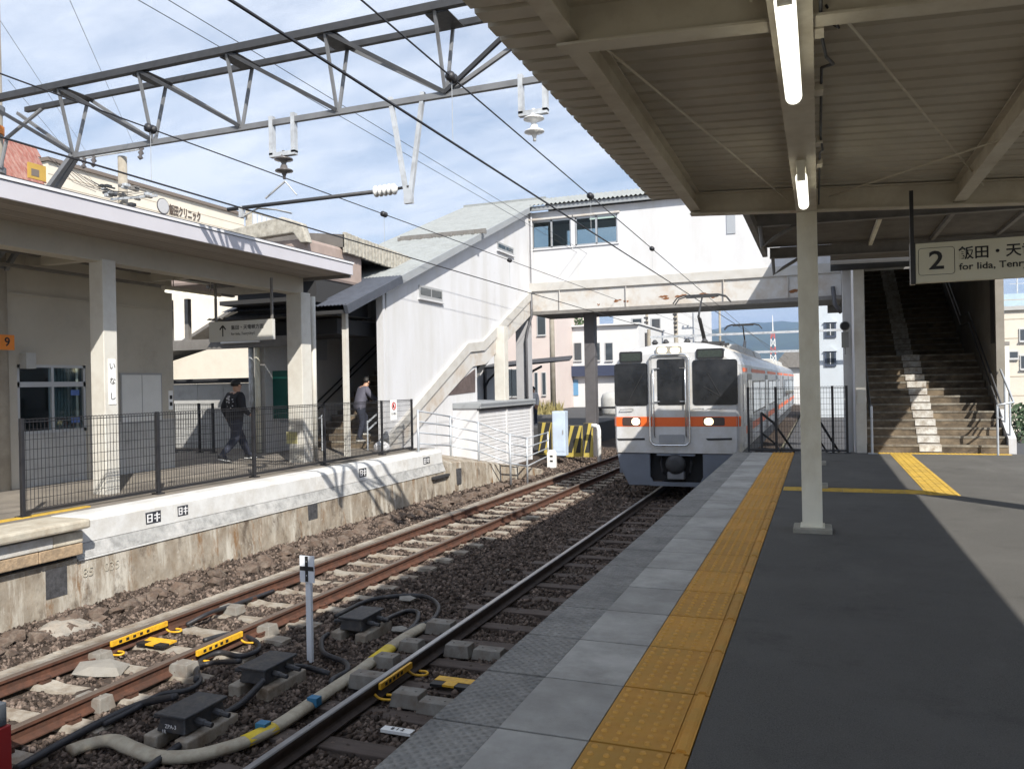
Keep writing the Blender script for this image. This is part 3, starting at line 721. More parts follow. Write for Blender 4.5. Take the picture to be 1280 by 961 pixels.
BD = (bx_ - .2, bx_ + .2)
flight(13, 18.72, 0, .93, 3.55, ST, band=BD)
m = MB(); m.box(.93, 3.55, 22.65, 23.9, 1.95, 2.147); m.build('landing', STEPM, ST)
flight(18, 23.85, 2.145, .93, 3.55, ST, band=BD)
m = MB(); m.prism([(18.75, -.3), (18.9, -.3), (22.6, 1.8), (23.85, 1.9), (29.3, 4.85), (29.3, 4.6), (23.9, 1.7), (22.7, 1.6), (19.4, -.3)], 'x', .95, 3.53); m.build('stair_slab', UNDER, ST)
WL = [(18.75, -.3), (20.2, -.3), (22.6, 1.2), (23.9, 1.55), (29.1, 4.3), (29.1, 8.2), (18.75, 4.35)]
m = MB(); m.prism(WL, 'x', .74, .92); m.build('side_wall', WHITEW, ST)
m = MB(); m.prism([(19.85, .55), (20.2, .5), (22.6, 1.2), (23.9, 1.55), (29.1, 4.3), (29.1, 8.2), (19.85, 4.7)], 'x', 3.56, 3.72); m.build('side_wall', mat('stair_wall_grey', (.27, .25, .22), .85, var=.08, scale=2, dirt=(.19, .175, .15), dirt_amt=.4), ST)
m = MB(); m.prism([(18.85, -.3), (18.85, .30), (19.84, .86), (22.6, 2.4), (22.6, -.3)], 'x', 3.57, 3.71); m.build('parapet', WHITEW, ST)
m = MB(); m.box(3.545, 3.555, 19.95, 20.35, 2.3, 4.2); m.build('wall_opening', flat('opening_dark', (.06, .06, .062), .7), ST)
m = MB(); m.prism([(18.8, 0), (22.6, 2.0), (23.9, 2.1), (29.1, 4.9), (29.1, 8.1), (18.8, 4.3)], 'x', .921, .929); m.build('bounce_lining', mat('bounce_lining_dark', (.16, .15, .135), .85, var=.15, scale=2), ST)  # unseen dark lining, added to cut bounce light on the stairs
m = MB(); m.box(.70, .90, 18.55, 18.735, -.005, 4.3); m.build('column', PILW, ST, bevel=.008)
m = MB(); m.box(.48, .66, 18.75, 18.95, -.3, 4.3); m.build('column', WHITEW, ST, bevel=.008)
m = MB(); m.box(.74, .86, 18.53, 18.548, 1.05, 1.35); m.build('switch_plate', SIGNG, ST)
pr = []; x = .2
while x < 4.2: pr += [(x, 0), (x + .06, .03), (x + .12, 0)]; x += .12
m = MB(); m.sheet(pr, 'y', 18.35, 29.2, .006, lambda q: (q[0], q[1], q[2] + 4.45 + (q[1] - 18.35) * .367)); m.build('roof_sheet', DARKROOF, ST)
m = MB(); m.box(.25, 4.1, 18.45, 18.56, 3.9, 4.44); m.build('lintel', mat('lintel_dark', (.04, .04, .042), .6, var=.2), ST)
HRM = flat('handrail_grey', (.16, .16, .165), .4, .6)
for dz in (.62, .88):
    m = MB(); pts_ = [(3.3, 18.4, .12 + dz), (3.44, 18.75, .12 + dz), (3.46, 18.95, .15 + dz)] + [(3.47, 18.95 + (22.6 - 18.95) * k / 4, .15 + dz + (2.145 - .0) * k / 4) for k in range(1, 5)] + [(3.47, 23.8, 2.3 + dz), (3.47, 29.1, 5.2 + dz)]
    m.tube(pts_, .02, 8); m.build('handrail', HRM, ST, smooth=True)
    m = MB(); pts_ = [(1.0, 18.4, .12 + dz), (1.0, 18.9, .14 + dz), (1.0, 22.6, 2.28 + dz), (1.0, 23.8, 2.3 + dz), (1.0, 29.1, 5.2 + dz)]
    m.tube(pts_, .02, 8); m.build('handrail', HRM, ST, smooth=True)
m = MB(); m.cyl((1.0, 18.42, 0), (1.0, 18.42, 1.0), .025, n=8); m.box(.92, 1.1, 18.33, 18.5, -.004, .012); m.build('handrail_post', PIPEM, ST)
for p in ((3.3, 18.42), (3.62, 18.95), (3.62, 19.4)):
    m = MB(); m.cyl((p[0], p[1], 0.0), (p[0], p[1], 1.0 + (p[1] - 18.4) * .5), .022, n=8); m.build('handrail_post', PIPEM, ST)
m = MB(); m.tube([(3.3, 18.42, 1.0), (3.62, 18.6, 1.05), (3.62, 18.95, 1.25), (3.62, 19.4, 1.5), (3.62, 19.8, 1.72)], .022, 8); m.build('handrail', PIPEM, ST, smooth=True)
m = MB(); m.box(.3, 4.0, 31.6, 31.7, 4.0, 9.2); m.build('end_wall', UNDER, ST)
# horn loudspeaker on the white column
q = pY(1056, 408, 18.5)
LS = thing('loudspeaker', 'small grey horn loudspeaker on the white stair column', 'loudspeaker', (q.x, 18.55, q.z))
m = MB(); m.lathe((q.x, 18.32, q.z), (0, 1, 0), [(.10, 0), (.105, .02), (.06, .12), (.035, .2), (.05, .24), (.05, .3)], 16); m.build('horn', flat('horn_grey', (.22, .22, .21), .5), LS, smooth=True)
m = MB(); m.lathe((q.x, 18.318, q.z), (0, 1, 0), [(.085, 0), (.03, .05), (.03, .06)], 14); m.build('horn_mouth', INTER, LS)
m = MB(); m.box(q.x - .07, q.x + .07, 18.42, 18.56, q.z - .45, q.z - .12); m.cyl((q.x, 18.5, q.z - .6), (q.x, 18.5, q.z), .012, n=6); m.build('bracket', flat('horn_grey', (.22, .22, .21)), LS)
# ------------------------------------------------------------------ wire mesh fences
def mesh_panel(p, q, z0, z1, dv=.055, dh=.12, r=.0028):
    p = Vector(p); q = Vector(q); d = (q - p); L_ = d.length; d.normalize(); m = MB()
    n = int(L_ / dv)
    for i in range(1, n):
        c = p + d * (L_ * i / n); m.beam((c.x, c.y, z0), (c.x, c.y, z1), r * 2, r * 2)
    k = int((z1 - z0) / dh)
    nrm = Vector((d.y, -d.x, 0)) * .012
    for i in range(k + 1):
        z = z0 + (z1 - z0) * i / k
        m.beam((p.x, p.y, z), (q.x, q.y, z), r * 2.4, r * 2.4)
    m.beam((p.x + nrm.x, p.y + nrm.y, z1 - .03), (q.x + nrm.x, q.y + nrm.y, z1 - .03), .012, .012)
    # wavy top
    pts_ = [p + d * (L_ * i / (2 * n)) + nrm * (1.5 if i % 2 else -.5) + V(0, 0, z1 + (.015 if i % 2 else 0)) - V(0, 0, p.z) for i in range(2 * n + 1)]
    m.tube(pts_, .004, 4)
    m.beam((p.x, p.y, z0 - .03), (q.x, q.y, z0 - .03), .03, .04)
    return m
def fence(label, pts_, h, z=0, double=()):
    t = thing('mesh_fence', label, 'fence', pts_[0] + (z,))
    for i, p in enumerate(pts_):
        m = MB(); m.box(p[0] - .025, p[0] + .025, p[1] - .025, p[1] + .025, z, z + h + .02); m.box(p[0] - .07, p[0] + .07, p[1] - .07, p[1] + .07, z - .012, z + .012); m.build('post', BLACKM, t, bevel=.004)
        if i in double:
            m = MB(); m.box(p[0] - .025, p[0] + .025, p[1] + .09, p[1] + .14, z, z + h); m.build('post', BLACKM, t)
    for p, q in zip(pts_, pts_[1:]):
        mesh_panel((p[0], p[1], 0), (q[0], q[1], 0), z + .08, z + h).build('mesh_panel', BLACKM, t)
    return t
fence('black wire mesh fence closing the platform end beside the train', [(-1.5, 18.45), (-.92, 18.45), (-.28, 18.45), (.24, 18.45), (.52, 18.45)], 1.42, 0, (1, 3))
# railing and steps down at the platform end
RL = thing('stair_railing', 'dark pipe railing of the steps going down behind the platform-end fence', 'railing', (-.6, 19.5, -1.4))
for dx_ in (-1.25, -.25):
    m = MB(); m.tube([(dx_, 18.8, .85), (dx_ + .25, 19.2, .6), (dx_ + .75, 20.6, -.35), (dx_ + .75, 20.9, -1.4)], .028, 8); m.tube([(dx_, 18.8, .4), (dx_ + .25, 19.2, .15), (dx_ + .75, 20.6, -.8)], .022, 8); m.tube([(dx_, 18.8, -1.4), (dx_, 18.8, .85)], .028, 8); m.build('rail_pipe', GALVD, RL, smooth=True)
for k in range(6):
    m = MB(); m.box(-1.2 + k * .1, -.15 + k * .12, 18.8 + k * .3, 19.15 + k * .3, -.3 - k * .2, -.22 - k * .2); m.build('tread', GALV, RL)
# ------------------------------------------------------------------ left station canopy
LC = thing('station_canopy', 'station roof on white pillars with a pale fascia above the fenced platform', 'canopy', (-11, 5, 0))
FX = -9.3; DZ = -.053
YE = pX(441, 330, FX).y
m = MB(); m.box(FX - .05, FX, -6, YE, 4.06 + DZ, 4.285 + DZ); m.build('fascia', FASC, LC, bevel=.004)
m = MB(); m.box(FX - .06, FX + .02, -6, YE + .02, 4.29 + DZ, 4.33 + DZ); m.build('roof_edge', flat('edge_white', (.62, .62, .64), .5), LC)
m = MB(); m.box(FX - .055, FX + .006, -6, YE + .01, 4.283 + DZ, 4.292 + DZ); m.box(FX - .055, FX + .012, -6, YE + .01, 4.33 + DZ, 4.345 + DZ); m.build('drip_edge', flat('drip_dark', (.05, .05, .06), .5), LC)
m = MB(); m.box(-13.2, FX - .05, -6, YE - .02, 4.15, 4.285); m.build('roof_deck', DARKSTEEL, LC)
m = MB(); m.box(-13.2, FX - .052, YE - .055, YE - .005, 3.95, 4.225); m.build('end_fascia', DARKSTEEL, LC)
for i in range(11):
    x0 = FX - .055 - i * .112; m = MB(); m.box(x0 - .106, x0, -6, YE - .06, 4.02 - RNG.uniform(0, .004), 4.04); m.build('soffit_board', SOFFIT, LC)
m = MB(); m.box(-10.85, -10.53, -6, YE - .06, 3.665, 4.06); m.build('beam', BEIGEW, LC, bevel=.01)
m = MB(); m.box(-13.2, -10.85, -6, YE - .06, 4.03, 4.07); m.build('ceiling', BEIGEW, LC)
for z in (3.95, 3.72):
    m = MB(); m.beam((-12.4, -6, z), (-12.4, YE - .1, z), .08, .05); m.build('conduit', DARKSTEEL, LC)
for Y_ in (7.2, 9.9, 12.3, 14.9):
    m = MB(); m.beam((-10.85, Y_, 3.9), (-13.0, Y_, 3.9), .14, .22); m.build('joist', BEIGEW, LC)
for xl, xm, xr in ((114, 131, 148), (360, 378.5, 390.5)):
    y0 = pX(xm, 500, -10.5).y; y1 = pX(xr, 500, -10.5).y; xa = pY(xl, 500, y0).x
    m = MB(); m.box(xa, -10.5, y0, y1, -.02, 3.7); m.build('pillar', PILW, LC, bevel=.012)
    if xl == 114:
        PY0, PY1 = y0, y1
    else: PB0, PB1 = y0, y1
q = pX(140, 477, -10.5)
NP = thing('name_plate', 'narrow white name plate with vertical Japanese letters on the pillar', 'sign', (-10.495, q.y, q.z - .35))
m = MB(); m.box(-10.502, -10.49, q.y - .07, q.y + .07, q.z - .36, q.z + .36); m.build('panel', flat('np_white', (.76, .76, .75), .5), NP)
for i, ch in enumerate('いなし'): text(ch, .13, (-10.487, q.y, q.z + .24 - .24 * i), FACE_X, INK, NP)
m = MB(); m.cyl((-10.62, PB1 + .25, 0), (-10.62, PB1 + .25, 3.66), .06, n=12); m.build('downpipe', PILW, LC, smooth=True)
m = MB(); a = pY(366, 547, PB0); m.box(a.x - .16, a.x + .12, PB0 - .006, PB0 - .001, a.z - .13, a.z + .13); m.build('faded_sticker', mat('sticker', (.50, .46, .22), .7, var=.2, scale=10), LC)
# ceiling lights under the left canopy
LZ = 3.53; a = pZ(207, 364, LZ); c = pZ(267, 373, LZ)
FL = thing('fluorescent_light', 'slim lit tube light below the station roof beside the white pillars', 'light', (a.x, a.y, LZ))
m = MB(); m.cyl((a.x, a.y, LZ), (a.x, c.y, LZ), .024, n=10); m.build('tube', TUBE, FL, smooth=True)
m = MB(); m.box(a.x - .06, a.x + .06, a.y - .05, c.y + .05, LZ + .03, LZ + .1); m.cyl((a.x, a.y + .2, LZ + .08), (a.x, a.y + .2, 4.04), .01, n=6); m.cyl((a.x, c.y - .2, LZ + .08), (a.x, c.y - .2, 4.04), .01, n=6); m.build('housing', BEIGEW, FL)
# ------------------------------------------------------------------ station building under it
BX = -12.75
ye = pX(217, 480, BX).y
SB = thing('station_building', 'beige plaster station building with sliding windows under the roof', 'building', (BX, 8, 0))
wy0, wy1 = pX(22, 500, BX).y, pX(108, 500, BX).y
wz1 = pX(60, 456, BX).z; wz0 = pX(60, 541, BX).z
m = MB()
m.box(BX - .2, BX, -6, wy0, -.02, 4.03); m.box(BX - .2, BX, wy1, ye, -.02, 4.03); m.box(BX - .2, BX, wy0, wy1, wz1, 4.03); m.box(BX - 5.5, BX - .2, ye - .2, ye - .003, -.02, 4.02)
m.build('wall', BEIGEW, SB)
m = MB(); m.box(BX - .19, BX - .02, wy0, wy1, -.02, wz0); m.build('window_apron', GREYP, SB)
m = MB(); m.box(BX, BX + .02, wy1 + .1, ye - .02, -.01, wz0 + .12); m.build('dado', GREYP, SB)
m = MB(); m.box(BX - 1.6, BX - 1.5, wy0 - .5, wy1 + .5, 0, 4.0); m.build('room_wall', INTER, SB)
wm = wz1 - .30
win = MB()
for (y0, y1, z0, z1) in ((wy0, wy1, wz1 - .05, wz1), (wy0, wy1, wm - .09, wm), (wy0, wy1, wz0, wz0 + .05), (wy0, wy0 + .05, wz0, wz1), (wy1 - .05, wy1, wz0, wz1)):
    win.box(BX - .1, BX - .01, y0, y1, z0, z1)
ym = (wy0 + wy1) / 2
win.box(BX - .09, BX - .012, ym - .025, ym + .025, wz0 + .05, wz1 - .05)
wf = win.build('window_frame', ALU, SB)
for y0, y1 in ((wy0 + .05, ym - .025), (ym + .025, wy1 - .05)):
    for z0, z1 in ((wz0 + .05, wm - .09), (wm, wz1 - .05)):
        m = MB(); m.box(BX - .06, BX - .055, y0, y1, z0, z1); m.build('pane', WINGL, wf)
m = MB()
for i in range(14):
    y0 = wy1 - .5 + i * .033; m.box(BX - .22 - (i % 2) * .02, BX - .2 - (i % 2) * .02, y0, y0 + .035, wz0, wz1)
m.build('curtain', flat('curtain_grey', (.42, .44, .43), .9), SB)
for yy, zz in ((wy1 - .2, wm - .2), (wy1 - .2, wz0 + .2)):
    m = MB(); m.box(BX - .052, BX - .046, yy - .09, yy + .09, zz - .05, zz + .05); m.build('sticker', flat('sticker_blue', (.06, .12, .32), .5), SB)
a = pX(149, 466, BX); c = pX(202, 527, BX)
m = MB(); m.box(BX - .01, BX + .03, a.y, c.y, c.z, a.z); nb = m.build('notice_board', flat('board_frame', (.30, .30, .30), .5), SB)
for t0, t1 in ((.03, .49), (.51, .97)):
    m = MB(); m.box(BX + .025, BX + .034, a.y + (c.y - a.y) * t0, a.y + (c.y - a.y) * t1, c.z + .04, a.z - .04); m.build('notice_sheet', mat('sheet_grey', (.62, .62, .60), .6, var=.05), nb)
a = pX(213.5, 500, BX)
m = MB(); m.box(BX - .0, BX + .02, a.y - .07, a.y + .04, a.z - .2, a.z + .2); p = m.build('wall_sign', flat('np_white', (.76, .76, .75), .5), SB)
for z_ in (-.12, .02): m = MB(); m.box(BX + .018, BX + .024, a.y - .05, a.y + .02, a.z + z_, a.z + z_ + .08); m.build('mark', INK, p)
m = MB(); m.box(BX - .02, BX + .03, -6, ye, 3.28, 3.32); m.build('cornice', BEIGEW, SB)
m = MB(); a = pX(30, 450, BX); m.box(BX, BX + .16, a.y - .08, a.y + .1, a.z - .15, a.z + .12); m.build('meter_box', GREYP, SB)
# number 9 plate on the mast
a = pX(-8, 427, -12.3)
N9 = thing('number_sign', 'orange plate with a black 9 on the concrete mast', 'sign', (-12.3, a.y, a.z - .15))
e = pX(18, 427, -12.3)
m = MB(); m.box(-12.32, -12.3, a.y - .1, e.y, a.z - .125, a.z + .12); m.build('panel', mat('plate_orange', (.72, .22, .02), .5, var=.05), N9)
t9 = pX(9, 427, -12.3); text('9', .20, (-12.297, t9.y, a.z), FACE_X, INK, N9, bold=.003)
m = MB(); m.beam((-12.31, a.y, a.z - .12), (-12.31, a.y, a.z - 1.3), .03, .03); m.build('stem', GALV, N9)
# hanging exit sign with arrow
SY2 = 13.0
a = pY(261, 403, SY2); c = pY(341, 424, SY2)
AS = thing('direction_sign', 'grey hanging sign with an up arrow and Japanese lettering over the left platform', 'sign', ((a.x + c.x) / 2, SY2, c.z))
m = MB(); m.box(a.x, c.x, SY2, SY2 + .08, c.z, a.z); m.build('panel', SIGNG, AS, bevel=.004)
for hx in (a.x + .15, c.x - .04):
    m = MB(); m.beam((hx, SY2 + .04, a.z), (hx, SY2 + .04, 3.8), .04, .04); m.build('hanger', DARKSTEEL, AS)
q = pY(278.5, 414, SY2)
m = MB(); m.box(q.x - .012, q.x + .012, SY2 - .004, SY2 - .001, q.z - .11, q.z + .1)
for s_ in (-1, 1): m.beam((q.x, SY2 - .0025, q.z + .11), (q.x + s_ * .075, SY2 - .0025, q.z + .03), .003, .03)
m.build('arrow', INK, AS)
q = pY(289, 410, SY2); text('飯田・天竜峡方面', .10, (q.x, SY2 - .003, q.z), FACE_Y, INK, AS, align='LEFT', bold=.001)
q = pY(289, 417, SY2); text('for Iida, Tenryūkyō', .075, (q.x, SY2 - .003, q.z - .01), FACE_Y, INK, AS, align='LEFT')
# fence along the left platform edge
FPS = [(-9.72, pX(x_, y_, -9.72).y) for x_, y_ in ((29, 646), (198, 617), (318, 595), (406, 578), (478, 567))]
LFN = fence('black wire mesh fence along the white coping of the old platform', FPS + [(-9.72, 18.05)], 1.26, 0, ())
# no-entry notice on the fence end
a = pX(491, 512, -9.72)
NE = thing('notice', 'white notice with a red prohibition ring tied to the fence end', 'sign', (-9.69, a.y, a.z - .25))
m = MB(); m.box(-9.70, -9.695, a.y - .16, a.y + .16, a.z - .25, a.z + .24); m.build('sheet', flat('np_white', (.76, .76, .75)), NE)
m = MB(); pr_ = [(-9.69, a.y + .085 * math.cos(t * PI / 10), a.z + .09 + .085 * math.sin(t * PI / 10)) for t in range(21)]; m.tube(pr_, .011, 5); m.beam((-9.69, a.y - .055, a.z + .15), (-9.69, a.y + .055, a.z + .03), .016, .006, (1, 0, 0)); m.build('ring', flat('sign_red', (.55, .03, .03), .5), NE)
text('立入禁止', .062, (-9.692, a.y, a.z - .1), FACE_X, INK, NE)
m = MB(); m.box(-9.693, -9.69, a.y - .04, a.y + .02, a.z + .05, a.z + .13); m.build('figure', INK, NE)
# back fence and stores behind the platform
BF = fence('dark mesh fence at the back of the station passage', [(-15.9, 16.4), (-15.05, 16.4), (-14.6, 16.4)], 1.25)
PW = thing('panel_wall', 'pale grey panel hoarding behind the walking man', 'wall', (-15.5, 17.6, 0))
x = -18.0
while x < -12.7:
    m = MB(); m.box(x, x + .9, 17.6, 17.66, 0, 1.78); m.build('panel', GREYP, PW, bevel=.008); x += .91
m = MB(); m.box(-18, -12.7, 17.56, 17.72, 1.79, 1.92); m.build('cap', INTER, PW)
a = pY(323, 464, 16.9); c = pY(361, 523, 16.9)
GB = thing('green_board', 'dark green notice board on legs beside the white pillar', 'board', ((a.x + c.x) / 2, 16.9, 0))
m = MB(); m.box(a.x, c.x + .3, 16.9, 16.95, c.z, a.z); m.build('panel', mat('board_green', (.008, .09, .075), .5, var=.06), GB)
for hx in (a.x + .1, c.x): 
    m = MB(); m.box(hx, hx + .05, 16.95, 17.0, 0, a.z); m.build('leg', GALV, GB)
SH_ = thing('shelter', 'dark flat-roofed shelter behind the passage with two steel posts', 'shelter', (-14, 17, 0))
for px_ in (315, 322.5):
    q = pZ(px_, 565, 0); q = pY(px_, 500, 16.5)
    m = MB(); m.cyl((q.x, 16.5, 0), (q.x, 16.5, 3.0), .07, n=10); m.build('post', GALV if px_ < 320 else CREAM, SH_, smooth=True)
m = MB(); m.box(-21, -12.0, 16.4, 16.6, 2.66, 2.92); m.build('beam', DARKSTEEL, SH_)
pr = []; x = -14.2
while x < -11.0: pr += [(x, 0), (x + .08, .04), (x + .16, 0)]; x += .16
m = MB(); m.sheet(pr, 'y', 15.8, 18.6, .006, lambda q: (q[0], q[1], q[2] + 3.35 + (q[1] - 16) * .02)); m.build('roof_sheet', DARKROOF, SH_)
m = MB(); m.box(-14.4, -11.0, 16.7, 18.5, 2.93, 3.3); m.build('roof_frame', INTER, SH_)
for px_ in (236, 214):
    q = pY(px_, 420, 16.5); m = MB(); m.box(q.x - .06, q.x + .06, 16.42, 16.54, 2.9, 4.0); m.build('hanger_post', DARKSTEEL, SH_)
m = MB(); q = pY(275, 441, 16.3); m.cyl((q.x, 16.35, 2.8), (q.x + 1.2, 16.35, 2.8), .03, n=8); m.build('lamp_tube', PORC, SH_)
m = MB(); m.cyl((-11.9, 17.3, 0), (-11.9, 17.3, .85), .03, n=8); m.tube([(-13.3, 17.2, .75), (-12.2, 17.2, .78), (-11.9, 17.25, .85), (-11.85, 17.3, .95)], .025, 8); m.build('barrier_pipe', PIPEM, SH_)
m = MB(); m.box(-13.4, -10.95, 15.35, 16.7, 3.62, 3.72); m.build('roof_frame', INTER, SH_)  # extra slab added to keep sun off the passage
# ------------------------------------------------------------------ overhead line gantry
GY = 9.3
GA = thing('overhead_gantry', 'triangular steel lattice gantry spanning the tracks on concrete masts', 'gantry', (-4.42, GY, 0))
ZB, ZT = 5.34, 6.36; YF, YB = GY - .26, GY + .30
XL, XR = -12.85, 4.0
MASTM = mat('mast_concrete', (.33, .30, .25), .9, var=.12, scale=5, dirt=(.24, .21, .17), dirt_amt=.5, dscale=2)
for X_ in (XL, XR):
    m = MB(); m.cyl((X_, GY + .05, -1.5), (X_, GY + .05, 9.2), .2, .155, 18); ms = m.build('mast', MASTM, GA, smooth=True)
    for zz in (ZB - 1.6, ZB, ZT): 
        m = MB(); m.cyl((X_, GY + .05, zz - .05), (X_, GY + .05, zz + .05), .205, n=18); m.build('clamp_band', GST, ms)
m = MB(); m.cyl((XL, GY + .05, 5.95), (XL, GY + .05, 6.08), .19, n=18); m.build('warning_band', mat('plate_orange', (.72, .22, .02)), GA)
m = MB(); m.beam((XL, YF, ZT), (XR, YF, ZT), .09, .10); m.build('top_chord', GALVD, GA)
m = MB(); m.beam((XL + .5, YB, ZT), (XR - .5, YB, ZT), .07, .08); m.build('top_chord', GALVD, GA)
nodes = [-4.42 + 1.625 * k for k in range(-4, 5)]
m = MB(); m.beam((nodes[0], GY, ZB), (nodes[-1], GY, ZB), .065, .075); m.build('bottom_chord', GST, GA)
for X_ in nodes:
    for Y_ in (YF, YB):
        m = MB(); m.beam((X_, GY + (.02 if Y_ > GY else -.02), ZB), (X_ - .02, Y_, ZT), .038, .038, (0, 1, 0)); m.build('upright', GST, GA)
    m = MB(); m.box(X_ - .16, X_ + .16, YF + .03, YB - .03, ZT - .07, ZT - .058); m.build('gusset_plate', GALVD, GA)
for i, X_ in enumerate(nodes):
    k = i - 4
    nx = X_ - 1.625 if k <= 0 else X_ + 1.625
    if k == 0: tops = (X_ - 1.625, X_ + 1.625)
    else: tops = (nx,)
    for tx_ in tops:
        tx_ = max(XL, min(XR, tx_))
        for Y_ in (YF, YB):
            if (tx_ <= XL or tx_ >= XR) and Y_ == YB: continue
            m = MB(); m.beam((X_, GY + (.03 if Y_ > GY else -.03), ZB + .02), (tx_, Y_, ZT - .03), .05, .05, (0, 1, 0)); m.build('diagonal', GST if Y_ == YB else GALVD, GA)
m = MB(); m.tube([(nodes[0] - .6, YB, ZT), (XL + .9, YB, ZT - .02), (XL + .3, GY + .1, ZT - .5), (XL + .2, GY + .05, ZT - 1.0)], .03, 8); m.build('end_brace', GST, GA)
for s_, X_, M_ in ((-1, nodes[0], XL), (1, nodes[-1], XR)):
    for Y_ in (GY - .12, GY + .14):
        m = MB(); m.beam((X_, Y_ * .3 + GY * .7, ZB), (M_ - s_ * .15, Y_, ZB - 1.65), .07, .07, (0, 1, 0)); m.build('knee_brace', GST, GA)
def bracket_u(px0, px1, py0, py1):
    a = pY(px0, py0, GY); c = pY(px1, py1, GY)
    m = MB()
    for X_ in (a.x, c.x): m.box(X_ - .03, X_ + .03, GY - .04, GY + .04, c.z, ZB + .09)
    m.box(a.x - .03, c.x + .03, GY - .04, GY + .04, c.z - .03, c.z + .03)
    m.build('insulator_bracket', GALV, GA)
    return V((a.x + c.x) / 2, GY, c.z)
INS = [(.012, 0), (.02, .0), (.02, .05), (.04, .06), (.05, .09), (.125, .115), (.13, .13), (.05, .15), (.03, .19), (.045, .21), (.055, .25), (.12, .275), (.125, .29), (.04, .31), (.02, .36), (.02, .4)]
u1 = bracket_u(340, 368, 155, 191)
m = MB(); m.lathe(u1 + V(0, 0, .05), (.02, 0, -1), INS, 18); i1 = m.build('insulator', PORCD, GA, smooth=True)
u2 = bracket_u(651, 682, 97, 139)
m = MB(); m.lathe(u2 + V(0, 0, .05), (.02, 0, -1), INS, 18); m.build('insulator', PORC, GA, smooth=True)
vb = pY(511, 247, GY); v1 = pY(488, 132, GY); v2 = pY(529, 126, GY)
m = MB()
for v_ in (v1, v2): m.beam((v_.x, GY, ZB + .08), (vb.x + (v_.x - vb.x) * .1, GY, vb.z), .055, .055, (0, 1, 0))
m.box(vb.x - .06, vb.x + .06, GY - .03, GY + .03, vb.z - .08, vb.z + .12); m.build('drop_bracket', GALV, GA)
a = pY(285, 262, GY); c = pY(468, 240, GY); d = pY(496, 236, GY)
m = MB(); m.cyl(a, c, .028, n=10); m.cyl(d, (vb.x + .05, GY, d.z + .01), .02, n=8); arm = m.build('steady_arm', GALVD, GA, smooth=True)
dv_ = (d - c)
m = MB(); prf = [(.02, -.02), (.05, 0)]
for k in range(5): t = dv_.length * (k + .1) / 5; prf += [(.045, t), (.075, t + .012), (.075, t + .03), (.045, t + .05)]
prf += [(.02, dv_.length + .02)]
m.lathe(c, dv_, prf, 16); m.build('rod_insulator', PORC, arm, smooth=True)
b1 = u1 + V(.02, 0, -.38); e1 = pY(332, 248, GY); e2 = pY(371, 244, GY)
m = MB(); m.cyl(b1, e1, .015, n=6); m.cyl(b1, e2, .01, n=6); m.build('stay_rod', GALV, GA)
cw = pY(310, 272, GY)
m = MB(); q = pY(302, 260, GY); m.box(q.x - .03, q.x + .03, GY - .03, GY + .03, q.z - .14, q.z + .02); m.tube([(q.x, GY, q.z - .13), (q.x + .25, GY + .05, q.z - .02), (q.x + .5, GY + .1, q.z - .05), (q.x + .75, GY + .15, q.z - .12)], .013, 6); m.build('registration_arm', GALV, arm)
# ------------------------------------------------------------------ overhead wires
def wire(label, pa, pb, r=.008, ext=(-30, 140), balls=(), drop=None, grp='overhead wires along the tracks', name='overhead_wire'):
    pa = Vector(pa); pb = Vector(pb); d = (pb - pa) / (pb.y - pa.y)
    A = pa + d * (ext[0] - pa.y); B = pa + d * (ext[1] - pa.y)
    t = thing(name, label, 'wire', tuple(A), grp)
    m = MB(); m.tube([A, pa, pb, B], r, 5); m.build('strand', WIREM, t)
    for Y_ in balls:
        c = pa + d * (Y_ - pa.y)
        m = MB(); m.lathe(c - V(0, .07, 0), (0, 1, 0), [(.01, 0), (.05, .02), (.05, .05), (.02, .06), (.02, .08), (.05, .09), (.05, .12), (.01, .14)], 10); cl = m.build('clamp', WIREM, t, smooth=True)
        if drop: m = MB(); m.cyl(c, (c.x, c.y, drop), .0035, n=4); m.build('dropper', GALV, cl)
    return t
c0 = pX(520, 149, NT); c1 = pX(786, 320, NT)
zc = (c0.z + c1.z) / 2
wire('thick contact wire above the dark track', (NT, c0.y, zc), (NT, c1.y, zc), .012)
q0 = pX(564.6, 97, NT); q1 = pX(815, 311, NT)
wire('messenger wire with black clamps above the dark track', q0, q1, .009, balls=(q0.y, pX(738, 239, NT).y, pX(815, 311, NT).y), drop=zc)
XW = -7.0
c0 = pX(180, 228, XW); c1 = pX(540, 328, XW); zc = (c0.z + c1.z) / 2
wire('contact wire above the sunlit rusty track', (XW, c0.y, zc), (XW, c1.y, zc), .011)
q0 = pX(188, 161, XW); q1 = pX(480, 268, XW)
wire('messenger wire with black clamps above the rusty track', q0, q1, .008, balls=(q0.y, q1.y, pX(637, 328, XW).y), drop=zc)
wire('thin feeder wire high above the station roof', pX(280, 62, -8.5), pX(612, 253, -8.5), .006)
wire('thin upper feeder wire high above the station roof', pX(329, 72, -8.1), pX(628, 253, -8.1), .006)
wire('thin wire slanting down to the utility pole crossarm', pY(87, 0, 12), pY(168, 183, 26), .006, ext=(6, 26), grp='wires of the utility pole')
wire('thin wire slanting behind the mast to the utility pole', pY(8, 38, 14), pY(100, 178, 26), .006, ext=(9, 28), grp='wires of the utility pole')
wire('thin wire slanting from the mast down to the pole behind the fascia', pY(10, 100, 14), pY(120, 232, 26), .006, ext=(14, 27), grp='wires of the utility pole')
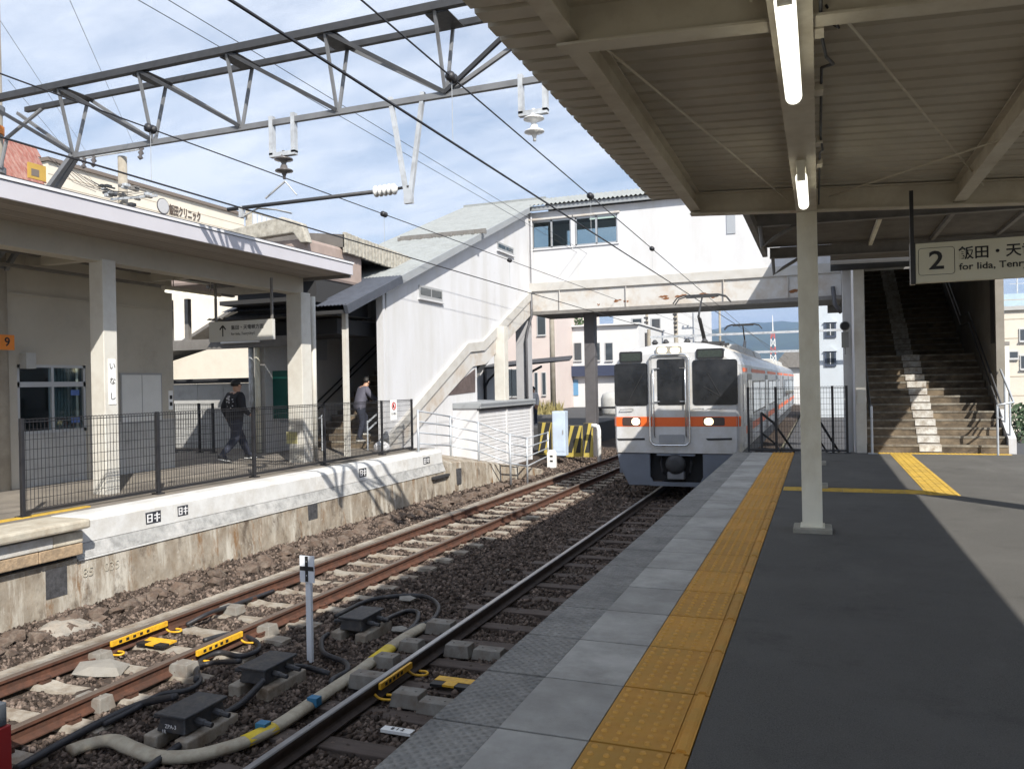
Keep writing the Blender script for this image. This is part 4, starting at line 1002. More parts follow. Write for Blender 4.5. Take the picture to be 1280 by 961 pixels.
# ------------------------------------------------------------------ left stair house
SX = -10.4; BY_ = 29.1
def yz(px, py, X=SX):
    q = pX(px, py, X); return (q.y, q.z)
LS_ = thing('stair_house', 'white walled stair house with small windows and grey roof on the station side', 'stair house', (SX, 22, 0))
w1a, w1b = yz(523, 356), yz(552, 378); w2a, w2b = yz(621, 302), yz(641, 320)
P_ = [(483, 362), (663, 266), (663, 363), (601, 428), (582, 430), (483, 545)]
m = MB(); m.prism([yz(*p) for p in P_], 'x', SX - .16, SX); m.build('wall', WHITEW, LS_)
m = MB(); m.prism([yz(*p) for p in [(480, 548), (582, 429), (601, 427), (663, 362), (664, 372), (603, 438), (585, 440), (480, 560)]], 'x', SX - .1, SX + .10); m.build('ledge', LEDGE, LS_)
m = MB(); m.prism([yz(*p) for p in [(480, 560.5), (585, 440.5), (603, 438.5), (664, 372.5), (664, 392), (606, 455), (590, 458), (480, 582)]], 'x', SX - .12, SX + .045); m.build('stringer', GIRDER, LS_)
y5, z5 = yz(483, 575); y9, z9 = yz(597, 500)
m = MB(); m.prism([(y5, -1.0), (y9, -1.3), (y9, yz(597, 456)[1]), yz(588, 459), (y5, z5)], 'x', SX - .14, SX - .01); m.build('store_wall', WHITEW, LS_)
m = MB(); m.prism([yz(*p, SX + .0) for p in [(553, 495), (594, 490), (594, 461)]], 'x', SX - .012, SX + .004); m.build('store_window', mat('brown_panel', (.10, .075, .07), .5, var=.3, scale=6), LS_)
for px_ in (545, 565, 592):
    a = yz(px_, 500); m = MB(); m.box(SX - .012, SX + .004, a[0] - .012, a[0] + .012, -1.0, a[1] - .05); m.build('door_joint', flat('joint_grey', (.45, .45, .46), .7), LS_)
m = MB(); m.box(-13.0, SX - .14, y9 - .15, y9, -1.3, yz(597, 462)[1]); m.build('store_side', WHITEW, LS_)
for a, c in ((w1a, w1b), (w2a, w2b)):
    m = MB(); m.box(SX - .02, SX + .035, a[0], c[0], c[1], a[1]); fr_ = m.build('window_frame', ALU, LS_)
    mid = (a[0] + c[0]) / 2
    for y0, y1 in ((a[0] + .06, mid - .03), (mid + .03, c[0] - .06)):
        m = MB(); m.box(SX + .03, SX + .038, y0, y1, c[1] + .09, a[1] - .06); m.build('pane', SHADE, fr_)
    m = MB(); m.box(SX, SX + .08, a[0] - .05, c[0] + .05, c[1] - .05, c[1]); m.build('sill', WHITEW, fr_)
# inner wall, steps
m = MB(); m.prism([(16.6, -.02), (29.2, -.02), (29.2, 8.4), (16.6, 3.9)], 'x', -13.25, -13.1); m.build('inner_wall', mat('inner_wall_paint', (.42, .41, .40), .8, var=.08, scale=2), LS_)
flight(13, 18.3, 0, -13.1, SX - .16, LS_, noses=True)
m = MB(); m.box(-13.1, SX - .16, 22.2, 23.5, 1.95, 2.147); m.build('landing', STEPM, LS_)
flight(18, 23.45, 2.145, -13.1, SX - .16, LS_, noses=False)
m = MB(); m.prism([(18.6, -.4), (22.2, 1.6), (23.5, 1.7), (29.1, 4.8), (29.1, 4.55), (23.6, 1.5), (22.3, 1.4), (19.2, -.4)], 'x', -13.1, SX - .17); m.build('stair_slab', UNDER, LS_)
a = pX(390, 403, -13.09); c = pX(408, 450, -13.09)
m = MB(); m.box(-13.1, -13.06, a.y, c.y, c.z, a.z); m.build('poster_frame', flat('poster_grey', (.30, .31, .33), .5), LS_)
for dz in (.75, .95):
    m = MB(); m.tube([(-13.0, 18.2, dz), (-13.0, 22.2, 2.145 + dz), (-13.0, 23.4, 2.15 + dz), (-13.0, 28.8, 5.1 + dz)], .025, 6); m.build('handrail', BLACKM, LS_)
    m = MB(); m.tube([(-10.75, 17.6, dz - .25), (-10.75, 18.2, dz), (-10.75, 19.4, .55 + dz)], .025, 6); m.build('handrail', PIPEM, LS_)
for Y_ in (17.6, 18.4): m = MB(); m.cyl((-10.75, Y_, 0), (-10.75, Y_, .75), .025, n=6); m.build('handrail_post', PIPEM, LS_)
q = pX(433, 470, SX)
m = MB(); m.box(SX - .06, SX + .05, q.y - .06, q.y + .05, -.02, 3.45); m.build('post', PILW, LS_)
q = pX(482, 470, SX); m = MB(); m.box(SX - .18, SX + .012, q.y - .1, q.y + .02, -.02, q.z + 2.2); m.build('corner_post', WHITEW, LS_)
# roof
EX = SX + .28
e0 = pX(434, 386, EX); e1 = pX(661, 263, EX)
sl_ = (e1.z - e0.z) / (e1.y - e0.y)
def ez(y): return e0.z + (y - e0.y) * sl_
yb = e1.y
RL0, RL1 = -13.7, EX
pr = []; x = RL0; k = 0
while x < RL1: pr += [(x, 0), (x + .05, .025), (x + .1, 0)]; x += .1
m = MB(); m.sheet(pr, 'y', e0.y - .02, 18.35, .01, lambda q: (q[0], q[1], q[2] + ez(q[1]) + .1)); m.build('roof_sheet', mat('roof_painted_shade', (.055, .062, .08), .6, var=.15, scale=5), LS_)  # near roof stretch coloured dark to stand for the overhang's shade
m = MB(); m.sheet(pr, 'y', 18.36, BY_ + 1.3, .01, lambda q: (q[0], q[1], q[2] + ez(q[1]) + .1)); m.build('roof_sheet', ROOFG, LS_)
m = MB(); m.beam((EX, e0.y - .05, ez(e0.y - .05)), (EX, 18.35, ez(18.35)), .1, .2); m.build('eave_fascia', mat('roof_painted_shade', (.055, .062, .08)), LS_)  # fascia coloured dark along with the painted roof shade
m = MB(); m.beam((EX, 18.36, ez(18.36)), (EX, yb, ez(yb)), .1, .2); m.build('eave_fascia', EDGEG, LS_)
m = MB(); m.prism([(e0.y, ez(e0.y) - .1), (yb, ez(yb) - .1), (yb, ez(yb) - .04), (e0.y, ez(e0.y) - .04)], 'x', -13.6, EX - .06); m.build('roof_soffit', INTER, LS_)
m = MB(); m.beam((RL0, BY_ + 1.3, ez(BY_ + 1.3) + .12), (RL1, BY_ + 1.3, ez(BY_ + 1.3) + .12), .2, .08); m.build('ridge_cap', ROOFG, LS_)
best = min((abs((pX(505, 299, -13.3).z) - 0) * 0 + abs(pY(505, 299, y_ / 10).z - (ez(y_ / 10) + .15)), y_ / 10) for y_ in range(180, 290))[1]
x0g, x1g = pY(500, 300, best).x, pY(607, 287, best).x
m = MB(); m.box(x0g, x1g, best, best + .06, ez(best) + .12, ez(best) + .26); m.build('snow_guard', DARKSTEEL, LS_)
for i in range(9):
    x = x0g + (x1g - x0g) * i / 8; m = MB(); m.box(x - .03, x + .03, best - .12, best + .01, ez(best) + .08, ez(best) + .2); m.build('guard_bracket', DARKSTEEL, LS_)
# small hipped concrete roof standing behind the station roof
OR = thing('kiosk_roof', 'weathered corrugated overhang on a brownish block behind the station roof', 'roof', (-13, 17.5, 4.3))
a = pX(388, 300, -11.0); c = pX(430, 320, -11.0)
m = MB(); m.box(-15.5, -11.05, 15.6, 18.0, 4.2, a.z + .05); m.build('block', mat('brown_block', (.33, .26, .23), .8, var=.12, scale=3), OR, bevel=.08)
WTH = mat('weathered_sheet', (.30, .28, .24), .9, var=.3, scale=8, dirt=(.45, .43, .38), dirt_amt=.5, dscale=9, bump=.6)
pts_ = [(-15.6, a.z + .1), (-11.6, a.z + .55), (-11.05, a.z + .35), (-10.9, a.z - .1)]
m = MB(); m.prism(pts_ + [(-11.1, a.z - .1), (-11.3, a.z + .15), (-15.6, a.z - .05)], 'y', 15.4, 15.62); m.build('verge', WTH, OR, bevel=.03)
p0 = pX(430, 303, -10.95); p1 = pX(516, 334, -10.95)
nn = 22
for i in range(nn):
    t = i / nn; t1 = (i + .82) / nn
    ya_ = p0.y + (p1.y - p0.y) * t; yb_ = p0.y + (p1.y - p0.y) * t1; za = p0.z + (p1.z - p0.z) * t; h_ = .5 - .0 * t + RNG.uniform(-.02, .02)
    m = MB(); m.box(-11.0, -10.9, ya_, yb_, za - h_ / 2, za + h_ / 2); m.build('eave_piece', WTH, OR, bevel=.02)
m = MB(); m.add([(-10.95, p0.y, p0.z + .2), (-10.95, p1.y, p1.z + .2), (-13.5, p1.y, p1.z + .5), (-13.5, p0.y, p0.z + .5), (-10.95, p0.y, p0.z - .12), (-10.95, p1.y, p1.z - .12), (-13.5, p1.y, p1.z + .1), (-13.5, p0.y, p0.z + .1)], [(0, 1, 2, 3), (7, 6, 5, 4), (0, 4, 5, 1), (1, 5, 6, 2), (3, 2, 6, 7), (0, 3, 7, 4)]); m.build('roof_slope', DARKROOF, OR)
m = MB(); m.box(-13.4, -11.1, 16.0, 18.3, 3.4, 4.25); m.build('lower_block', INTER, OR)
# ------------------------------------------------------------------ footbridge span
BY = 29.1
def xz(px, py, Y=BY):
    q = pY(px, py, Y); return (q.x, q.z)
FB = thing('footbridge', 'white footbridge span with a rust-stained girder and sliding windows over the tracks', 'footbridge', (-5, BY, -1.3))
xl, xr = xz(662, 300)[0], .72
zf = xz(700, 352)[1]; zl = xz(700, 363)[1]; zg = xz(700, 378)[1] ; zb = xz(700, 392)[1]; zt = xz(700, 263)[1]
wa, wb = xz(664, 278), xz(714, 308); wc, wd = xz(718, 271), xz(772, 303)
WZ1, WZ0 = (wa[1] + wc[1]) / 2, (wb[1] + wd[1]) / 2
m = MB()
m.box(xl, xr, BY, BY + .15, zf, WZ0); m.box(xl, xr, BY, BY + .15, WZ1, zt)
m.box(xl, wa[0] + .02, BY, BY + .15, WZ0, WZ1); m.box(wb[0], wc[0], BY, BY + .15, WZ0, WZ1); m.box(wd[0], xr, BY, BY + .15, WZ0, WZ1)
m.build('wall', WHITEW, FB)
m = MB(); m.box(xl, xr, BY + 2.3, BY + 2.45, zf, WZ0); m.box(xl, xr, BY + 2.3, BY + 2.45, WZ1, zt)
for x0, x1 in ((xl, -9.6), (-6.6, -3), (-1.5, xr)): m.box(x0, x1, BY + 2.3, BY + 2.45, WZ0, WZ1)
m.build('wall', mat('bridge_inner', (.62, .61, .60), .8, var=.05), FB)
m = MB(); m.box(xl - 3, xr + 2, BY + .02, BY + 2.4, zf - .2, zf - .02); m.build('floor', UNDER, FB)
m = MB(); m.box(xl - 3, xr + 2, BY + .1, BY + 2.4, zt - .06, zt); m.build('ceiling', UNDER, FB)
m = MB(); m.box(-8.3, -7.2, BY + 1.2, BY + 1.28, zt - .2, zt - .14); m.build('lamp_tube', TUBE, FB)
m = MB(); m.box(xl - .02, xr, BY - .10, BY + .1, zl, zf); m.build('ledge', LEDGE, FB, bevel=.015)
m = MB(); m.box(xl, xr, BY - .02, BY + .04, zb + .12, zl); m.box(xl, xr, BY - .1, BY + .14, zb, zb + .06); gd = m.build('girder', GIRDER, FB)
m = MB(); m.box(xl, xr, BY + .141, BY + 2.5, zb + .01, zb + .35); m.build('deck_underside', UNDER, FB)
m = MB(); m.box(xl, xr, BY - .105, BY + .1, zb - .012, zb + .118); m.build('bottom_flange', DARKSTEEL, FB)
for px_ in (700, 783, 905, 985):
    X_ = xz(px_, 370)[0]; m = MB(); m.box(X_ - .012, X_ + .012, BY - .09, BY - .02, zb + .12, zl); m.build('stiffener', GIRDER, FB)
for px_, py_, w_, h_ in ((772, 376, .26, .16), (783, 377, .2, .13), (748, 381, .1, .08), (829, 372, .5, .16), (852, 370, .45, .14), (876, 368, .5, .12), (990, 364, .4, .14), (893, 372, .2, .1)):
    c = xz(px_, py_)
    for rep in range(5):
        n_ = 9; cx_, cz_ = c[0] + RNG.uniform(-.8, .8) * w_ / 2, max(zb + .2, c[1] + RNG.uniform(-.6, .6) * h_ / 2)
        pl = [(cx_ + w_ * .35 * RNG.uniform(.3, 1) * math.cos(2 * PI * k / n_), cz_ + h_ * .35 * RNG.uniform(.3, 1) * math.sin(2 * PI * k / n_)) for k in range(n_)]
        m = MB(); m.prism(pl, 'y', BY - .023 - rep * .0012, BY - .01); m.build('rust_patch', RUSTM, gd)
for a, c in ((wa, wb), (wc, wd)):
    m = MB(); x0, x1 = a[0] + .02, c[0]; xm = (x0 + x1) / 2
    for bb in ((x0, x1, WZ1 - .06, WZ1), (x0, x1, WZ0, WZ0 + .06), (x0, x0 + .05, WZ0, WZ1), (x1 - .05, x1, WZ0, WZ1), (xm - .035, xm + .035, WZ0, WZ1)): m.box(bb[0], bb[1], BY + .03, BY + .11, bb[2], bb[3])
    wf = m.build('window_frame', ALU, FB)
    for u0, u1 in ((x0 + .05, xm - .035), (xm + .035, x1 - .05)):
        m = MB(); m.box(u0, u1, BY + .06, BY + .068, WZ0 + .06, WZ1 - .06); m.build('pane', WINGL, wf)
    m = MB(); m.box(x0 - .06, x1 + .06, BY - .05, BY + .03, WZ0 - .05, WZ0); m.build('sill', WHITEW, wf)
    m = MB(); m.box(x0 - .1, x1 + .1, BY - .06, BY + .0, WZ1 + .02, WZ1 + .09); m.build('hood', GIRDER, wf)
a = xz(908, 268); m = MB(); m.box(a[0], a[0] + .3, BY - .03, BY + .01, a[1] - .7, a[1]); m.build('vent_panel', flat('vent_grey', (.33, .35, .38), .5), FB)
pr = []; x = -10.3
while x < 1.4: pr += [(x, 0), (x + .085, .07), (x + .17, 0)]; x += .17
ze = xz(700, 258)[1] + .03
def rf(q): return (q[0], q[1], q[2] + ze + (q[1] - (BY - .35)) * .36)
m = MB(); m.sheet(pr, 'y', BY - .35, BY + 1.35, .01, rf); m.build('roof_sheet', ROOFG, FB)
def rf2(q): return (q[0], q[1], q[2] + ze + 1.7 * .36 - (q[1] - (BY + 1.35)) * .36)
m = MB(); m.sheet(pr, 'y', BY + 1.35, BY + 3.0, .01, rf2); m.build('roof_sheet', ROOFG, FB)
m = MB(); m.box(xl, xr + .3, BY - .26, BY - .18, ze - .16, ze + .0); m.build('gutter', EDGEG, FB)
m = MB(); m.box(xl, xr, BY - .17, BY + .0, ze - .08, ze - .04); m.build('eave_board', WHITEW, FB)
# supports
for px0, px1, Y_, M_ in ((730.5, 743.5, BY + .9, mat('support_dark', (.10, .095, .10), .6, var=.15)), (645, 660, BY - .15, mat('support_grey', (.40, .40, .42), .7, var=.06)), (617.5, 630.5, 25.4, PILW)):
    a = pY(px0, 450, Y_).x; c = pY(px1, 450, Y_).x
    m = MB(); m.box(a, c, Y_, Y_ + (c - a), -1.5, zb + .05 if Y_ > 28 else 3.6); m.build('support_column', M_, FB, bevel=.015)
m = MB(); a = pY(664, 395, BY - .2); m.tube([(a.x, BY - .15, a.z + .9), (a.x, BY - .15, a.z), (a.x - .15, BY - .2, a.z - .5), (a.x - .2, BY - .25, a.z - .9), (a.x - .2, BY - .25, -.3)], .05, 8); m.build('downpipe', flat('pipe_dark', (.10, .10, .11), .5), FB, smooth=True)
m = MB(); a = pY(662, 280, BY - .1); m.cyl((a.x + .05, BY - .05, zf), (a.x + .05, BY - .05, zt), .035, n=8); m.build('downpipe', WHITEW, FB)
m = MB(); a = pY(1045, 362, BY); m.tube([(a.x - .1, BY - .05, a.z + .1), (a.x - .05, BY - .1, a.z - .5), (a.x + .15, BY - .15, a.z - .8)], .07, 8); m.build('drain_elbow', flat('pipe_dark', (.10, .10, .11)), FB, smooth=True)
# ------------------------------------------------------------------ shed, pipe fence and things at the ramp
HX = -9.6
h0 = pX(597, 505, HX); h1 = pX(664, 502, HX)
HD = thing('shed', 'low white slatted shed with a grey flat roof under the stair house', 'shed', (HX, h0.y + 2, -1.2))
m = MB(); m.box(HX - 2.2, HX - .03, h0.y, h1.y, -1.3, h0.z - .12); m.build('body', WHITEW, HD)
nsl = 16; zz0 = -.95; zz1 = h0.z - .2
for i in range(nsl):
    z = zz0 + (zz1 - zz0) * i / nsl
    m = MB(); m.prism([(HX - .03, z), (HX - .018, z + .01), (HX - .03, z + (zz1 - zz0) / nsl - .004)], 'y', h0.y + .06, h1.y - .06); m.build('slat', WHITEW, HD)
for t in (0, .5, 1):
    y = h0.y + .03 + (h1.y - h0.y - .06) * t; m = MB(); m.box(HX - .03, HX + .02, y - .03, y + .03, -1.2, zz1); m.build('mullion', WHITEW, HD)
m = MB(); m.box(HX - 2.4, HX + .12, h0.y - .05, h1.y + .15, h0.z - .14, h0.z + .04); m.build('roof', EDGEG, HD, bevel=.02)
m = MB(); m.box(HX - .02, HX + .05, h0.y, h1.y + .1, h0.z - .2, h0.z - .14); m.build('eave_board', flat('eave_dark', (.06, .06, .065), .7), HD)
PF = [(-9.2, 17.4, -.05), (-9.5, 19.85, -.30), (-8.95, 20.5, -.5), (-8.1, 20.75, -.85), (-7.95, 21.7, -1.02), (-8.75, 26.0, -1.12)]
RF = thing('pipe_railing', 'grey four-rail pipe railing at the sloping platform end', 'railing', PF[0])
for p in PF:
    m = MB(); m.cyl((p[0], p[1], p[2] - .35), (p[0], p[1], p[2] + 1.08), .03, n=10); m.build('post', PIPEM, RF, smooth=True)
for p, q in zip(PF, PF[1:]):
    for h_ in (.25, .52, .79, 1.05): m = MB(); m.cyl((p[0], p[1], p[2] + h_), (q[0], q[1], q[2] + h_), .02, n=8); m.build('rail_pipe', PIPEM, RF, smooth=True)
q = pZ(690, 580, -1.1)
MKR = thing('track_marker', 'small white distance marker beside the rails at the railing foot', 'marker', (q.x, q.y, -1.2))
m = MB(); m.box(q.x - .15, q.x + .15, q.y - .06, q.y + .06, -1.25, -.72); m.prism([(q.x - .15, -.72), (q.x + .15, -.72), (q.x + .08, -.62), (q.x - .08, -.62)], 'y', q.y - .06, q.y + .06); m.build('post', flat('np_white', (.76, .76, .75)), MKR)
for z_ in (-.86, -1.02): m = MB(); m.box(q.x - .05, q.x + .05, q.y - .066, q.y - .058, z_, z_ + .06); m.build('mark', INK, MKR)
CABM = mat('cabinet_blue', (.50, .60, .74), .5, var=.06, scale=3, dirt=(.42, .48, .56), dirt_amt=.3)
YC = 26.6
a = pY(690, 514, YC); c = pY(707, 566, YC)
CB_ = thing('equipment_cabinet', 'pale blue equipment cabinet in front of the striped barriers', 'cabinet', ((a.x + c.x) / 2, YC, c.z))
m = MB(); m.box(a.x, c.x, YC, YC + .35, c.z - .1, a.z); m.build('body', CABM, CB_, bevel=.01)
m = MB(); m.box(a.x + .03, c.x - .03, YC - .012, YC, c.z + .05, a.z - .04); dr = m.build('door', CABM, CB_, bevel=.004)
m = MB(); m.box(c.x - .1, c.x - .06, YC - .03, YC - .012, (a.z + c.z) / 2 - .08, (a.z + c.z) / 2 + .08); m.build('handle', ALU, dr)
YEL = flat('barrier_yellow', (.46, .36, .08), .7); BLK = flat('barrier_black', (.03, .03, .03), .6)
for k, (px0, px1, py0, py1, Y_, lb) in enumerate(((672, 690, 528, 567, 28.4, 'black and yellow striped barrier board left of the blue cabinet'), (707, 728, 532, 566, 28.0, 'black and yellow striped barrier board right of the blue cabinet'), (729, 741, 529, 566, 27.4, 'narrow black and yellow striped barrier post by the white pipe'))):
    a = pY(px0, py0, Y_); c = pY(px1, py1, Y_)
    bd = thing('striped_barrier', lb, 'barrier', ((a.x + c.x) / 2, Y_, c.z))
    m = MB(); m.box(a.x, c.x, Y_, Y_ + .08, c.z - .15, a.z); m.build('board', YEL, bd)
    hgt = a.z - c.z; wdt = c.x - a.x; t = -.3
    while t < wdt + .6:
        pl = [(a.x + max(0, min(wdt, t)), c.z), (a.x + max(0, min(wdt, t + .19)), c.z), (a.x + max(0, min(wdt, t + .19 + .3)), a.z), (a.x + max(0, min(wdt, t + .3)), a.z)]
        if pl[1][0] - pl[0][0] > .01 or pl[2][0] - pl[3][0] > .01:
            m = MB(); m.prism(pl, 'y', Y_ - .004, Y_ - .001); m.build('stripe', BLK, bd)
        t += .33
q = pY(749, 565, 27.0); r_ = pY(744, 532, 27.0)
WP = MB(); WP.tube([(q.x, 27.0, -1.4), (q.x, 27.0, r_.z - .15), (q.x - .03, 27, r_.z - .03), (q.x - .12, 27.0, r_.z), (q.x - .25, 27, r_.z)], .075, 10)
tag(WP.build('bent_pipe', flat('np_white', (.76, .76, .75)), smooth=True), 'white bent pipe standing beside the train and the striped barriers', 'pipe')
# ------------------------------------------------------------------ train
TX = -3.22; TY = 19.02
STEEL = mat('stainless_side', (.50, .51, .53), .32, metal=.75, var=.06, scale=2, stretch=(1, .2, 3))
TWHITE = mat('train_white', (.56, .565, .58), .35, var=.04, scale=1.5, dirt=(.43, .41, .37), dirt_amt=.45, dscale=1.2, dirt2=[((.33, .29, .24), 2.2, (1, 1, .35), .62, .78)], coat=.3)
TROOF = mat('train_roof', (.50, .47, .42), .7, var=.12, scale=2, dirt=(.36, .31, .24), dirt_amt=.5, dscale=1.5)
ORANGE = flat('stripe_orange', (.78, .13, .02), .4)
SKIRT = mat('skirt_grey', (.15, .17, .21), .5, var=.08)
CHROME = flat('chrome_rail', (.72, .73, .74), .18, .9)
HP = [(1.47, -.10), (1.49, .1), (1.49, 1.78), (1.475, 1.98), (1.42, 2.14), (1.28, 2.30), (1.02, 2.43), (.62, 2.52), (.2, 2.555)]
PROF = HP + [(-x, z) for x, z in reversed(HP)]
def car(y0, L, label, cab):
    t = thing('train_car', label, 'train', (TX, y0 + L / 2, -1.1), 'cars of the arriving train')
    if cab: secs = [(0, .945, .60), (.05, .972, .74), (.14, .99, .86), (.35, 1, .94), (.7, 1, .985), (1.1, 1, 1.0)]
    else: secs = [(0, 1, 1)]
    ys_ = [(y0 + a, w, k) for a, w, k in secs] + [(y0 + L, 1, 1)]
    m = MB(); n = len(PROF)
    for (y, w, k) in ys_:
        for (x, z) in PROF: m.v.append((TX + x * w, y, z if z < 1.9 else 1.9 + (z - 1.9) * k))
    for j in range(len(ys_) - 1):
        for i in range(n - 1):
            m.f.append((j * n + i, j * n + i + 1, (j + 1) * n + i + 1, (j + 1) * n + i))
            roof = 5 <= i < n - 6
            m.m.append(0 if (cab and j < 4) else (2 if roof else 1))
    m.f.append(tuple(range(n - 1, -1, -1))); m.m.append(0 if cab else 1)
    m.f.append(tuple((len(ys_) - 1) * n + i for i in range(n))); m.m.append(1)
    body = m.build('body', [TWHITE, STEEL, TROOF], t)
    # sides
    for s_ in (-1, 1):
        xs_ = TX + s_ * 1.49
        def sp(y0_, y1_, z0, z1, d0=.0, d1=.008): 
            mm = MB(); mm.box(xs_ + s_ * d0, xs_ + s_ * d1, y0_, y1_, z0, z1); return mm
        dy_ = [y0 + 2.2, y0 + 9.2, y0 + 16.2]
        if cab:
            cdr = sp(y0 + .85, y0 + 1.45, -.02, 1.72).build('crew_door', STEEL, t); sp(y0 + .95, y0 + 1.35, .85, 1.5, .006, .012).build('pane', DKGLASS, cdr)
        for yd in dy_:
            d_ = sp(yd, yd + 1.3, -.06, 1.76).build('door', flat('door_dark', (.10, .10, .11), .35, .5), t)
            for k in (0, 1): sp(yd + .1 + k * .62, yd + .58 + k * .62, .55, 1.6, .006, .013).build('pane', DKGLASS, d_)
        for ya_, yb_ in ((dy_[0] + 1.7, dy_[0] + 4.1), (dy_[0] + 4.3, dy_[1] - .4), (dy_[1] + 1.7, dy_[1] + 4.1), (dy_[1] + 4.3, dy_[2] - .4), (dy_[2] + 1.7, y0 + L - .4)):
            w_ = sp(ya_, yb_, .68, 1.58, .0, .01).build('side_window', flat('frame_black', (.02, .02, .022), .3), t)
            sp(ya_ + .05, yb_ - .05, .73, 1.53, .008, .015).build('pane', SHADE, w_)
        prev = y0 + (.9 if cab else .1)
        for yd in dy_ + [y0 + L - .05]:
            for z0, z1 in ((.27, .46), (1.80, 1.90)):
                sp(prev + .03, yd - .03, z0, z1, .0, .004).build('side_stripe', ORANGE, t)
            for z in (.02, .12, .52, .60):
                sp(prev + .05, yd - .05, z, z + .02, 0, .012).build('side_bead', STEEL, t)
            prev = yd + 1.3
    # roof gear
    for yy in (y0 + 4.9 if cab else y0 + 4, y0 + 9, y0 + 13):
        m = MB(); m.prism([(TX - .95, 2.44), (TX + .95, 2.44), (TX + .85, 2.72), (TX - .85, 2.72)], 'y', yy + (1.6 if yy < y0 + 6 else 0), yy + 3.2); m.build('air_conditioner', mat('aircon', (.42, .42, .41), .6, var=.1), t, bevel=.04)
    # underframe and bogies
    m = MB(); m.box(TX - 1.3, TX + 1.3, y0 + 1.2, y0 + L - .3, -.62, -.12); m.build('underframe', GALVD, t)
    for yb_ in (y0 + 2.2, y0 + L - 4.3):
        m = MB(); m.box(TX - .95, TX + .95, yb_, yb_ + 2.1, -.85, -.6); bg_ = m.build('bogie', GALVD, t)
        for yw in (yb_, yb_ + 2.1):
            m = MB()
            for s_ in (-1, 1): m.cyl((TX + s_ * .5, yw, -.67), (TX + s_ * .63, yw, -.67), .43, n=20)
            m.cyl((TX - .5, yw, -.67), (TX + .5, yw, -.67), .07); m.build('wheelset', RAILD, bg_)
    return t, body
T1, BODY = car(TY, 20.0, 'white-faced commuter train car with an orange stripe arriving beneath the footbridge', True)
T2, _ = car(TY + 20.4, 20.0, 'stainless train car coupled behind the white-faced front car', False)
FY = TY - .012
def fx(px, py): 
    q = pY(px, py, FY); return (q.x, q.z)
def rrect(x0, x1, z0, z1, r, n=4):
    out = []
    for cx_, cz_, a0 in ((x1 - r, z1 - r, 0), (x0 + r, z1 - r, PI / 2), (x0 + r, z0 + r, PI), (x1 - r, z0 + r, 1.5 * PI)):
        for k in range(n + 1): t = a0 + PI / 2 * k / n; out.append((cx_ + r * math.cos(t), cz_ + r * math.sin(t)))
    return out
def fplate(name, px0, py0, px1, py1, M_, d0, d1=.06, r=.03, parent=None):
    a = fx(px0, py0); c = fx(px1, py1)
    m = MB(); m.prism(rrect(a[0], c[0], c[1], a[1], r), 'y', TY - d0, TY + d1); return m.build(name, M_, parent or T1)
a = fx(768, 521); c = fx(922, 533)
m = MB(); m.box(TX - 1.405, TX + 1.405, TY - .006, TY + .05, c[1], a[1]); m.build('front_stripe', ORANGE, T1)
for s_ in (-1, 1): m = MB(); m.beam((TX + s_ * 1.412, TY + .0, (a[1] + c[1]) / 2), (TX + s_ * 1.49, TY + .15, (a[1] + c[1]) / 2), .012, a[1] - c[1]); m.build('front_stripe', ORANGE, T1)
fplate('windscreen', 767.5, 455, 810, 507, DKGLASS, .012, r=.07); fplate('windscreen', 865, 450, 922.5, 506, DKGLASS, .012, r=.07)
dp = fplate('end_door', 814, 446, 861, 555, TWHITE, .02, r=.08)
fplate('door_window', 821, 449, 857, 506, DKGLASS, .03, r=.05, parent=dp)
fplate('door_stripe', 816, 521.5, 859.5, 533, ORANGE, .024, r=.005, parent=dp)
fplate('step_plate', 824, 543, 856, 554, mat('step_plate_m', (.30, .31, .33), .4, metal=.5), .05, r=.03, parent=dp)
for (x0, y0_, x1, y1_) in ((775, 441, 802, 452), (871, 437, 904, 447)):
    d_ = fplate('destination_panel', x0 - 1, y0_ - 1, x1 + 1, y1_ + 1, flat('panel_black', (.02, .02, .022), .3), .035, .3, r=.05)
    fplate('display', x0 + 1.5, y0_ + 1.2, x1 - 1.5, y1_ - 1.2, mat('led_display', (.035, .045, .038), .3, var=.6, scale=40), .040, .2, r=.01, parent=d_)
hl = fplate('roof_headlight', 820, 433.5, 852, 442, flat('lamp_housing', (.45, .42, .36), .3, .5), .05, .5, r=.05)
for x0, x1 in ((822, 834), (838, 850)): fplate('lamp', x0, 434.5, x1, 441, LAMP, .058, .3, r=.058, parent=hl)
for x0, x1, l0, l1 in ((778, 801, 789.5, 800), (879, 906, 880, 892)):
    h_ = fplate('headlight', x0, 521.5, x1, 532, flat('lamp_dark', (.06, .04, .035), .25), .016, r=.04)
    fplate('lamp', l0, 522.3, l1, 531.3, LAMP, .024, r=.083, parent=h_)
a = fx(811.5, 444); c = fx(863, 556.5)
pl = [(x, TY - .07, z) for x, z in rrect(a[0], c[0], c[1], a[1], .14, 5)]
m = MB(); m.tube(pl + [pl[0], pl[1]], .022, 8); fr_ = m.build('gangway_frame', CHROME, T1, smooth=True)
a2 = fx(817, 450); c2 = fx(858.5, 549)
for X_ in (a2[0], c2[0]):
    m = MB(); m.tube([(X_, TY - .02, a2[1] - .2), (X_, TY - .1, a2[1] - .25), (X_, TY - .1, c2[1] + .1), (X_, TY - .02, c2[1] + .05)], .017, 8); m.build('handrail', CHROME, fr_, smooth=True)
for py_ in (460.5, 502):
    for X0, X1 in ((a2[0] - .02, a2[0] + .14), (c2[0] - .14, c2[0] + .02)):
        z = fx(838, py_)[1]; m = MB(); m.cyl((X0, TY - .05, z), (X1, TY - .05, z), .014, n=6); m.build('grip', CHROME, fr_)
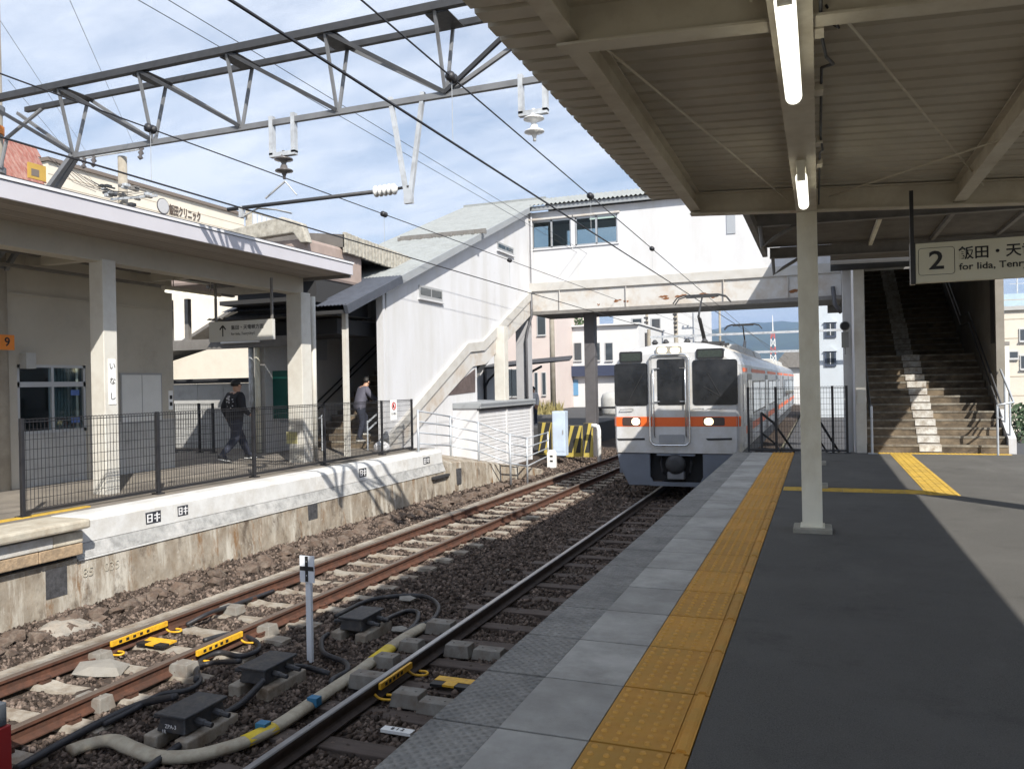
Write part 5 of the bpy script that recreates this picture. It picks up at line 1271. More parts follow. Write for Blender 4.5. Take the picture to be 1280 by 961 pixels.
for x0, x1 in ((776, 792), (866, 880), (884, 902)):
    z = fx(840, 511)[1]; A = fx(x0, 512); m = MB(); m.tube([(A[0], TY - .01, z), (A[0], TY - .06, z - .01), (fx(x1, 512)[0], TY - .06, z), (fx(x1, 512)[0], TY - .01, z)], .01, 6); m.build('grab_rail', CHROME, T1)
for x0, x1 in ((771, 806), (882, 915)):
    A = fx(x0, 549); B = fx(x1, 549); m = MB(); m.prism([(A[0], A[1] + .02), (B[0], A[1] + .035), (B[0], A[1] - .01), (A[0] + .05, A[1] - .025)], 'y', TY - .012, TY + .02); m.build('vent_slot', INTER, T1)
m = MB(); A = fx(885, 480); m.beam((A[0], TY - .02, A[1] + .25), (A[0] + .3, TY - .02, A[1] - .3), .01, .015, (0, 1, 0)); m.beam((A[0] - .1, TY - .02, A[1] - .05), (A[0] + .3, TY - .02, A[1] - .3), .012, .015, (0, 1, 0)); m.build('wiper', INTER, T1)
m = MB(); A = fx(803, 480); m.beam((A[0], TY - .02, A[1] + .2), (A[0] - .3, TY - .02, A[1] - .32), .01, .015, (0, 1, 0)); m.build('wiper', INTER, T1)
# skirt and coupler
zt_ = -.115; zb_ = fx(845, 608)[1]
for s_ in (-1, 1):
    inner = TX + s_ * .62
    pl = [(inner, zt_), (TX + s_ * 1.42, zt_), (TX + s_ * 1.36, -.45), (TX + s_ * 1.14, zb_), (inner - s_ * .12, zb_), (inner, zb_ + .22)]
    if s_ < 0: pl = pl[::-1]
    m = MB(); m.prism(pl[::-1], 'y', TY + .03, TY + .12); m.build('skirt', SKIRT, T1, bevel=.02)
    m = MB(); m.box(TX + s_ * 1.30, TX + s_ * 1.38, TY + .1, TY + 1.6, -.6, zt_); m.build('skirt_side', SKIRT, T1)
m = MB(); m.box(TX - .8, TX + .8, TY + .3, TY + .36, zb_ + .1, zt_); m.build('underframe_plate', INTER, T1)
m = MB(); m.box(TX - .62, TX + .62, TY + .02, TY + .1, zb_, zb_ + .1); m.build('plough', SKIRT, T1)
m = MB(); m.lathe((TX, TY + .3, -.36), (0, -1, 0), [(.1, 0), (.1, .2), (.2, .22), (.24, .34), (.2, .42), (.1, .44)], 16); cp = m.build('coupler', GALVD, T1, smooth=True)
m = MB(); m.box(TX - .2, TX + .2, TY - .05, TY + .2, -.72, -.54); m.build('coupler_box', mat('coupler_grey', (.22, .23, .25), .4, metal=.4), cp, bevel=.02)
for s_ in (-1, 1): m = MB(); m.tube([(TX + s_ * .35, TY + .2, -.2), (TX + s_ * .36, TY + .02, -.35), (TX + s_ * .32, TY + .02, -.55), (TX + s_ * .28, TY + .15, -.62)], .025, 6); m.build('hose', BLKRUB, T1)
m = MB(); m.box(TX - .45, TX + .45, TY - .02, TY + .1, -.16, -.118); m.build('gangway_step', SKIRT, T1)
# pantographs
for yp, flip in ((pZ(862, 369, 4.15).y, 1), (pZ(922, 405, 4.15).y, -1)):
    t = T1
    zr_ = 2.60; zh = 4.12
    m = MB()
    for sx_ in (-.6, .6):
        for sy_ in (-.6, .6): m.lathe((TX + sx_, yp + sy_ , 2.4), (0, 0, 1), [(.06, 0), (.07, .08), (.04, .1), (.07, .14), (.04, .2), (.03, .26)], 8)
    m.box(TX - .7, TX + .7, yp - .66, yp - .56, zr_ + .05, zr_ + .12); m.box(TX - .7, TX + .7, yp + .56, yp + .66, zr_ + .05, zr_ + .12); m.box(TX - .06, TX + .06, yp - .6, yp + .6, zr_ + .04, zr_ + .11)
    pb = m.build('pantograph', GALVD, t)
    elb = V(TX, yp - .75 * flip, zr_ + .85)
    m = MB(); m.cyl((TX, yp + .55 * flip, zr_ + .12), elb, .05, .04, 8); m.cyl((TX + .08, yp + .3 * flip, zr_ + .12), elb + V(.06, 0, -.06), .02, n=6); m.cyl(elb, (TX, yp + .05 * flip, zh - .06), .035, .025, 8); m.build('arm', GALVD, pb)
    m = MB()
    for dy_ in (-.18, .18): m.tube([(TX - .82, yp + dy_, zh - .22), (TX - .7, yp + dy_, zh - .06), (TX - .5, yp + dy_, zh), (TX + .5, yp + dy_, zh), (TX + .7, yp + dy_, zh - .06), (TX + .82, yp + dy_, zh - .22)], .022, 6)
    m.cyl((TX - .45, yp - .18, zh - .03), (TX - .45, yp + .18, zh - .03), .015); m.cyl((TX + .45, yp - .18, zh - .03), (TX + .45, yp + .18, zh - .03), .015); m.cyl((TX - .45, yp, zh - .05), (TX + .45, yp, zh - .05), .02); m.build('collector_head', GALVD, pb)
for k, (xx, yy) in enumerate(((-.75, 1.6), (-.45, 1.5), (.1, 1.45), (.5, 1.7))):
    m = MB(); m.lathe((TX + xx, TY + yy, 2.42), (0, 0, 1), [(.09, 0), (.09, .1), (.05, .14), (.09, .18), (.03, .26)], 8); m.build('roof_insulator', GALVD, T1)
m = MB(); m.cyl((TX - .9, TY + 1.2, 2.35), (TX - .9, TY + 1.2, 2.85), .03, n=8); m.build('antenna', GALVD, T1)
# ------------------------------------------------------------------ track side gear
def bmc(m, x0, x1, y0, y1, z0, z1, t=.03):
    m.add([(x0, y0, z0), (x1, y0, z0), (x1, y1, z0), (x0, y1, z0), (x0 + t, y0 + t, z1), (x1 - t, y0 + t, z1), (x1 - t, y1 - t, z1), (x0 + t, y1 - t, z1)], [(0, 3, 2, 1), (4, 5, 6, 7), (0, 1, 5, 4), (1, 2, 6, 5), (2, 3, 7, 6), (3, 0, 4, 7)]); return m
BXM = mat('sensor_box', (.03, .032, .038), .5, var=.2, scale=12, dirt=(.09, .08, .07), dirt_amt=.2, dscale=9)
def cable_box(px, py, label, writing=False):
    q = pZ(px, py, -1.05)
    t = thing('junction_box', label, 'junction box', (q.x, q.y, -1.27), 'black junction boxes between the tracks')
    m = MB(); bmc(m, q.x - .15, q.x + .15, q.y - .24, q.y + .24, -1.17, -1.03, .025); m.build('body', BXM, t, bevel=.012)
    m = MB(); m.box(q.x - .16, q.x + .16, q.y - .25, q.y + .25, -1.045, -1.02); m.build('lid', BXM, t, bevel=.008)
    for dx_ in (-.16, .16): m = MB(); m.box(q.x + dx_ - .07, q.x + dx_ + .07, q.y - .3, q.y + .3, -1.3, -1.18); m.build('concrete_foot', SLEEP, t, bevel=.015)
    for dx_ in (-.2, .2):
        for dy_ in (-.1, .1): m = MB(); m.lathe((q.x + dx_ * .7, q.y + dy_, -1.1), (dx_, 0, -.02), [(.03, 0), (.03, .08), (.022, .09), (.022, .16)], 8); m.build('cable_gland', BXM, t)
    if writing:
        text('ZPA-3', .045, (q.x + .02, q.y - .259, -1.105), FACE_Y, PLW, t, 'lettering'); text('1R', .04, (q.x - .05, q.y - .259, -1.15), FACE_Y, PLW, t, 'lettering')
    return q
b1 = cable_box(240, 884, 'black junction box with white lettering beside the beige duct', True)
b2 = cable_box(335, 828, 'black junction box left of the white cross-marked post')
b3 = cable_box(452, 768, 'black junction box inside the big cable loop right of the cross-marked post')
def smooth_path(pts_, n=6):
    out = []; P = [Vector(p) for p in pts_]
    for i in range(len(P) - 1):
        p0 = P[max(0, i - 1)]; p1 = P[i]; p2 = P[i + 1]; p3 = P[min(len(P) - 1, i + 2)]
        for k in range(n):
            t = k / n
            out.append(.5 * ((2 * p1) + (p2 - p0) * t + (2 * p0 - 5 * p1 + 4 * p2 - p3) * t * t + (3 * p1 - p0 - 3 * p2 + p3) * t ** 3))
    out.append(P[-1]); return out
def cable(label, pix, r=.028, z=-1.22, group='black cables lying on the ballast'):
    pts_ = [pZ(p[0], p[1], p[2] if len(p) > 2 else z) for p in pix]
    m = MB(); m.tube(smooth_path(pts_), r, 8)
    tag(m.build('cable', BLKRUB, smooth=True), label, 'cable', group)
cable('black cable looping around the pale stone to the beige duct', [(420, 770, -1.12), (455, 752), (490, 745), (530, 745), (548, 757), (540, 775), (515, 785), (503, 795), (497, 808, -1.24)])
cable('black cable from the loop box curving over the duct', [(480, 775, -1.12), (505, 764), (522, 765), (520, 778), (508, 790), (500, 800), (510, 800, -1.24)])
cable('black cable hanging in an S beside the cross-marked post', [(410, 792), (402, 800), (404, 815), (418, 822), (432, 828), (434, 838), (420, 846), (414, 852), (420, 858, -1.26)])
cable('black cable leaving the middle box towards the duct', [(355, 832, -1.1), (380, 833), (400, 838), (412, 842, -1.25)])
cable('black cable curling below the sensor rail', [(255, 800, -1.2), (290, 792), (318, 800), (322, 812), (300, 820), (275, 815), (250, 826), (245, 850, -1.2)])
cable('thick blue-black cable running out at the bottom corner', [(20, 961), (70, 932), (130, 900), (175, 880), (220, 870, -1.1)], .034)
cable('thick blue-black cable crossing the duct end', [(165, 975), (205, 945), (240, 920), (265, 900), (300, 880), (330, 850, -1.1)], .032)
cable('black cable between the first and second box', [(130, 905), (170, 885), (200, 868), (235, 862), (250, 850), (245, 835), (265, 828), (300, 826, -1.1)], .026)
# beige duct with yellow bands
dpx = [(530, 783), (505, 797), (480, 815), (450, 838), (420, 858), (390, 878), (350, 905), (310, 925), (270, 938), (235, 945), (195, 945), (165, 935), (140, 925), (110, 930), (88, 938)]
DU = thing('cable_duct', 'beige cable duct with yellow bands beside the dark rail', 'cable duct', tuple(pZ(390, 878, -1.28)))
m = MB(); m.tube(smooth_path([pZ(x, y, -1.225) for x, y in dpx]), .075, 8); m.v = [(v[0], v[1], -1.225 + (v[2] + 1.225) * .6) for v in m.v]; m.build('pipe', DUCT, DU, smooth=True)
for (p, q) in (((487, 810), (466, 826)), ((342, 909.5), (306, 926.5))):
    A = pZ(*p, -1.225); B = pZ(*q, -1.225); m = MB(); m.cyl(A, B, .077, n=12); m.v = [(v[0], v[1], -1.225 + (v[2] + 1.225) * .61) for v in m.v]; m.build('yellow_band', mat('band_yellow', (.68, .50, .03), .6, var=.1, scale=9), DU, smooth=True)
for p in ((392, 873), (328, 905)):
    A = pZ(*p, -1.17); m = MB(); m.box(A.x - .05, A.x + .05, A.y - .03, A.y + .05, -1.23, -1.155); m.build('blue_tape', flat('tape_blue', (.03, .16, .30), .5), DU)
# concrete cable blocks
def cblock(px, py, w, d, h, label, z=-1.27, rz=0):
    q = pZ(px, py, z)
    m = MB(); h *= .78; bmc(m, -w / 2, w / 2, -d / 2, d / 2, 0, h, .02)
    for s_ in (-1, 1): m.cyl((s_ * w * .22, 0, h - .005), (s_ * w * .22, 0, h + .008), .014, n=6)
    m.v = [(v[0] + q.x, v[1] + q.y, v[2] + z) for v in m.v]
    o = m.build('concrete_block', mat('block_grey_dark', (.22, .21, .19), .92, var=.2, scale=8, bump=.4, dirt=(.16, .13, .105), dirt_amt=.5, dscale=6), bevel=.012)
    tag(o, label, 'concrete block', 'concrete blocks of the rail sensors')
cblock(460, 858, .34, .2, .17, 'long grey concrete block between duct and dark rail, closest to the blue tape')
cblock(484, 832, .26, .2, .15, 'grey concrete block between duct and dark rail beside the yellow band')
cblock(515, 812, .26, .2, .14, 'grey concrete block between duct and dark rail, second past the yellow band')
cblock(552, 790, .34, .22, .17, 'grey concrete block against the dark rail at the cable loop')
cblock(512, 880, .3, .22, .16, 'grey concrete block inside the dark track next to the yellow T plate')
cblock(575, 818, .3, .22, .16, 'grey concrete block inside the dark track beyond the yellow hooks')
cblock(547, 889, .34, .2, .13, 'low grey concrete block at the platform side of the yellow T plate')
cblock(612, 822, .34, .2, .13, 'low grey concrete block at the platform side beyond the yellow hooks')
cblock(118, 885, .34, .18, .16, 'concrete block with blue tape against the rusty rail')
cblock(228, 843, .3, .2, .17, 'concrete block on the outer side of the rusty rail below the yellow clamp')
cblock(330, 793, .3, .2, .16, 'concrete block on the outer side of the rusty rail left of the cross-marked post', )
cblock(120, 826, .32, .2, .14, 'concrete block between the rusty rails beside the pale sack-like stone')
cblock(290, 766, .3, .2, .13, 'concrete block between the rusty rails at the black hose')
# yellow rail clamps, T plates
def clamp(xr_, y0, y1, side, label):
    t = thing('rail_clamp', label, 'rail clamp', (xr_, (y0 + y1) / 2, -1.25), 'yellow rail sensor clamps')
    x = xr_ + side * .05
    m = MB(); m.box(x, x + side * .03, y0, y1, -1.165, -1.105); m.build('bar', CLAMPY, t, bevel=.004)
    m = MB()
    for i in range(5): y = y0 + (y1 - y0) * (.12 + .12 * i); m.box(x + side * .03, x + side * .033, y, y + .04, -1.15, -1.12)
    m.build('lettering_mark', INK, t)
    for y in (y0 - .02, y1 + .02):
        m = MB(); pts_ = [(x - side * .03, y, -1.2), (x + side * .03, y, -1.235), (x + side * .13, y + .01, -1.235), (x + side * .16, y + .05, -1.23), (x + side * .12, y + .085, -1.225), (x + side * .05, y + .08, -1.225)]
        m.tube(smooth_path(pts_, 4), .012, 6); m.build('hook', CLAMPY, t, smooth=True)
cx = lt(7)
clamp(cx - .566, 6.5, 7.3, 1, 'yellow clamp on the rusty rail beside the trough')
clamp(cx + .566, 6.55, 7.25, 1, 'yellow clamp on the outer face of the second rusty rail')
clamp(NT - .566, 6.35, 6.95, 1, 'yellow clamp inside the dark rail below the platform edge')
def tplate(px, py, z, label):
    q = pZ(px, py, z); m = MB(); m.box(q.x - .19, q.x + .19, q.y - .01, q.y + .1, z - .02, z); m.box(q.x - .06, q.x + .06, q.y - .11, q.y - .009, z - .019, z - .001)
    t = thing('marker_plate', label, 'marker plate', (q.x, q.y, z - .02), 'yellow T-shaped marker plates'); m.build('plate', CLAMPY, t)
    
    for s_ in (-1, 1): m = MB(); m.box(q.x + s_ * .061, q.x + s_ * .19, q.y - .11, q.y - .011, z - .03, z - .004); m.build('black_corner', INK, t)
tplate(196, 801, -1.2, 'yellow T-shaped plate between the rusty rails')
tplate(566, 851, -1.2, 'yellow T-shaped plate inside the dark track')
q = pZ(497, 912, -1.22); m = MB(); m.box(q.x - .14, q.x + .14, q.y - .04, q.y + .04, -1.24, -1.215); tg = tag(m.build('number_tag', flat('np_white', (.76, .76, .75))), 'white number tag lying by the platform edge in the dark track', 'tag'); text('8 1 2', .06, (q.x, q.y, -1.212), (0, 0, 0), INK, tg)
for px, py, w, lb in ((510, 748, .14, 'pale angular stone inside the big cable loop'), (500, 786, .12, 'round grey-green stone under the cable at the duct end'), (125, 836, .3, 'large pale flat stone between the rusty rails'), (635, 712, .035, 'small white pebble alone on the ballast')):
    q = pZ(px, py, -1.24); m = MB(); j = RNG.uniform(.85, 1.1, size=(12, 1)); m.add(ico * j * np.array([w, w * .8, w * .28]) + np.array(q), [tuple(f) for f in icf])
    tag(m.build('stone', mat('pale_stone', (.25, .235, .21), .9, var=.12, scale=9, bump=.3)), lb, 'stone', 'single pale stones on the track bed')
# hose clipped to the far rail
m = MB(); a_ = [(lt(7) - .40, 7.5, -1.2), (lt(7) - .3, 7.7, -1.13), (lt(7) - .36, 7.95, -1.15), (lt(8) - .45, 8.4, -1.2), (lt(9) - .46, 9.2, -1.22)]
m.tube(smooth_path(a_), .026, 8); tag(m.build('cable', BLKRUB, smooth=True), 'black hose curling off the far rusty rail', 'cable', 'black cables lying on the ballast')
# cross-marked post
q = pZ(388, 822, -1.25); top = pY(388, 694, q.y).z; bot = pY(388, 727, q.y).z
CP = thing('track_sign', 'white post with a black cross on a white plate between the tracks', 'sign', (q.x, q.y, -1.27))
m = MB(); m.box(q.x - .032, q.x + .032, q.y - .02, q.y + .02, -1.4, bot + .02); m.build('post', flat('post_white', (.66, .69, .74), .5), CP, bevel=.004)
hw = .088
m = MB(); m.box(q.x - hw, q.x + hw, q.y - .035, q.y - .021, bot, top); m.build('plate', flat('post_white', (.66, .69, .74)), CP)
zc_ = (top + bot) / 2 + .01
m = MB(); m.box(q.x - hw + .002, q.x + hw - .002, q.y - .039, q.y - .036, zc_ - .025, zc_ + .02); m.box(q.x - .018, q.x + .018, q.y - .040, q.y - .0365, bot + .01, top - .003); m.build('cross', INK, CP)
for z in (zc_ + .07, zc_ - .075): m = MB(); m.cyl((q.x, q.y - .04, z), (q.x, q.y - .044, z), .007, n=6); m.build('bolt', GALV, CP)
# signal box at the very edge
q = pY(12, 875, 4.04)
SBX = thing('signal_box', 'dark grey trackside box on a red base beside the cables', 'signal box', (q.x - .16, 3.75, -1.3))
zr_ = pY(10, 935, 3.75).z
m = MB(); m.box(q.x - .32, q.x, 3.72, 4.02, zr_, q.z); m.build('housing', mat('box_grey', (.07, .08, .095), .45, var=.12), SBX, bevel=.01)
m = MB(); m.box(q.x - .29, q.x - .03, 3.705, 3.719, zr_ + .04, q.z - .04); m.build('lens_panel', DKGLASS, SBX)
m = MB(); m.box(q.x - .34, q.x + .015, 3.70, 4.04, -1.32, zr_ - .002); m.build('base', mat('base_red', (.30, .02, .02), .5, var=.1), SBX, bevel=.008)
# ------------------------------------------------------------------ streets and buildings behind
m = MB(); m.box(-60, -9.4, 30.9, 75, -1.6, -.2); tag(m.build('street', ROADM), kind='structure')
m = MB(); m.box(-1.4, 60, 32.5, 90, -1.55, -1.2); tag(m.build('street', ROADM), kind='structure')
m = MB(); m.box(-60, -19.05, -12, 30.5, -1.6, -.25); tag(m.build('street', ROADM), kind='structure')
PINK = mat('pink_render', (.56, .48, .45), .8, var=.03, scale=1, dirt=(.56, .50, .47), dirt_amt=.2)
WHT = mat('white_render', (.58, .58, .585), .8, var=.04, scale=1, dirt=(.58, .58, .57), dirt_amt=.25, dscale=.6)
CRM = mat('cream_render', (.64, .585, .50), .8, var=.03, scale=.7, dirt=(.57, .52, .44), dirt_amt=.2)
NAVY = flat('navy_band', (.035, .045, .085), .6)
WINF = flat('win_frame', (.50, .50, .50), .5, .3)
def winY(b, px0, py0, px1, py1, Y, pane=SHADE, fw_=.05):
    a = pY(px0, py0, Y); c = pY(px1, py1, Y)
    m = MB(); m.box(a.x - fw_, c.x + fw_, Y - .05, Y + .02, c.z - fw_, a.z + fw_); f_ = m.build('window_frame', WINF, b)
    m = MB(); m.box(a.x, c.x, Y - .058, Y - .051, c.z, a.z); m.build('pane', pane, f_)
    m = MB(); m.box(a.x - fw_, c.x + fw_, Y - .12, Y - .05, c.z - fw_ - .06, c.z - fw_); m.build('sill', WINF, f_)
Yp = 54
a = pY(697, 505, Yp); l_ = pY(560, 505, Yp)
PB = thing('building', 'pink rendered building behind the carport', 'building', ((a.x + l_.x) / 2, Yp, -.2))
m = MB(); m.box(l_.x, a.x, Yp, Yp + 12, -.3, 9.5); m.build('wall', PINK, PB)
m = MB(); m.box(l_.x - .2, a.x + .2, Yp - .2, Yp + 12.2, 9.5, 9.75); m.build('roof', EDGEG, PB)
winY(PB, 672, 385, 682, 418, Yp); winY(PB, 668.7, 466, 672.3, 493, Yp); winY(PB, 678, 466, 682.5, 493, Yp); winY(PB, 610, 462, 619, 495, Yp); winY(PB, 632, 462, 640, 495, Yp); winY(PB, 640, 462, 648, 495, Yp)
Yw = 58
a = pY(697.5, 500, Yw); c = pY(800, 500, Yw)
NB = thing('building', 'white shop building with a navy band above its door', 'building', ((a.x + c.x) / 2, Yw, -.2))
zz = lambda y_: pY(740, y_, Yw).z
m = MB(); m.box(a.x, c.x, Yw, Yw + 10, -.3, zz(408)); m.build('wall', WHT, NB)
m = MB(); m.box(a.x, c.x, Yw - .5, Yw - .003, zz(470), zz(457)); m.build('navy_band', NAVY, NB)
m = MB(); m.box(a.x - .1, c.x + .1, Yw - .3, Yw + 10, zz(407.9), zz(406)); m.build('parapet', WHT, NB)
for px0, px1 in ((699, 707), (718, 727), (742, 750), (757, 766)): winY(NB, px0, 429, px1, 450, Yw)
m = MB(); q0 = pY(698, 473, Yw); q1 = pY(708, 497, Yw); m.box(q0.x, q1.x, Yw - .03, Yw + .01, -.2, q0.z); m.build('door', INTER, NB)
m = MB(); q0 = pY(714, 475, Yw); q1 = pY(723, 494, Yw); m.box(q0.x, q1.x, Yw - .06, Yw + .01, q1.z, q0.z); m.build('blue_panel', flat('shop_blue', (.12, .27, .45), .5), NB)
m = MB()
for k in range(500):
    q = pY(RNG.uniform(699, 729), 400, RNG.uniform(58.4, 60)); z = zz(406.5) + RNG.uniform(0, .75) * (1 if RNG.random() < .7 else .4); n_ = Vector(RNG.normal(size=3)).normalized(); u_ = n_.orthogonal().normalized() * RNG.uniform(.06, .14); v_ = n_.cross(u_)
    c_ = V(q.x, q.y, z); m.add([c_ - u_, c_ + v_ * .6, c_ + u_, c_ - v_ * .6], [(0, 1, 2, 3)])
o = m.build('roof_plants', mat('plant_green', (.05, .10, .035), .7, var=.4, scale=5), NB); o['kind'] = 'stuff'
# carport
Yc = 36
CPT = thing('carport', 'black carport roof on curved arms in front of the pink building', 'carport', (pY(640, 480, Yc).x, Yc, -.2))
q0 = pY(602, 462, Yc); q1 = pY(712, 451, Yc + 1.5)
m = MB(); m.add([(q0.x, Yc, q0.z), (q1.x, Yc + 1.5, q1.z), (q1.x - .6, Yc + 4, q1.z + .25), (q0.x - 1, Yc + 4, q0.z + .35), (q0.x, Yc, q0.z + .1), (q1.x, Yc + 1.5, q1.z + .06), (q1.x - .6, Yc + 4, q1.z + .35), (q0.x - 1, Yc + 4, q0.z + .45)], [(0, 3, 2, 1), (4, 5, 6, 7), (0, 1, 5, 4), (1, 2, 6, 5), (2, 3, 7, 6), (3, 0, 4, 7)]); m.build('roof', BLACKM, CPT)
for px_ in (606, 650):
    q = pY(px_, 480, Yc + 1.5); m = MB(); m.beam((q.x, Yc + 1.5, -.2), (q.x, Yc + 1.5, q0.z + .1), .16, .16); m.build('post', BLACKM, CPT)
    m = MB(); m.tube([(q.x, Yc + 1.5, q0.z - .9), (q.x + .3, Yc + 1.3, q0.z - .5), (q.x + .9, Yc + 1, q0.z - .1), (q.x + 1.4, Yc + .8, q0.z + .1)], .06, 6); m.build('arm', BLACKM, CPT)
# parked car glimpsed and bollard-like tank, simple street gear
q = pY(750, 497, 42)
LT_ = thing('bench', 'dark bench in front of the white building beside the train', 'bench', (q.x, 42, -.2))
m = MB(); m.box(q.x - .6, q.x + 1.4, 42, 42.5, .2, .3); m.build('seat', BLACKM, LT_)
for X_ in (q.x - .1, q.x + 1.0): m = MB(); m.box(X_, X_ + .12, 42.1, 42.4, -.2, .2); m.build('leg', BLACKM, LT_)
q = pY(763, 487, 44); m = MB(); m.lathe((q.x, 44, -.2), (0, 0, 1), [(.5, 0), (.55, .1), (.55, .9), (.45, 1.15), (.2, 1.25), (.05, 1.27)], 14)
tag(m.build('water_tank', GREYP, smooth=True), 'rounded grey tank beside the train front in the street', 'tank')
# weeds
m = MB()
for k in range(260):
    q = pY(RNG.uniform(668, 702), 505, RNG.uniform(44, 50)); h_ = RNG.uniform(.25, .9); dx_ = RNG.uniform(-.25, .25); dy_ = RNG.uniform(-.2, .2)
    m.add([(q.x - .05, q.y, -.2), (q.x + .05, q.y, -.2), (q.x + dx_, q.y + dy_, -.2 + h_)], [(0, 1, 2)])
tag(m.build('weeds', mat('dry_weeds', (.26, .22, .09), .9, var=.4, scale=3)), 'dry roadside weeds in front of the pink building', 'weeds', kind='stuff')
# utility poles
def upole(name_label, px, Y, z1, r=.16, base=-.2, arms=(), gear=True, grp='utility poles'):
    q = pY(px, 470, Y)
    t = thing('utility_pole', name_label, 'utility pole', (q.x, Y, base), grp)
    m = MB(); m.cyl((q.x, Y, base), (q.x, Y, z1), r, r * .75, 12); m.build('pole', MASTM, t, smooth=True)
    for z_, w_ in arms:
        m = MB(); m.beam((q.x - w_, Y - .15, z_), (q.x + w_, Y - .15, z_), .08, .08); ar = m.build('crossarm', GALV, t)
        for k in (-.9, -.45, .45, .9): m = MB(); m.lathe((q.x + w_ * k, Y - .15, z_ + .04), (0, 0, 1), [(.03, 0), (.03, .05), (.08, .08), (.05, .13), (.08, .17), (.02, .24)], 8); m.build('insulator', PORC, ar)
    if gear:
        m = MB(); m.cyl((q.x + .35, Y - .1, z1 - 2.2), (q.x + .35, Y - .1, z1 - 1.5), .22, n=12); m.build('transformer', GREYP, t)
        m = MB()
        for k in range(5): m.box(q.x - .2 + .02 * k, q.x + .12, Y - .25, Y - .12, z1 - 3 - k * .35, z1 - 2.85 - k * .35)
        m.build('clamp_gear', GALVD, t)
    return t
upole('utility pole with crossarms in front of the white shop building', 691, 46, 10, .17, arms=((8.6, 1.2), (7.6, 1.0)))
upole('slim pole behind the train left of the pantograph', 810, 62, 9.5, .13, -1.2, arms=((8.8, .9),))
upole('pole beyond the train behind the pantograph', 846, 66, 10, .2, -1.2, arms=((8.4, 1.2),))
upole('dark pole rising between the two pantographs', 901, 75, 11.5, .12, -1.2, arms=((10.2, 1.0), (9.2, .8)), gear=False)
# tall white building and further ones
Yt = 78
a = pY(768, 470, Yt); c = pY(868, 470, Yt)
TB = thing('building', 'tall white building with two small blue windows behind the train', 'building', ((a.x + c.x) / 2, Yt, -1.2))
m = MB(); m.box(a.x, c.x, Yt, Yt + 14, -1.3, 12); m.build('wall', WHT, TB); m = MB(); m.box(a.x - .2, c.x + .2, Yt - .2, Yt + 14.2, 12, 12.3); m.build('roof', EDGEG, TB)
winY(TB, 791, 399, 802, 411, Yt, fw_=.12); winY(TB, 815, 399, 825, 410, Yt, fw_=.12); winY(TB, 791, 428, 802, 442, Yt, fw_=.12)
BLG = mat('blue_grey_siding', (.46, .50, .54), .75, var=.05, scale=1)
Yh = 62
a = pY(1012, 470, Yh); c = pY(1062, 470, Yh)
HS = thing('house', 'blue-grey house with dark pedimented windows behind the platform fence', 'house', ((a.x + c.x) / 2, Yh, -1.2))
m = MB(); m.box(a.x, c.x, Yh, Yh + 9, -1.3, 7.6); m.build('wall', BLG, HS)
m = MB(); m.prism([(a.x - .4, 7.6), (c.x + .4, 7.6), ((a.x + c.x) / 2, 9.4)], 'y', Yh - .4, Yh + 9.4); m.build('roof', DARKSTEEL, HS)
NF = flat('navy_frame', (.05, .065, .10), .5)
for py0, py1 in ((405, 419), (441, 455)):
    a = pY(1033, py0, Yh); c = pY(1043, py1, Yh)
    m = MB(); m.box(a.x - .12, c.x + .12, Yh - .12, Yh + .02, c.z - .15, a.z + .1); f_ = m.build('window_frame', NF, HS)
    m = MB(); m.box(a.x, c.x, Yh - .13, Yh - .121, c.z, a.z); m.build('pane', SHADE, f_)
    m = MB(); m.box((a.x + c.x) / 2 - .03, (a.x + c.x) / 2 + .03, Yh - .14, Yh - .131, c.z, a.z); m.build('mullion', WINF, f_)
    m = MB(); m.prism([(a.x - .2, a.z + .1), (c.x + .2, a.z + .1), ((a.x + c.x) / 2, a.z + .5)], 'y', Yh - .2, Yh + .01); m.build('pediment', BLG, f_)
Yk = 95
a = pY(972, 455, Yk); c = pY(1012, 455, Yk)
OB = thing('house', 'low house with a dark tiled roof beyond the train', 'house', ((a.x + c.x) / 2, Yk, -1.2))
m = MB(); m.box(a.x, c.x, Yk, Yk + 8, -1.3, 3.0); m.build('wall', WHT, OB)
m = MB(); m.prism([(a.x - .6, 2.9), (c.x + .6, 2.9), (c.x - .8, 4.6), (a.x + .8, 4.6)], 'y', Yk - .6, Yk + 8.6); m.build('roof', DARKSTEEL, OB)
# right hand building seen beside the stairs
Yr = 46
a = pY(1251, 470, Yr); c = pY(1400, 470, Yr)
RB = thing('building', 'cream panelled building seen to the right of the stairs', 'building', (a.x + 4, Yr, -1.2))
zt_ = pY(1262, 388, Yr).z
m = MB(); m.box(a.x, c.x, Yr, Yr + 10, -1.3, zt_); m.build('wall', CRM, RB)
for i in range(7): z = -.4 + i * .95; m = MB(); m.box(a.x - .01, c.x, Yr - .012, Yr - .001, z, z + .04); m.build('panel_joint', flat('joint_tan', (.42, .36, .28), .8), RB)
m = MB(); m.box(a.x - .15, c.x, Yr - .15, Yr + 10, zt_, zt_ + .2); m.build('parapet', GREYP, RB)
winY(RB, 1275, 412, 1290, 425, Yr); winY(RB, 1276, 445, 1290, 460, Yr); winY(RB, 1262, 440, 1272, 447, Yr)
m = MB(); q = pY(1269, 360, Yr + 3); m.box(q.x - 1.2, q.x + 1, Yr + 2, Yr + 4, zt_ + .2, zt_ + 1.0); m.build('roof_plant', mat('plant_blue', (.35, .45, .52), .6), RB)
m = MB(); q = pY(1272, 380, Yr + 3); m.beam((q.x, Yr + 3, zt_ + .2), (q.x, Yr + 3, zt_ + 4), .06, .06)
for k in range(5): m.beam((q.x - .35 + .05 * k, Yr + 3, zt_ + 1.6 + .5 * k), (q.x + .35 - .05 * k, Yr + 3, zt_ + 1.6 + .5 * k), .03, .03)
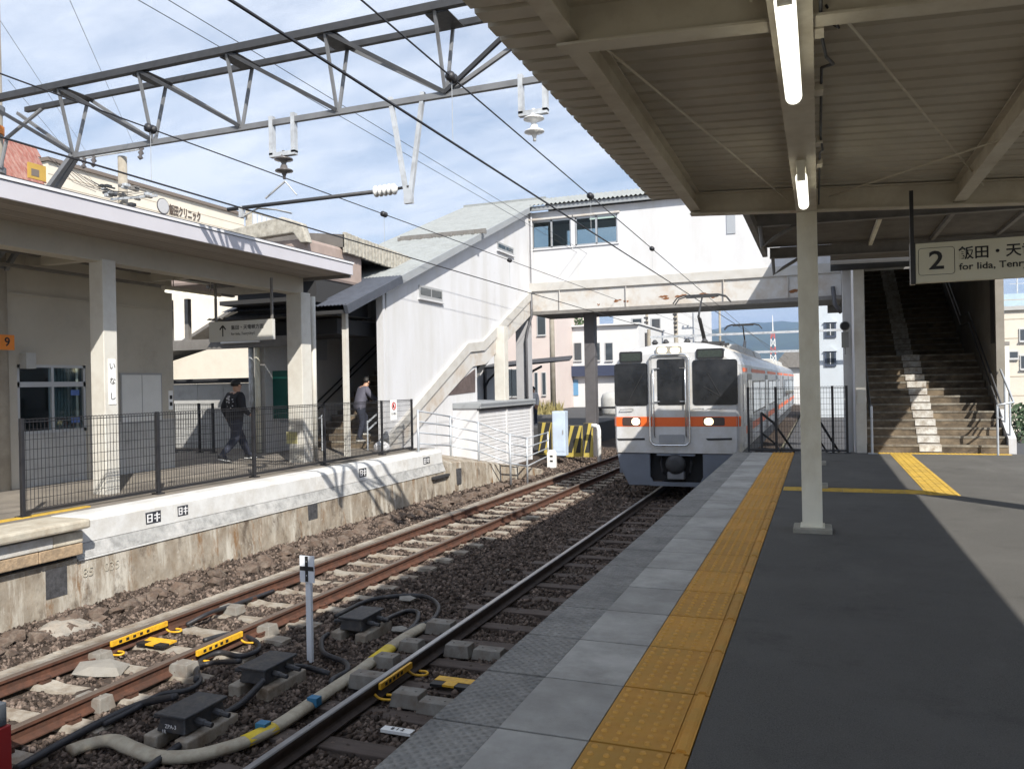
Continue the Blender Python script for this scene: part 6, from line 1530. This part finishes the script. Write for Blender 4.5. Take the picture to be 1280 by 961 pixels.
m.build('antenna', GALV, RB)
q = pY(1254, 470, 24); t = thing('bollard_pipe', 'beige pipe with a dark cap standing outside the stair parapet', 'pipe', (q.x, 24, -1.2))
zt2 = pY(1254, 432, 24).z
m = MB(); m.cyl((q.x, 24, -1.45), (q.x, 24, zt2), .14, n=14); m.build('pipe', PILW, t, smooth=True); m = MB(); m.cyl((q.x, 24, zt2 + .001), (q.x, 24, zt2 + .1), .155, n=14); m.build('cap', DARKSTEEL, t)
# bushes by the right building
m = MB()
for k in range(420):
    q = pY(RNG.uniform(1259, 1284), 490, RNG.uniform(38, 40)); h_ = RNG.uniform(-1.2, .35); s_ = RNG.uniform(.05, .14); n_ = Vector(RNG.normal(size=3)).normalized(); u_ = n_.orthogonal().normalized() * s_; v_ = n_.cross(u_)
    c = V(q.x, q.y, h_); m.add([c - u_, c + v_ * .6, c + u_, c - v_ * .6], [(0, 1, 2, 3)])
sh = thing('shrub', 'small dark green shrub in front of the cream building', 'shrub', (pY(1271, 490, 39).x, 39, -1.4))
m.build('foliage', mat('shrub_green', (.05, .085, .04), .7, var=.4, scale=6), sh)
m = MB()
for k in range(5): m.cyl((pY(1271, 490, 39).x, 39, -1.45), (pY(1271, 490, 39).x + RNG.uniform(-.4, .4), 39 + RNG.uniform(-.4, .4), -.3), .03, .01, 6)
m.build('stem', SLEEPW, sh)
# ------------------------------------------------------------------ town behind the station roof on the left
CX_ = -34
a = pX(100, 215, CX_); c = pX(357, 282, CX_)
KB = thing('building', 'long cream building with dark lettering on its parapet above the station roof', 'building', (CX_ - 6, (a.y + c.y) / 2, -.25))
yr0 = pX(60, 215, CX_).y; yr1 = pX(305, 265, CX_).y; zr1 = pX(200, 241, CX_).z
m = MB(); m.box(CX_ - 12, CX_, yr0, yr1, -.3, zr1); m.build('wall', CRM, KB)
m = MB(); m.box(CX_ - 12.2, CX_ + .15, yr0 - .1, yr1 + .15, zr1, zr1 + .18); m.build('coping', flat('coping_brown', (.16, .13, .11), .7), KB)
for i in range(5):
    z = zr1 - .6 - i * .5; m = MB(); m.box(CX_ + .001, CX_ + .012, yr0, yr1, z, z + .03); m.build('panel_joint', flat('joint_tan', (.42, .36, .28)), KB)
q = pX(228, 264, CX_)
m = MB(); e_ = pX(203.5, 258, CX_); m.lathe((CX_, e_.y, e_.z), (1, 0, 0), [(.4, 0), (.4, .05), (.34, .06)], 24); lg = m.build('logo_disc', flat('logo_grey', (.42, .42, .43)), KB)
m = MB(); m.lathe((CX_ + .001, e_.y, e_.z), (1, 0, 0), [(.44, 0), (.44, .03)], 24); m.build('logo_rim', flat('drip_dark', (.05, .05, .06)), lg)
q0 = pX(211, 261, CX_); q1 = pX(250, 270, CX_)
tt = text('飯田クリニック', .62, (CX_ + .03, q0.y, q0.z - .06), FACE_X, mat('letter_brown', (.10, .075, .06), .6), KB, align='LEFT', ext=.02, bold=.008)
tt.scale = (max(.5, (q1.y - q0.y) / max(.1, tt.dimensions.x)), 1, 1)
zr2 = pX(330, 276, CX_ + 1).z; yy0 = yr1 + .2; yy1 = pX(357, 285, CX_).y
m = MB(); m.box(CX_ - 10, CX_ - .02, yy0, yy1, -.3, zr2 - 1.0); m.build('wing_wall', BLOCKA, KB)
fr2 = MB()
fr2.box(CX_ - .06, CX_, yy0, yy0 + .6, zr2 - 1.0, zr2 + .75); fr2.box(CX_ - .06, CX_, yy1 - .5, yy1, zr2 - 1.0, zr2 + .75); fr2.box(CX_ - .06, CX_, yy0, yy1, zr2 + .65, zr2 + .78); fr2.build('frame_post', BLOCKA, KB)
for i in range(6):
    y0 = yy0 + .65 + (yy1 - yy0 - 1.2) * i / 6; m = MB(); m.box(CX_ - .05, CX_ - .02, y0 + .06, y0 + (yy1 - yy0 - 1.2) / 6 - .06, zr2 - .8, zr2 + .6); m.build('white_panel', WHT, KB)
# red-tiled roof with a yellow sign at the far left
RXX = -26
a = pX(12, 180, RXX); c = pX(66, 226, RXX)
RT_ = thing('house', 'red tiled house with a yellow sign behind the mast', 'house', (RXX - 3, (a.y + c.y) / 2, -.25))
m = MB(); m.box(RXX - 7, RXX - .6, a.y - 4, c.y, -.3, c.z - .3); m.build('wall', CRM, RT_)
nrow = 7
zA, zB_ = pX(30, 235, RXX).z - .6, pX(40, 186, RXX - 2).z
for i in range(nrow):
    t = i / nrow; z = zA + (zB_ - zA) * t; x = RXX - 1.9 * t
    m = MB(); m.prism([(x, z), (x + .06, z + .02), (x - .25, z + (zB_ - zA) / nrow + .08), (x - .33, z + (zB_ - zA) / nrow + .05)], 'y', a.y - 4, pX(63 - 2 * i, 205, x).y); m.build('tile_course', mat('tile_red', (.24, .085, .065), .75, var=.3, scale=5, stretch=(1, 3, 1), dirt=(.36, .23, .19), dirt_amt=.5, dscale=3), RT_, bevel=.02)
e = pX(45, 214, RXX + .1); m = MB(); m.box(RXX + .05, RXX + .12, e.y - .3, e.y + .38, e.z - .3, e.z + .25); m.build('sign_board', mat('sign_amber', (.46, .29, .06), .5, var=.1), RT_)
m = MB(); m.box(RXX + .121, RXX + .13, e.y - .2, e.y + .1, e.z - .2, e.z + .05); m.build('sign_mark', flat('coping_brown', (.16, .13, .11)), RT_)
# utility pole with crossarm above the fascia
P1 = thing('utility_pole', 'concrete pole with one crossarm and hanging insulators above the station roof', 'utility pole', (pY(153.5, 230, 27).x, 27, -.25), 'utility poles')
q = pY(153.5, 230, 27); zt1 = pY(153.5, 196, 27).z
m = MB(); m.cyl((q.x, 27, -.3), (q.x, 27, zt1), .26, .19, 14); m.build('pole', MASTM, P1, smooth=True)
l_ = pY(104, 200, 27); r_ = pY(181, 207, 27)
m = MB(); m.beam((l_.x, 26.75, l_.z), (r_.x, 26.75, l_.z), .11, .11); ar = m.build('crossarm', GALV, P1)
for px_ in (104, 116, 175):
    e = pY(px_, 200, 26.75); m = MB(); m.lathe((e.x, 26.75, l_.z - .5), (.2, 0, 1), [(.02, 0), (.13, .1), (.05, .2), (.13, .3), (.05, .42), (.12, .5), (.02, .62)], 10); m.build('insulator', PORCD, ar, smooth=True)
for k in range(26):
    e = pY(RNG.uniform(125, 188), RNG.uniform(232, 258), 26.6); m = MB(); s_ = RNG.uniform(.05, .12); m.box(e.x - s_, e.x + s_, 26.4, 26.7, e.z - s_ * .7, e.z + s_ * .7); m.build('line_gear', [GALV, GALVD, DARKSTEEL][k % 3], P1, bevel=.03)
e = pY(165, 246, 26.6); m = MB(); m.beam((e.x - 1.2, 26.6, e.z), (e.x + 1.4, 26.6, e.z - .1), .1, .1); m.build('crossarm', GALV, P1)
for k in range(9):
    e0 = pY(60 + 9 * k, 196 + 5 * k, 24); e1 = pY(120 + 9 * k, 240, 27)
    m = MB(); m.tube([e0, (e0 + e1) / 2 - V(0, 0, .3), e1], .012, 5); m.build('service_wire', WIREM, P1)
# background masses seen through the passage
GBX = thing('building', 'bright cream building with a yellow square seen through the station passage', 'building', (-24, 33, -.25))
m = MB(); m.box(-40, -16, 33, 40, -.3, 4.4); m.build('wall', WHT, GBX)
q = pY(232, 461, 33); m = MB(); m.box(q.x - .45, q.x + .45, 32.95, 33, q.z - .45, q.z + .45); m.build('yellow_square', flat('square_yellow', (.55, .47, .12), .6), GBX)
q0 = pY(217, 432, 28); q1 = pY(262, 408, 28)
GG = thing('house', 'small gabled cream house above the passage hoarding', 'house', (q0.x, 28, -.25))
m = MB(); m.prism([(q0.x - 1, 0), (q1.x + 3, 0), (q1.x + 3, q1.z - .3), (q0.x - 1, q0.z - .9)], 'y', 28, 31); m.build('wall', CRM, GG)
m = MB(); m.prism([(q0.x - 1.4, q0.z - 1.0), (q1.x + 3.2, q1.z + 1.3), (q1.x + 3.2, q1.z + 1.45), (q0.x - 1.4, q0.z - .85)], 'y', 27.6, 31.2); m.build('roof', DARKSTEEL, GG)
# ------------------------------------------------------------------ far line gear, mast, hills
FG1 = thing('overhead_gantry', 'distant single-beam gantry behind the footbridge', 'gantry', (-4, 60, -1.3), 'distant gantries')
z1 = pY(930, 417, 60).z
m = MB(); m.beam((-12, 60, z1), (6, 60, z1), .16, .16); m.build('beam', GALV, FG1)
for X_ in (-12, 6): m = MB(); m.cyl((X_, 60, -1.4), (X_, 60, z1 + .6), .16, .13, 10); m.build('mast', MASTM, FG1)
FG2 = thing('overhead_gantry', 'further single-beam gantry just above the train roofline', 'gantry', (-4, 110, -1.3), 'distant gantries')
z2 = pY(950, 440, 110).z
m = MB(); m.beam((-14, 110, z2), (8, 110, z2), .25, .3); m.build('beam', GALV, FG2)
for X_ in (-14, 8): m = MB(); m.cyl((X_, 110, -1.4), (X_, 110, z2 + .6), .2, .16, 10); m.build('mast', MASTM, FG2)
Ym = 420
q = pY(966.5, 440, Ym); zt_ = pY(966.5, 414, Ym).z
RM = thing('radio_mast', 'red and white lattice mast far behind the train', 'mast', (q.x, Ym, -1.4))
nb = 7; RED = flat('mast_red', (.55, .10, .07), .6); MWH = flat('mast_white', (.75, .74, .72), .6)
for k in range(nb):
    z0 = -1.4 + (zt_ + 1.4) * k / nb; z1_ = -1.4 + (zt_ + 1.4) * (k + 1) / nb; w0 = 3.4 - 1.9 * k / nb; w1_ = 3.4 - 1.9 * (k + 1) / nb
    m = MB()
    for sx_ in (-1, 1):
        for sy_ in (-1, 1): m.beam((q.x + sx_ * w0 / 2, Ym + sy_ * w0 / 2, z0), (q.x + sx_ * w1_ / 2, Ym + sy_ * w1_ / 2, z1_), .28, .28)
        m.beam((q.x - w0 / 2, Ym + sx_ * w0 / 2, z0), (q.x + w1_ / 2, Ym + sx_ * w1_ / 2, z1_), .16, .16); m.beam((q.x + w0 / 2, Ym + sx_ * w0 / 2, z0), (q.x - w1_ / 2, Ym + sx_ * w1_ / 2, z1_), .16, .16)
    m.build('mast_section', RED if k % 2 == 0 else MWH, RM)
m = MB(); m.cyl((q.x, Ym, zt_), (q.x, Ym, zt_ + 8), .3, .15, 6); m.build('antenna', MWH, RM)
HILL = mat('forest_hill', (.045, .06, .04), .95, var=.35, scale=.004, dirt=(.065, .085, .05), dirt_amt=.5, dscale=.01)
def hills(Y0, base, amp, seed, x0, x1):
    n = 90; rows = 10; r_ = np.random.default_rng(seed); phs = r_.uniform(0, 6.28, 9); m = MB()
    for j in range(rows):
        v = j / (rows - 1)
        for i in range(n):
            x = x0 + (x1 - x0) * i / (n - 1)
            top = base + amp * sum(math.sin(x * f_ + p_) * a_ for f_, p_, a_ in zip((.0011, .0023, .0041, .0077, .013, .021), phs, (.5, .35, .22, .14, .08, .05)))
            y = Y0 + 1500 * v + 60 * math.sin(x * .006 + j); z = top * math.sin(v * PI * .62) / math.sin(.62 * PI * .8) * (1 if v < .85 else .98)
            z = min(z, top) + 7 * math.sin(x * .03 + j * 2.1) * v
            m.v.append((x, y, z if j else -30))
    m.f += [(j * n + i, j * n + i + 1, (j + 1) * n + i + 1, (j + 1) * n + i) for j in range(rows - 1) for i in range(n - 1)]; m.m += [0] * len(m.f)
    tag(m.build('hills', HILL, smooth=True, org=(0, Y0, 0)), kind='structure')
hills(3600, 300, 55, 4, -4200, 3200); hills(5200, 430, 70, 9, -5200, 3600)
# low town blocks to close the view
k = 0
for X_, Y_, w, d, h, c_ in ((40, 120, 14, 10, 8, WHT), (14, 170, 9, 8, 6, CRM), (6, 230, 12, 9, 5, BLG)):
    t = thing('house', ['white flat-roofed block far behind the street', 'cream flat-roofed block far behind the street', 'grey-blue flat-roofed block far behind the street'][0 if c_ is WHT else 1 if c_ is CRM else 2], 'house', (X_, Y_, -1.4), 'distant town blocks')
    m = MB(); m.box(X_ - w / 2, X_ + w / 2, Y_, Y_ + d, -1.5, h); m.build('wall', c_, t)
    m = MB(); m.prism([(X_ - w / 2 - .4, h), (X_ + w / 2 + .4, h), (X_ + w / 2 - 1, h + 1.6), (X_ - w / 2 + 1, h + 1.6)], 'y', Y_ - .4, Y_ + d + .4); m.build('roof', DARKSTEEL, t)
    for i in range(3):
        x = X_ - w / 2 + (i + .5) * w / 3
        for z in (1.0, 4.0):
            if z + 1.4 < h: m = MB(); m.box(x - .8, x + .8, Y_ - .05, Y_, z, z + 1.3); m.build('window', SHADE, t)
    k += 1
# haze
hz = MB(); hz.box(-8800, 8800, -1900, 8800, -34, 640)
HM = bpy.data.materials.new('haze'); HM.use_nodes = True; t = HM.node_tree; t.nodes.clear()
o_ = t.nodes.new('ShaderNodeOutputMaterial'); pv = t.nodes.new('ShaderNodeVolumePrincipled'); pv.inputs['Color'].default_value = (.38, .60, 1, 1); pv.inputs['Density'].default_value = 1.4e-4; pv.inputs['Anisotropy'].default_value = .3
t.links.new(pv.outputs[0], o_.inputs['Volume'])
tag(hz.build('haze', HM), 'thin blue haze over the distant hills', 'haze', kind='stuff')
# ------------------------------------------------------------------ people
def skin_mesh(joints, edges, rad, sub=2, root='pelvis'):
    names = list(joints); me = bpy.data.meshes.new('sk'); me.from_pydata([joints[n] for n in names], [(names.index(a), names.index(b)) for a, b in edges], [])
    o = bpy.data.objects.new('sk', me); COL.objects.link(o)
    o.modifiers.new('k', 'SKIN')
    sv = me.skin_vertices[0].data
    for i, n in enumerate(names):
        r = rad[n]; sv[i].radius = (r, r) if not isinstance(r, tuple) else r; sv[i].use_root = (n == root)
    s_ = o.modifiers.new('s', 'SUBSURF'); s_.levels = sub; s_.render_levels = sub
    dg = bpy.context.evaluated_depsgraph_get(); out = bpy.data.meshes.new_from_object(o.evaluated_get(dg))
    bpy.data.objects.remove(o); return out
def person(label, loc, rz_, J, mats, print_=False, h=1.0, wide=(1, 1)):
    """J: joints in metres, facing +X locally"""
    t = thing('person', label, 'person', loc); t.rotation_euler.z = rz_; t.scale = (h * wide[0], h * wide[1], h)
    ed = [('pelvis', 'waist'), ('waist', 'chest'), ('chest', 'neck'), ('neck', 'head'), ('head', 'crown')]
    rad = dict(pelvis=(.19, .15), waist=(.19, .15), chest=(.22, .17), neck=.062, head=.088, crown=.075)
    for s in 'lr':
        ed += [('chest', 'sh' + s), ('sh' + s, 'el' + s), ('el' + s, 'wr' + s), ('wr' + s, 'ha' + s), ('pelvis', 'hi' + s), ('hi' + s, 'kn' + s), ('kn' + s, 'an' + s), ('an' + s, 'to' + s)]
        rad.update({'sh' + s: .10, 'el' + s: .075, 'wr' + s: .048, 'ha' + s: .032, 'hi' + s: .125, 'kn' + s: .092, 'an' + s: .062, 'to' + s: .038})
        for k in range(5):
            n = 'f%d%s' % (k, s); w = Vector(J['wr' + s]); ha = Vector(J['ha' + s]); d = (ha - w).normalized(); sd = d.cross(Vector((1, 0, 0)))
            sd = sd.normalized() if sd.length > .1 else Vector((0, 1, 0))
            fw_ = Vector((1, 0, 0))
            if k < 4: J[n] = tuple(ha + fw_ * (.027 - .018 * k) + d * (.055 - .006 * abs(k - 1.2)) + fw_ * .01)
            else: J[n] = tuple(ha + fw_ * .05 + d * .0)
            ed.append(('ha' + s, n)); rad[n] = .009
    me = skin_mesh(J, ed, rad)
    jac, trou, skin, hair, shoe, sole = mats
    for m_ in (jac, trou, skin): me.materials.append(m_)
    zb_ = J['pelvis'][2] - .14
    def near(p, a, b):
        a = Vector(a); b = Vector(b); d = b - a; u = max(0, min(1, (p - a).dot(d) / d.length_squared)); return (p - a - d * u).length
    for pl in me.polygons:
        c = pl.center
        best = min(ed, key=lambda e: near(c, J[e[0]], J[e[1]]))
        nm = best[1]
        if nm in ('head', 'crown') or nm[:2] in ('ha',) or nm[0] == 'f': pl.material_index = 2
        elif nm == 'neck' and c.z > J['neck'][2] - .03: pl.material_index = 2
        elif nm[:2] in ('hi', 'kn', 'an', 'to') and c.z < zb_: pl.material_index = 1
        elif nm[:2] in ('kn', 'an', 'to'): pl.material_index = 1
        else: pl.material_index = 0
        pl.use_smooth = True
    o = bpy.data.objects.new('body', me); COL.objects.link(o); o.parent = t; ORG[o.name] = tuple(loc)
    def child(mb, name, m_, smooth=True):
        me2 = bpy.data.meshes.new(name); me2.from_pydata(mb.v, [], mb.f); me2.materials.append(m_); me2.polygons.foreach_set('use_smooth', [smooth] * len(mb.f)); c = bpy.data.objects.new(name, me2); COL.objects.link(c); c.parent = t; ORG[c.name] = tuple(loc); return c
    hd = Vector(J['head']) * .55 + Vector(J['crown']) * .45
    def cap(c0, rx, ry, rz2, f):
        m = MB(); nu, nv = 16, 10; vs = []
        for i in range(nv + 1):
            for k in range(nu):
                a = PI * i / nv; b = 2 * PI * k / nu; p = Vector((math.sin(a) * math.cos(b), math.sin(a) * math.sin(b), math.cos(a))); p = f(p); vs.append((c0.x + p.x * rx, c0.y + p.y * ry, c0.z + p.z * rz2))
        m.add(vs, [(i * nu + k, i * nu + (k + 1) % nu, (i + 1) * nu + (k + 1) % nu, (i + 1) * nu + k) for i in range(nv) for k in range(nu)]); return m
    def hshape(p):
        if p.x > .25 and p.z < .45: p = Vector((.25 + (p.x - .25) * .3, p.y, p.z))
        if p.z < -.35: p = Vector((p.x * .8, p.y * .8, -.35 + (p.z + .35) * .2))
        return p
    child(cap(hd + Vector((-.012, 0, .028)), .112, .096, .118, hshape), 'hair', hair)
    # face: nose, eyes, mouth, ears
    fx_ = hd.x + .088
    m = MB(); m.add([(fx_ - .01, hd.y - .014, hd.z - .035), (fx_ - .01, hd.y + .014, hd.z - .035), (fx_ + .022, hd.y, hd.z - .03), (fx_ - .004, hd.y, hd.z + .015)], [(0, 2, 3), (1, 3, 2), (0, 1, 2)]); child(m, 'nose', skin)
    for s in (-1, 1):
        m = MB(); m.lathe((fx_ - .012, hd.y + s * .032, hd.z + .006), (1, 0, 0), [(.013, 0), (.009, .006), (.002, .009)], 8); child(m, 'eye', INK)
        m = MB(); m.lathe((hd.x - .005, hd.y + s * .082, hd.z - .01), (0, s, 0), [(.02, 0), (.03, .012), (.018, .02)], 8); child(m, 'ear', skin)
    m = MB(); m.box(fx_ - .02, fx_ - .004, hd.y - .022, hd.y + .022, hd.z - .062, hd.z - .054); child(m, 'mouth', mat('lip', (.35, .14, .11), .6))
    for s in 'lr':
        an = Vector(J['an' + s]); to = Vector(J['to' + s]); d = to - an; d.z = 0; d = d.normalized() if d.length > .01 else Vector((1, 0, 0)); sd = Vector((-d.y, d.x, 0))
        zmin = min(an.z - .07, to.z - .035)
        hz0 = an.z - .085; tz0 = to.z - .04
        def ring(x, w, z0, z1): return [an + d * x + sd * w + Vector((0, 0, z0 - an.z)), an + d * x - sd * w + Vector((0, 0, z0 - an.z)), an + d * x - sd * w * .8 + Vector((0, 0, z1 - an.z)), an + d * x + sd * w * .8 + Vector((0, 0, z1 - an.z))]
        L_ = .2
        def shoe_part(za, zb2):
            m = MB(); secs = [(-.07, .035), (-.05, .042), (.05, .046), (.13, .048), (.18, .035), (.2, .018)]
            for x, w in secs:
                u = (x + .07) / .27; gz = hz0 * (1 - u) + tz0 * u; hh = zb2 * (1 - .55 * max(0, u - .25) / .75)
                m.v += [tuple(v) for v in ring(x, w, gz + za, gz + hh)]
            n = len(secs); m.f = [(i * 4 + k, i * 4 + (k + 1) % 4, (i + 1) * 4 + (k + 1) % 4, (i + 1) * 4 + k) for i in range(n - 1) for k in range(4)] + [(3, 2, 1, 0), tuple((n - 1) * 4 + k for k in range(4))]
            return m
        child(shoe_part(.022, .10), 'shoe', shoe, False); child(shoe_part(0, .024), 'shoe_sole', sole, False)
    if print_:
        m = MB(); c = Vector(J['chest']); w = Vector(J['waist'])
        for k in range(16):
            y = RNG.uniform(-.13, .1); z = c.z + RNG.uniform(-.16, .1); s_ = RNG.uniform(.008, .026); x = min([v.co.x for v in me.vertices if abs(v.co.y - y) < .05 and abs(v.co.z - z) < .05] or [c.x - .15]) - .006
            m.add([(x, y - s_, z - s_ * .7), (x, y + s_ * .6, z - s_), (x, y + s_, z + s_ * .8), (x, y - s_ * .7, z + s_), (x + .05, y, z)], [(0, 1, 2, 3), (0, 4, 1), (1, 4, 2), (2, 4, 3), (3, 4, 0)])
        child(m, 'jacket_print', flat('print_white', (.55, .55, .58), .8), False)
    return t
SKIN = mat('skin', (.50, .30, .21), .55, var=.05, scale=6)
HAIR = flat('hair_black', (.012, .011, .011), .6)
JACK = mat('jacket_black', (.014, .015, .02), .8, var=.2, scale=8); JEAN = mat('jeans_dark', (.025, .03, .05), .85, var=.25, scale=9)
SHOEB = flat('shoe_black', (.02, .02, .022), .7); SOLEW = flat('sole_white', (.75, .75, .74), .6)
walk = dict(pelvis=(0, 0, .93), waist=(.01, 0, 1.08), chest=(.03, 0, 1.32), neck=(.045, 0, 1.50), head=(.06, 0, 1.60), crown=(.065, 0, 1.70),
            shl=(.02, .17, 1.42), ell=(-.08, .24, 1.15), wrl=(.02, .25, .93), hal=(.05, .25, .86),
            shr=(.03, -.17, 1.42), elr=(.0, -.25, 1.16), wrr=(.16, -.22, 1.02), har=(.22, -.2, .99),
            hil=(0, .09, .88), knl=(.2, .1, .50), anl=(.36, .1, .11), tol=(.49, .11, .07),
            hir=(0, -.09, .88), knr=(-.06, -.1, .48), anr=(-.36, -.1, .16), tor=(-.24, -.11, .045))
p0_ = pZ(270, 577, 0); p1_ = pZ(318, 574, 0)
mid = (p0_ + p1_) / 2
ang = math.atan2(p1_.y - p0_.y, p1_.x - p0_.x)
person('man in a black jacket with a white back print walking behind the mesh fence', (mid.x, mid.y, -.012), ang + .35, walk, (JACK, JEAN, SKIN, HAIR, SHOEB, SOLEW), True, 1.04, (1.1, 1.22))
climb = dict(pelvis=(0, 0, .93), waist=(.05, 0, 1.07), chest=(.15, 0, 1.28), neck=(.21, 0, 1.45), head=(.25, 0, 1.54), crown=(.28, 0, 1.63),
            shl=(.13, .17, 1.38), ell=(.22, .24, 1.14), wrl=(.42, .22, 1.05), hal=(.49, .21, 1.05),
            shr=(.13, -.17, 1.38), elr=(.28, -.24, 1.16), wrr=(.5, -.2, 1.08), har=(.57, -.19, 1.07),
            hil=(0, .09, .88), knl=(.26, .1, .62), anl=(.2, .1, .26), tol=(.33, .1, .21),
            hir=(0, -.09, .88), knr=(.05, -.1, .48), anr=(-.08, -.1, .1), tor=(.05, -.1, .05))
LIL = mat('shirt_lilac_shaded', (.10, .10, .135), .8, var=.1, scale=8)  # top coloured darker to stand in for the stair shade
q = pY(449, 520, 18.45)
person('person in a grey lilac top leaning forward on the dark stairs', (q.x, 18.45, .165), PI / 2 - .5, climb, (LIL, JEAN, SKIN, HAIR, SHOEB, SOLEW), False, 1.0)
stand = dict(pelvis=(0, 0, .93), waist=(0, 0, 1.08), chest=(.01, 0, 1.32), neck=(.01, 0, 1.50), head=(.02, 0, 1.60), crown=(.03, 0, 1.70),
            shl=(.0, .17, 1.42), ell=(-.02, .22, 1.15), wrl=(.04, .22, .92), hal=(.05, .22, .85), shr=(.0, -.17, 1.42), elr=(-.02, -.22, 1.15), wrr=(.04, -.22, .92), har=(.05, -.22, .85),
            hil=(0, .09, .88), knl=(.02, .1, .5), anl=(.0, .1, .1), tol=(.13, .1, .05), hir=(0, -.09, .88), knr=(.02, -.1, .5), anr=(-.02, -.1, .1), tor=(.11, -.1, .05))
WSH = mat('shirt_white', (.72, .72, .74), .8, var=.05)
q = pY(667.5, 535, 33.5)
person('person in a white shirt standing in the street behind the shed', (q.x, 33.5, -.2), -PI / 2, stand, (WSH, JEAN, SKIN, HAIR, SHOEB, SOLEW), False, .95)
# carried bag and the heap of white cloth at the stair foot
m = MB(); j = RNG.uniform(.8, 1.15, size=(12, 1)); q = pZ(458, 562, 0)
m.add(ico * j * np.array([.28, .25, .2]) + np.array([q.x + .9, q.y - .8, .12]), [tuple(f) for f in icf])
o = m.build('cloth_bag', WSH); o.modifiers.new('s', 'SUBSURF').render_levels = 2
tag(o, 'white cloth bag lying at the foot of the dark stairs', 'bag')
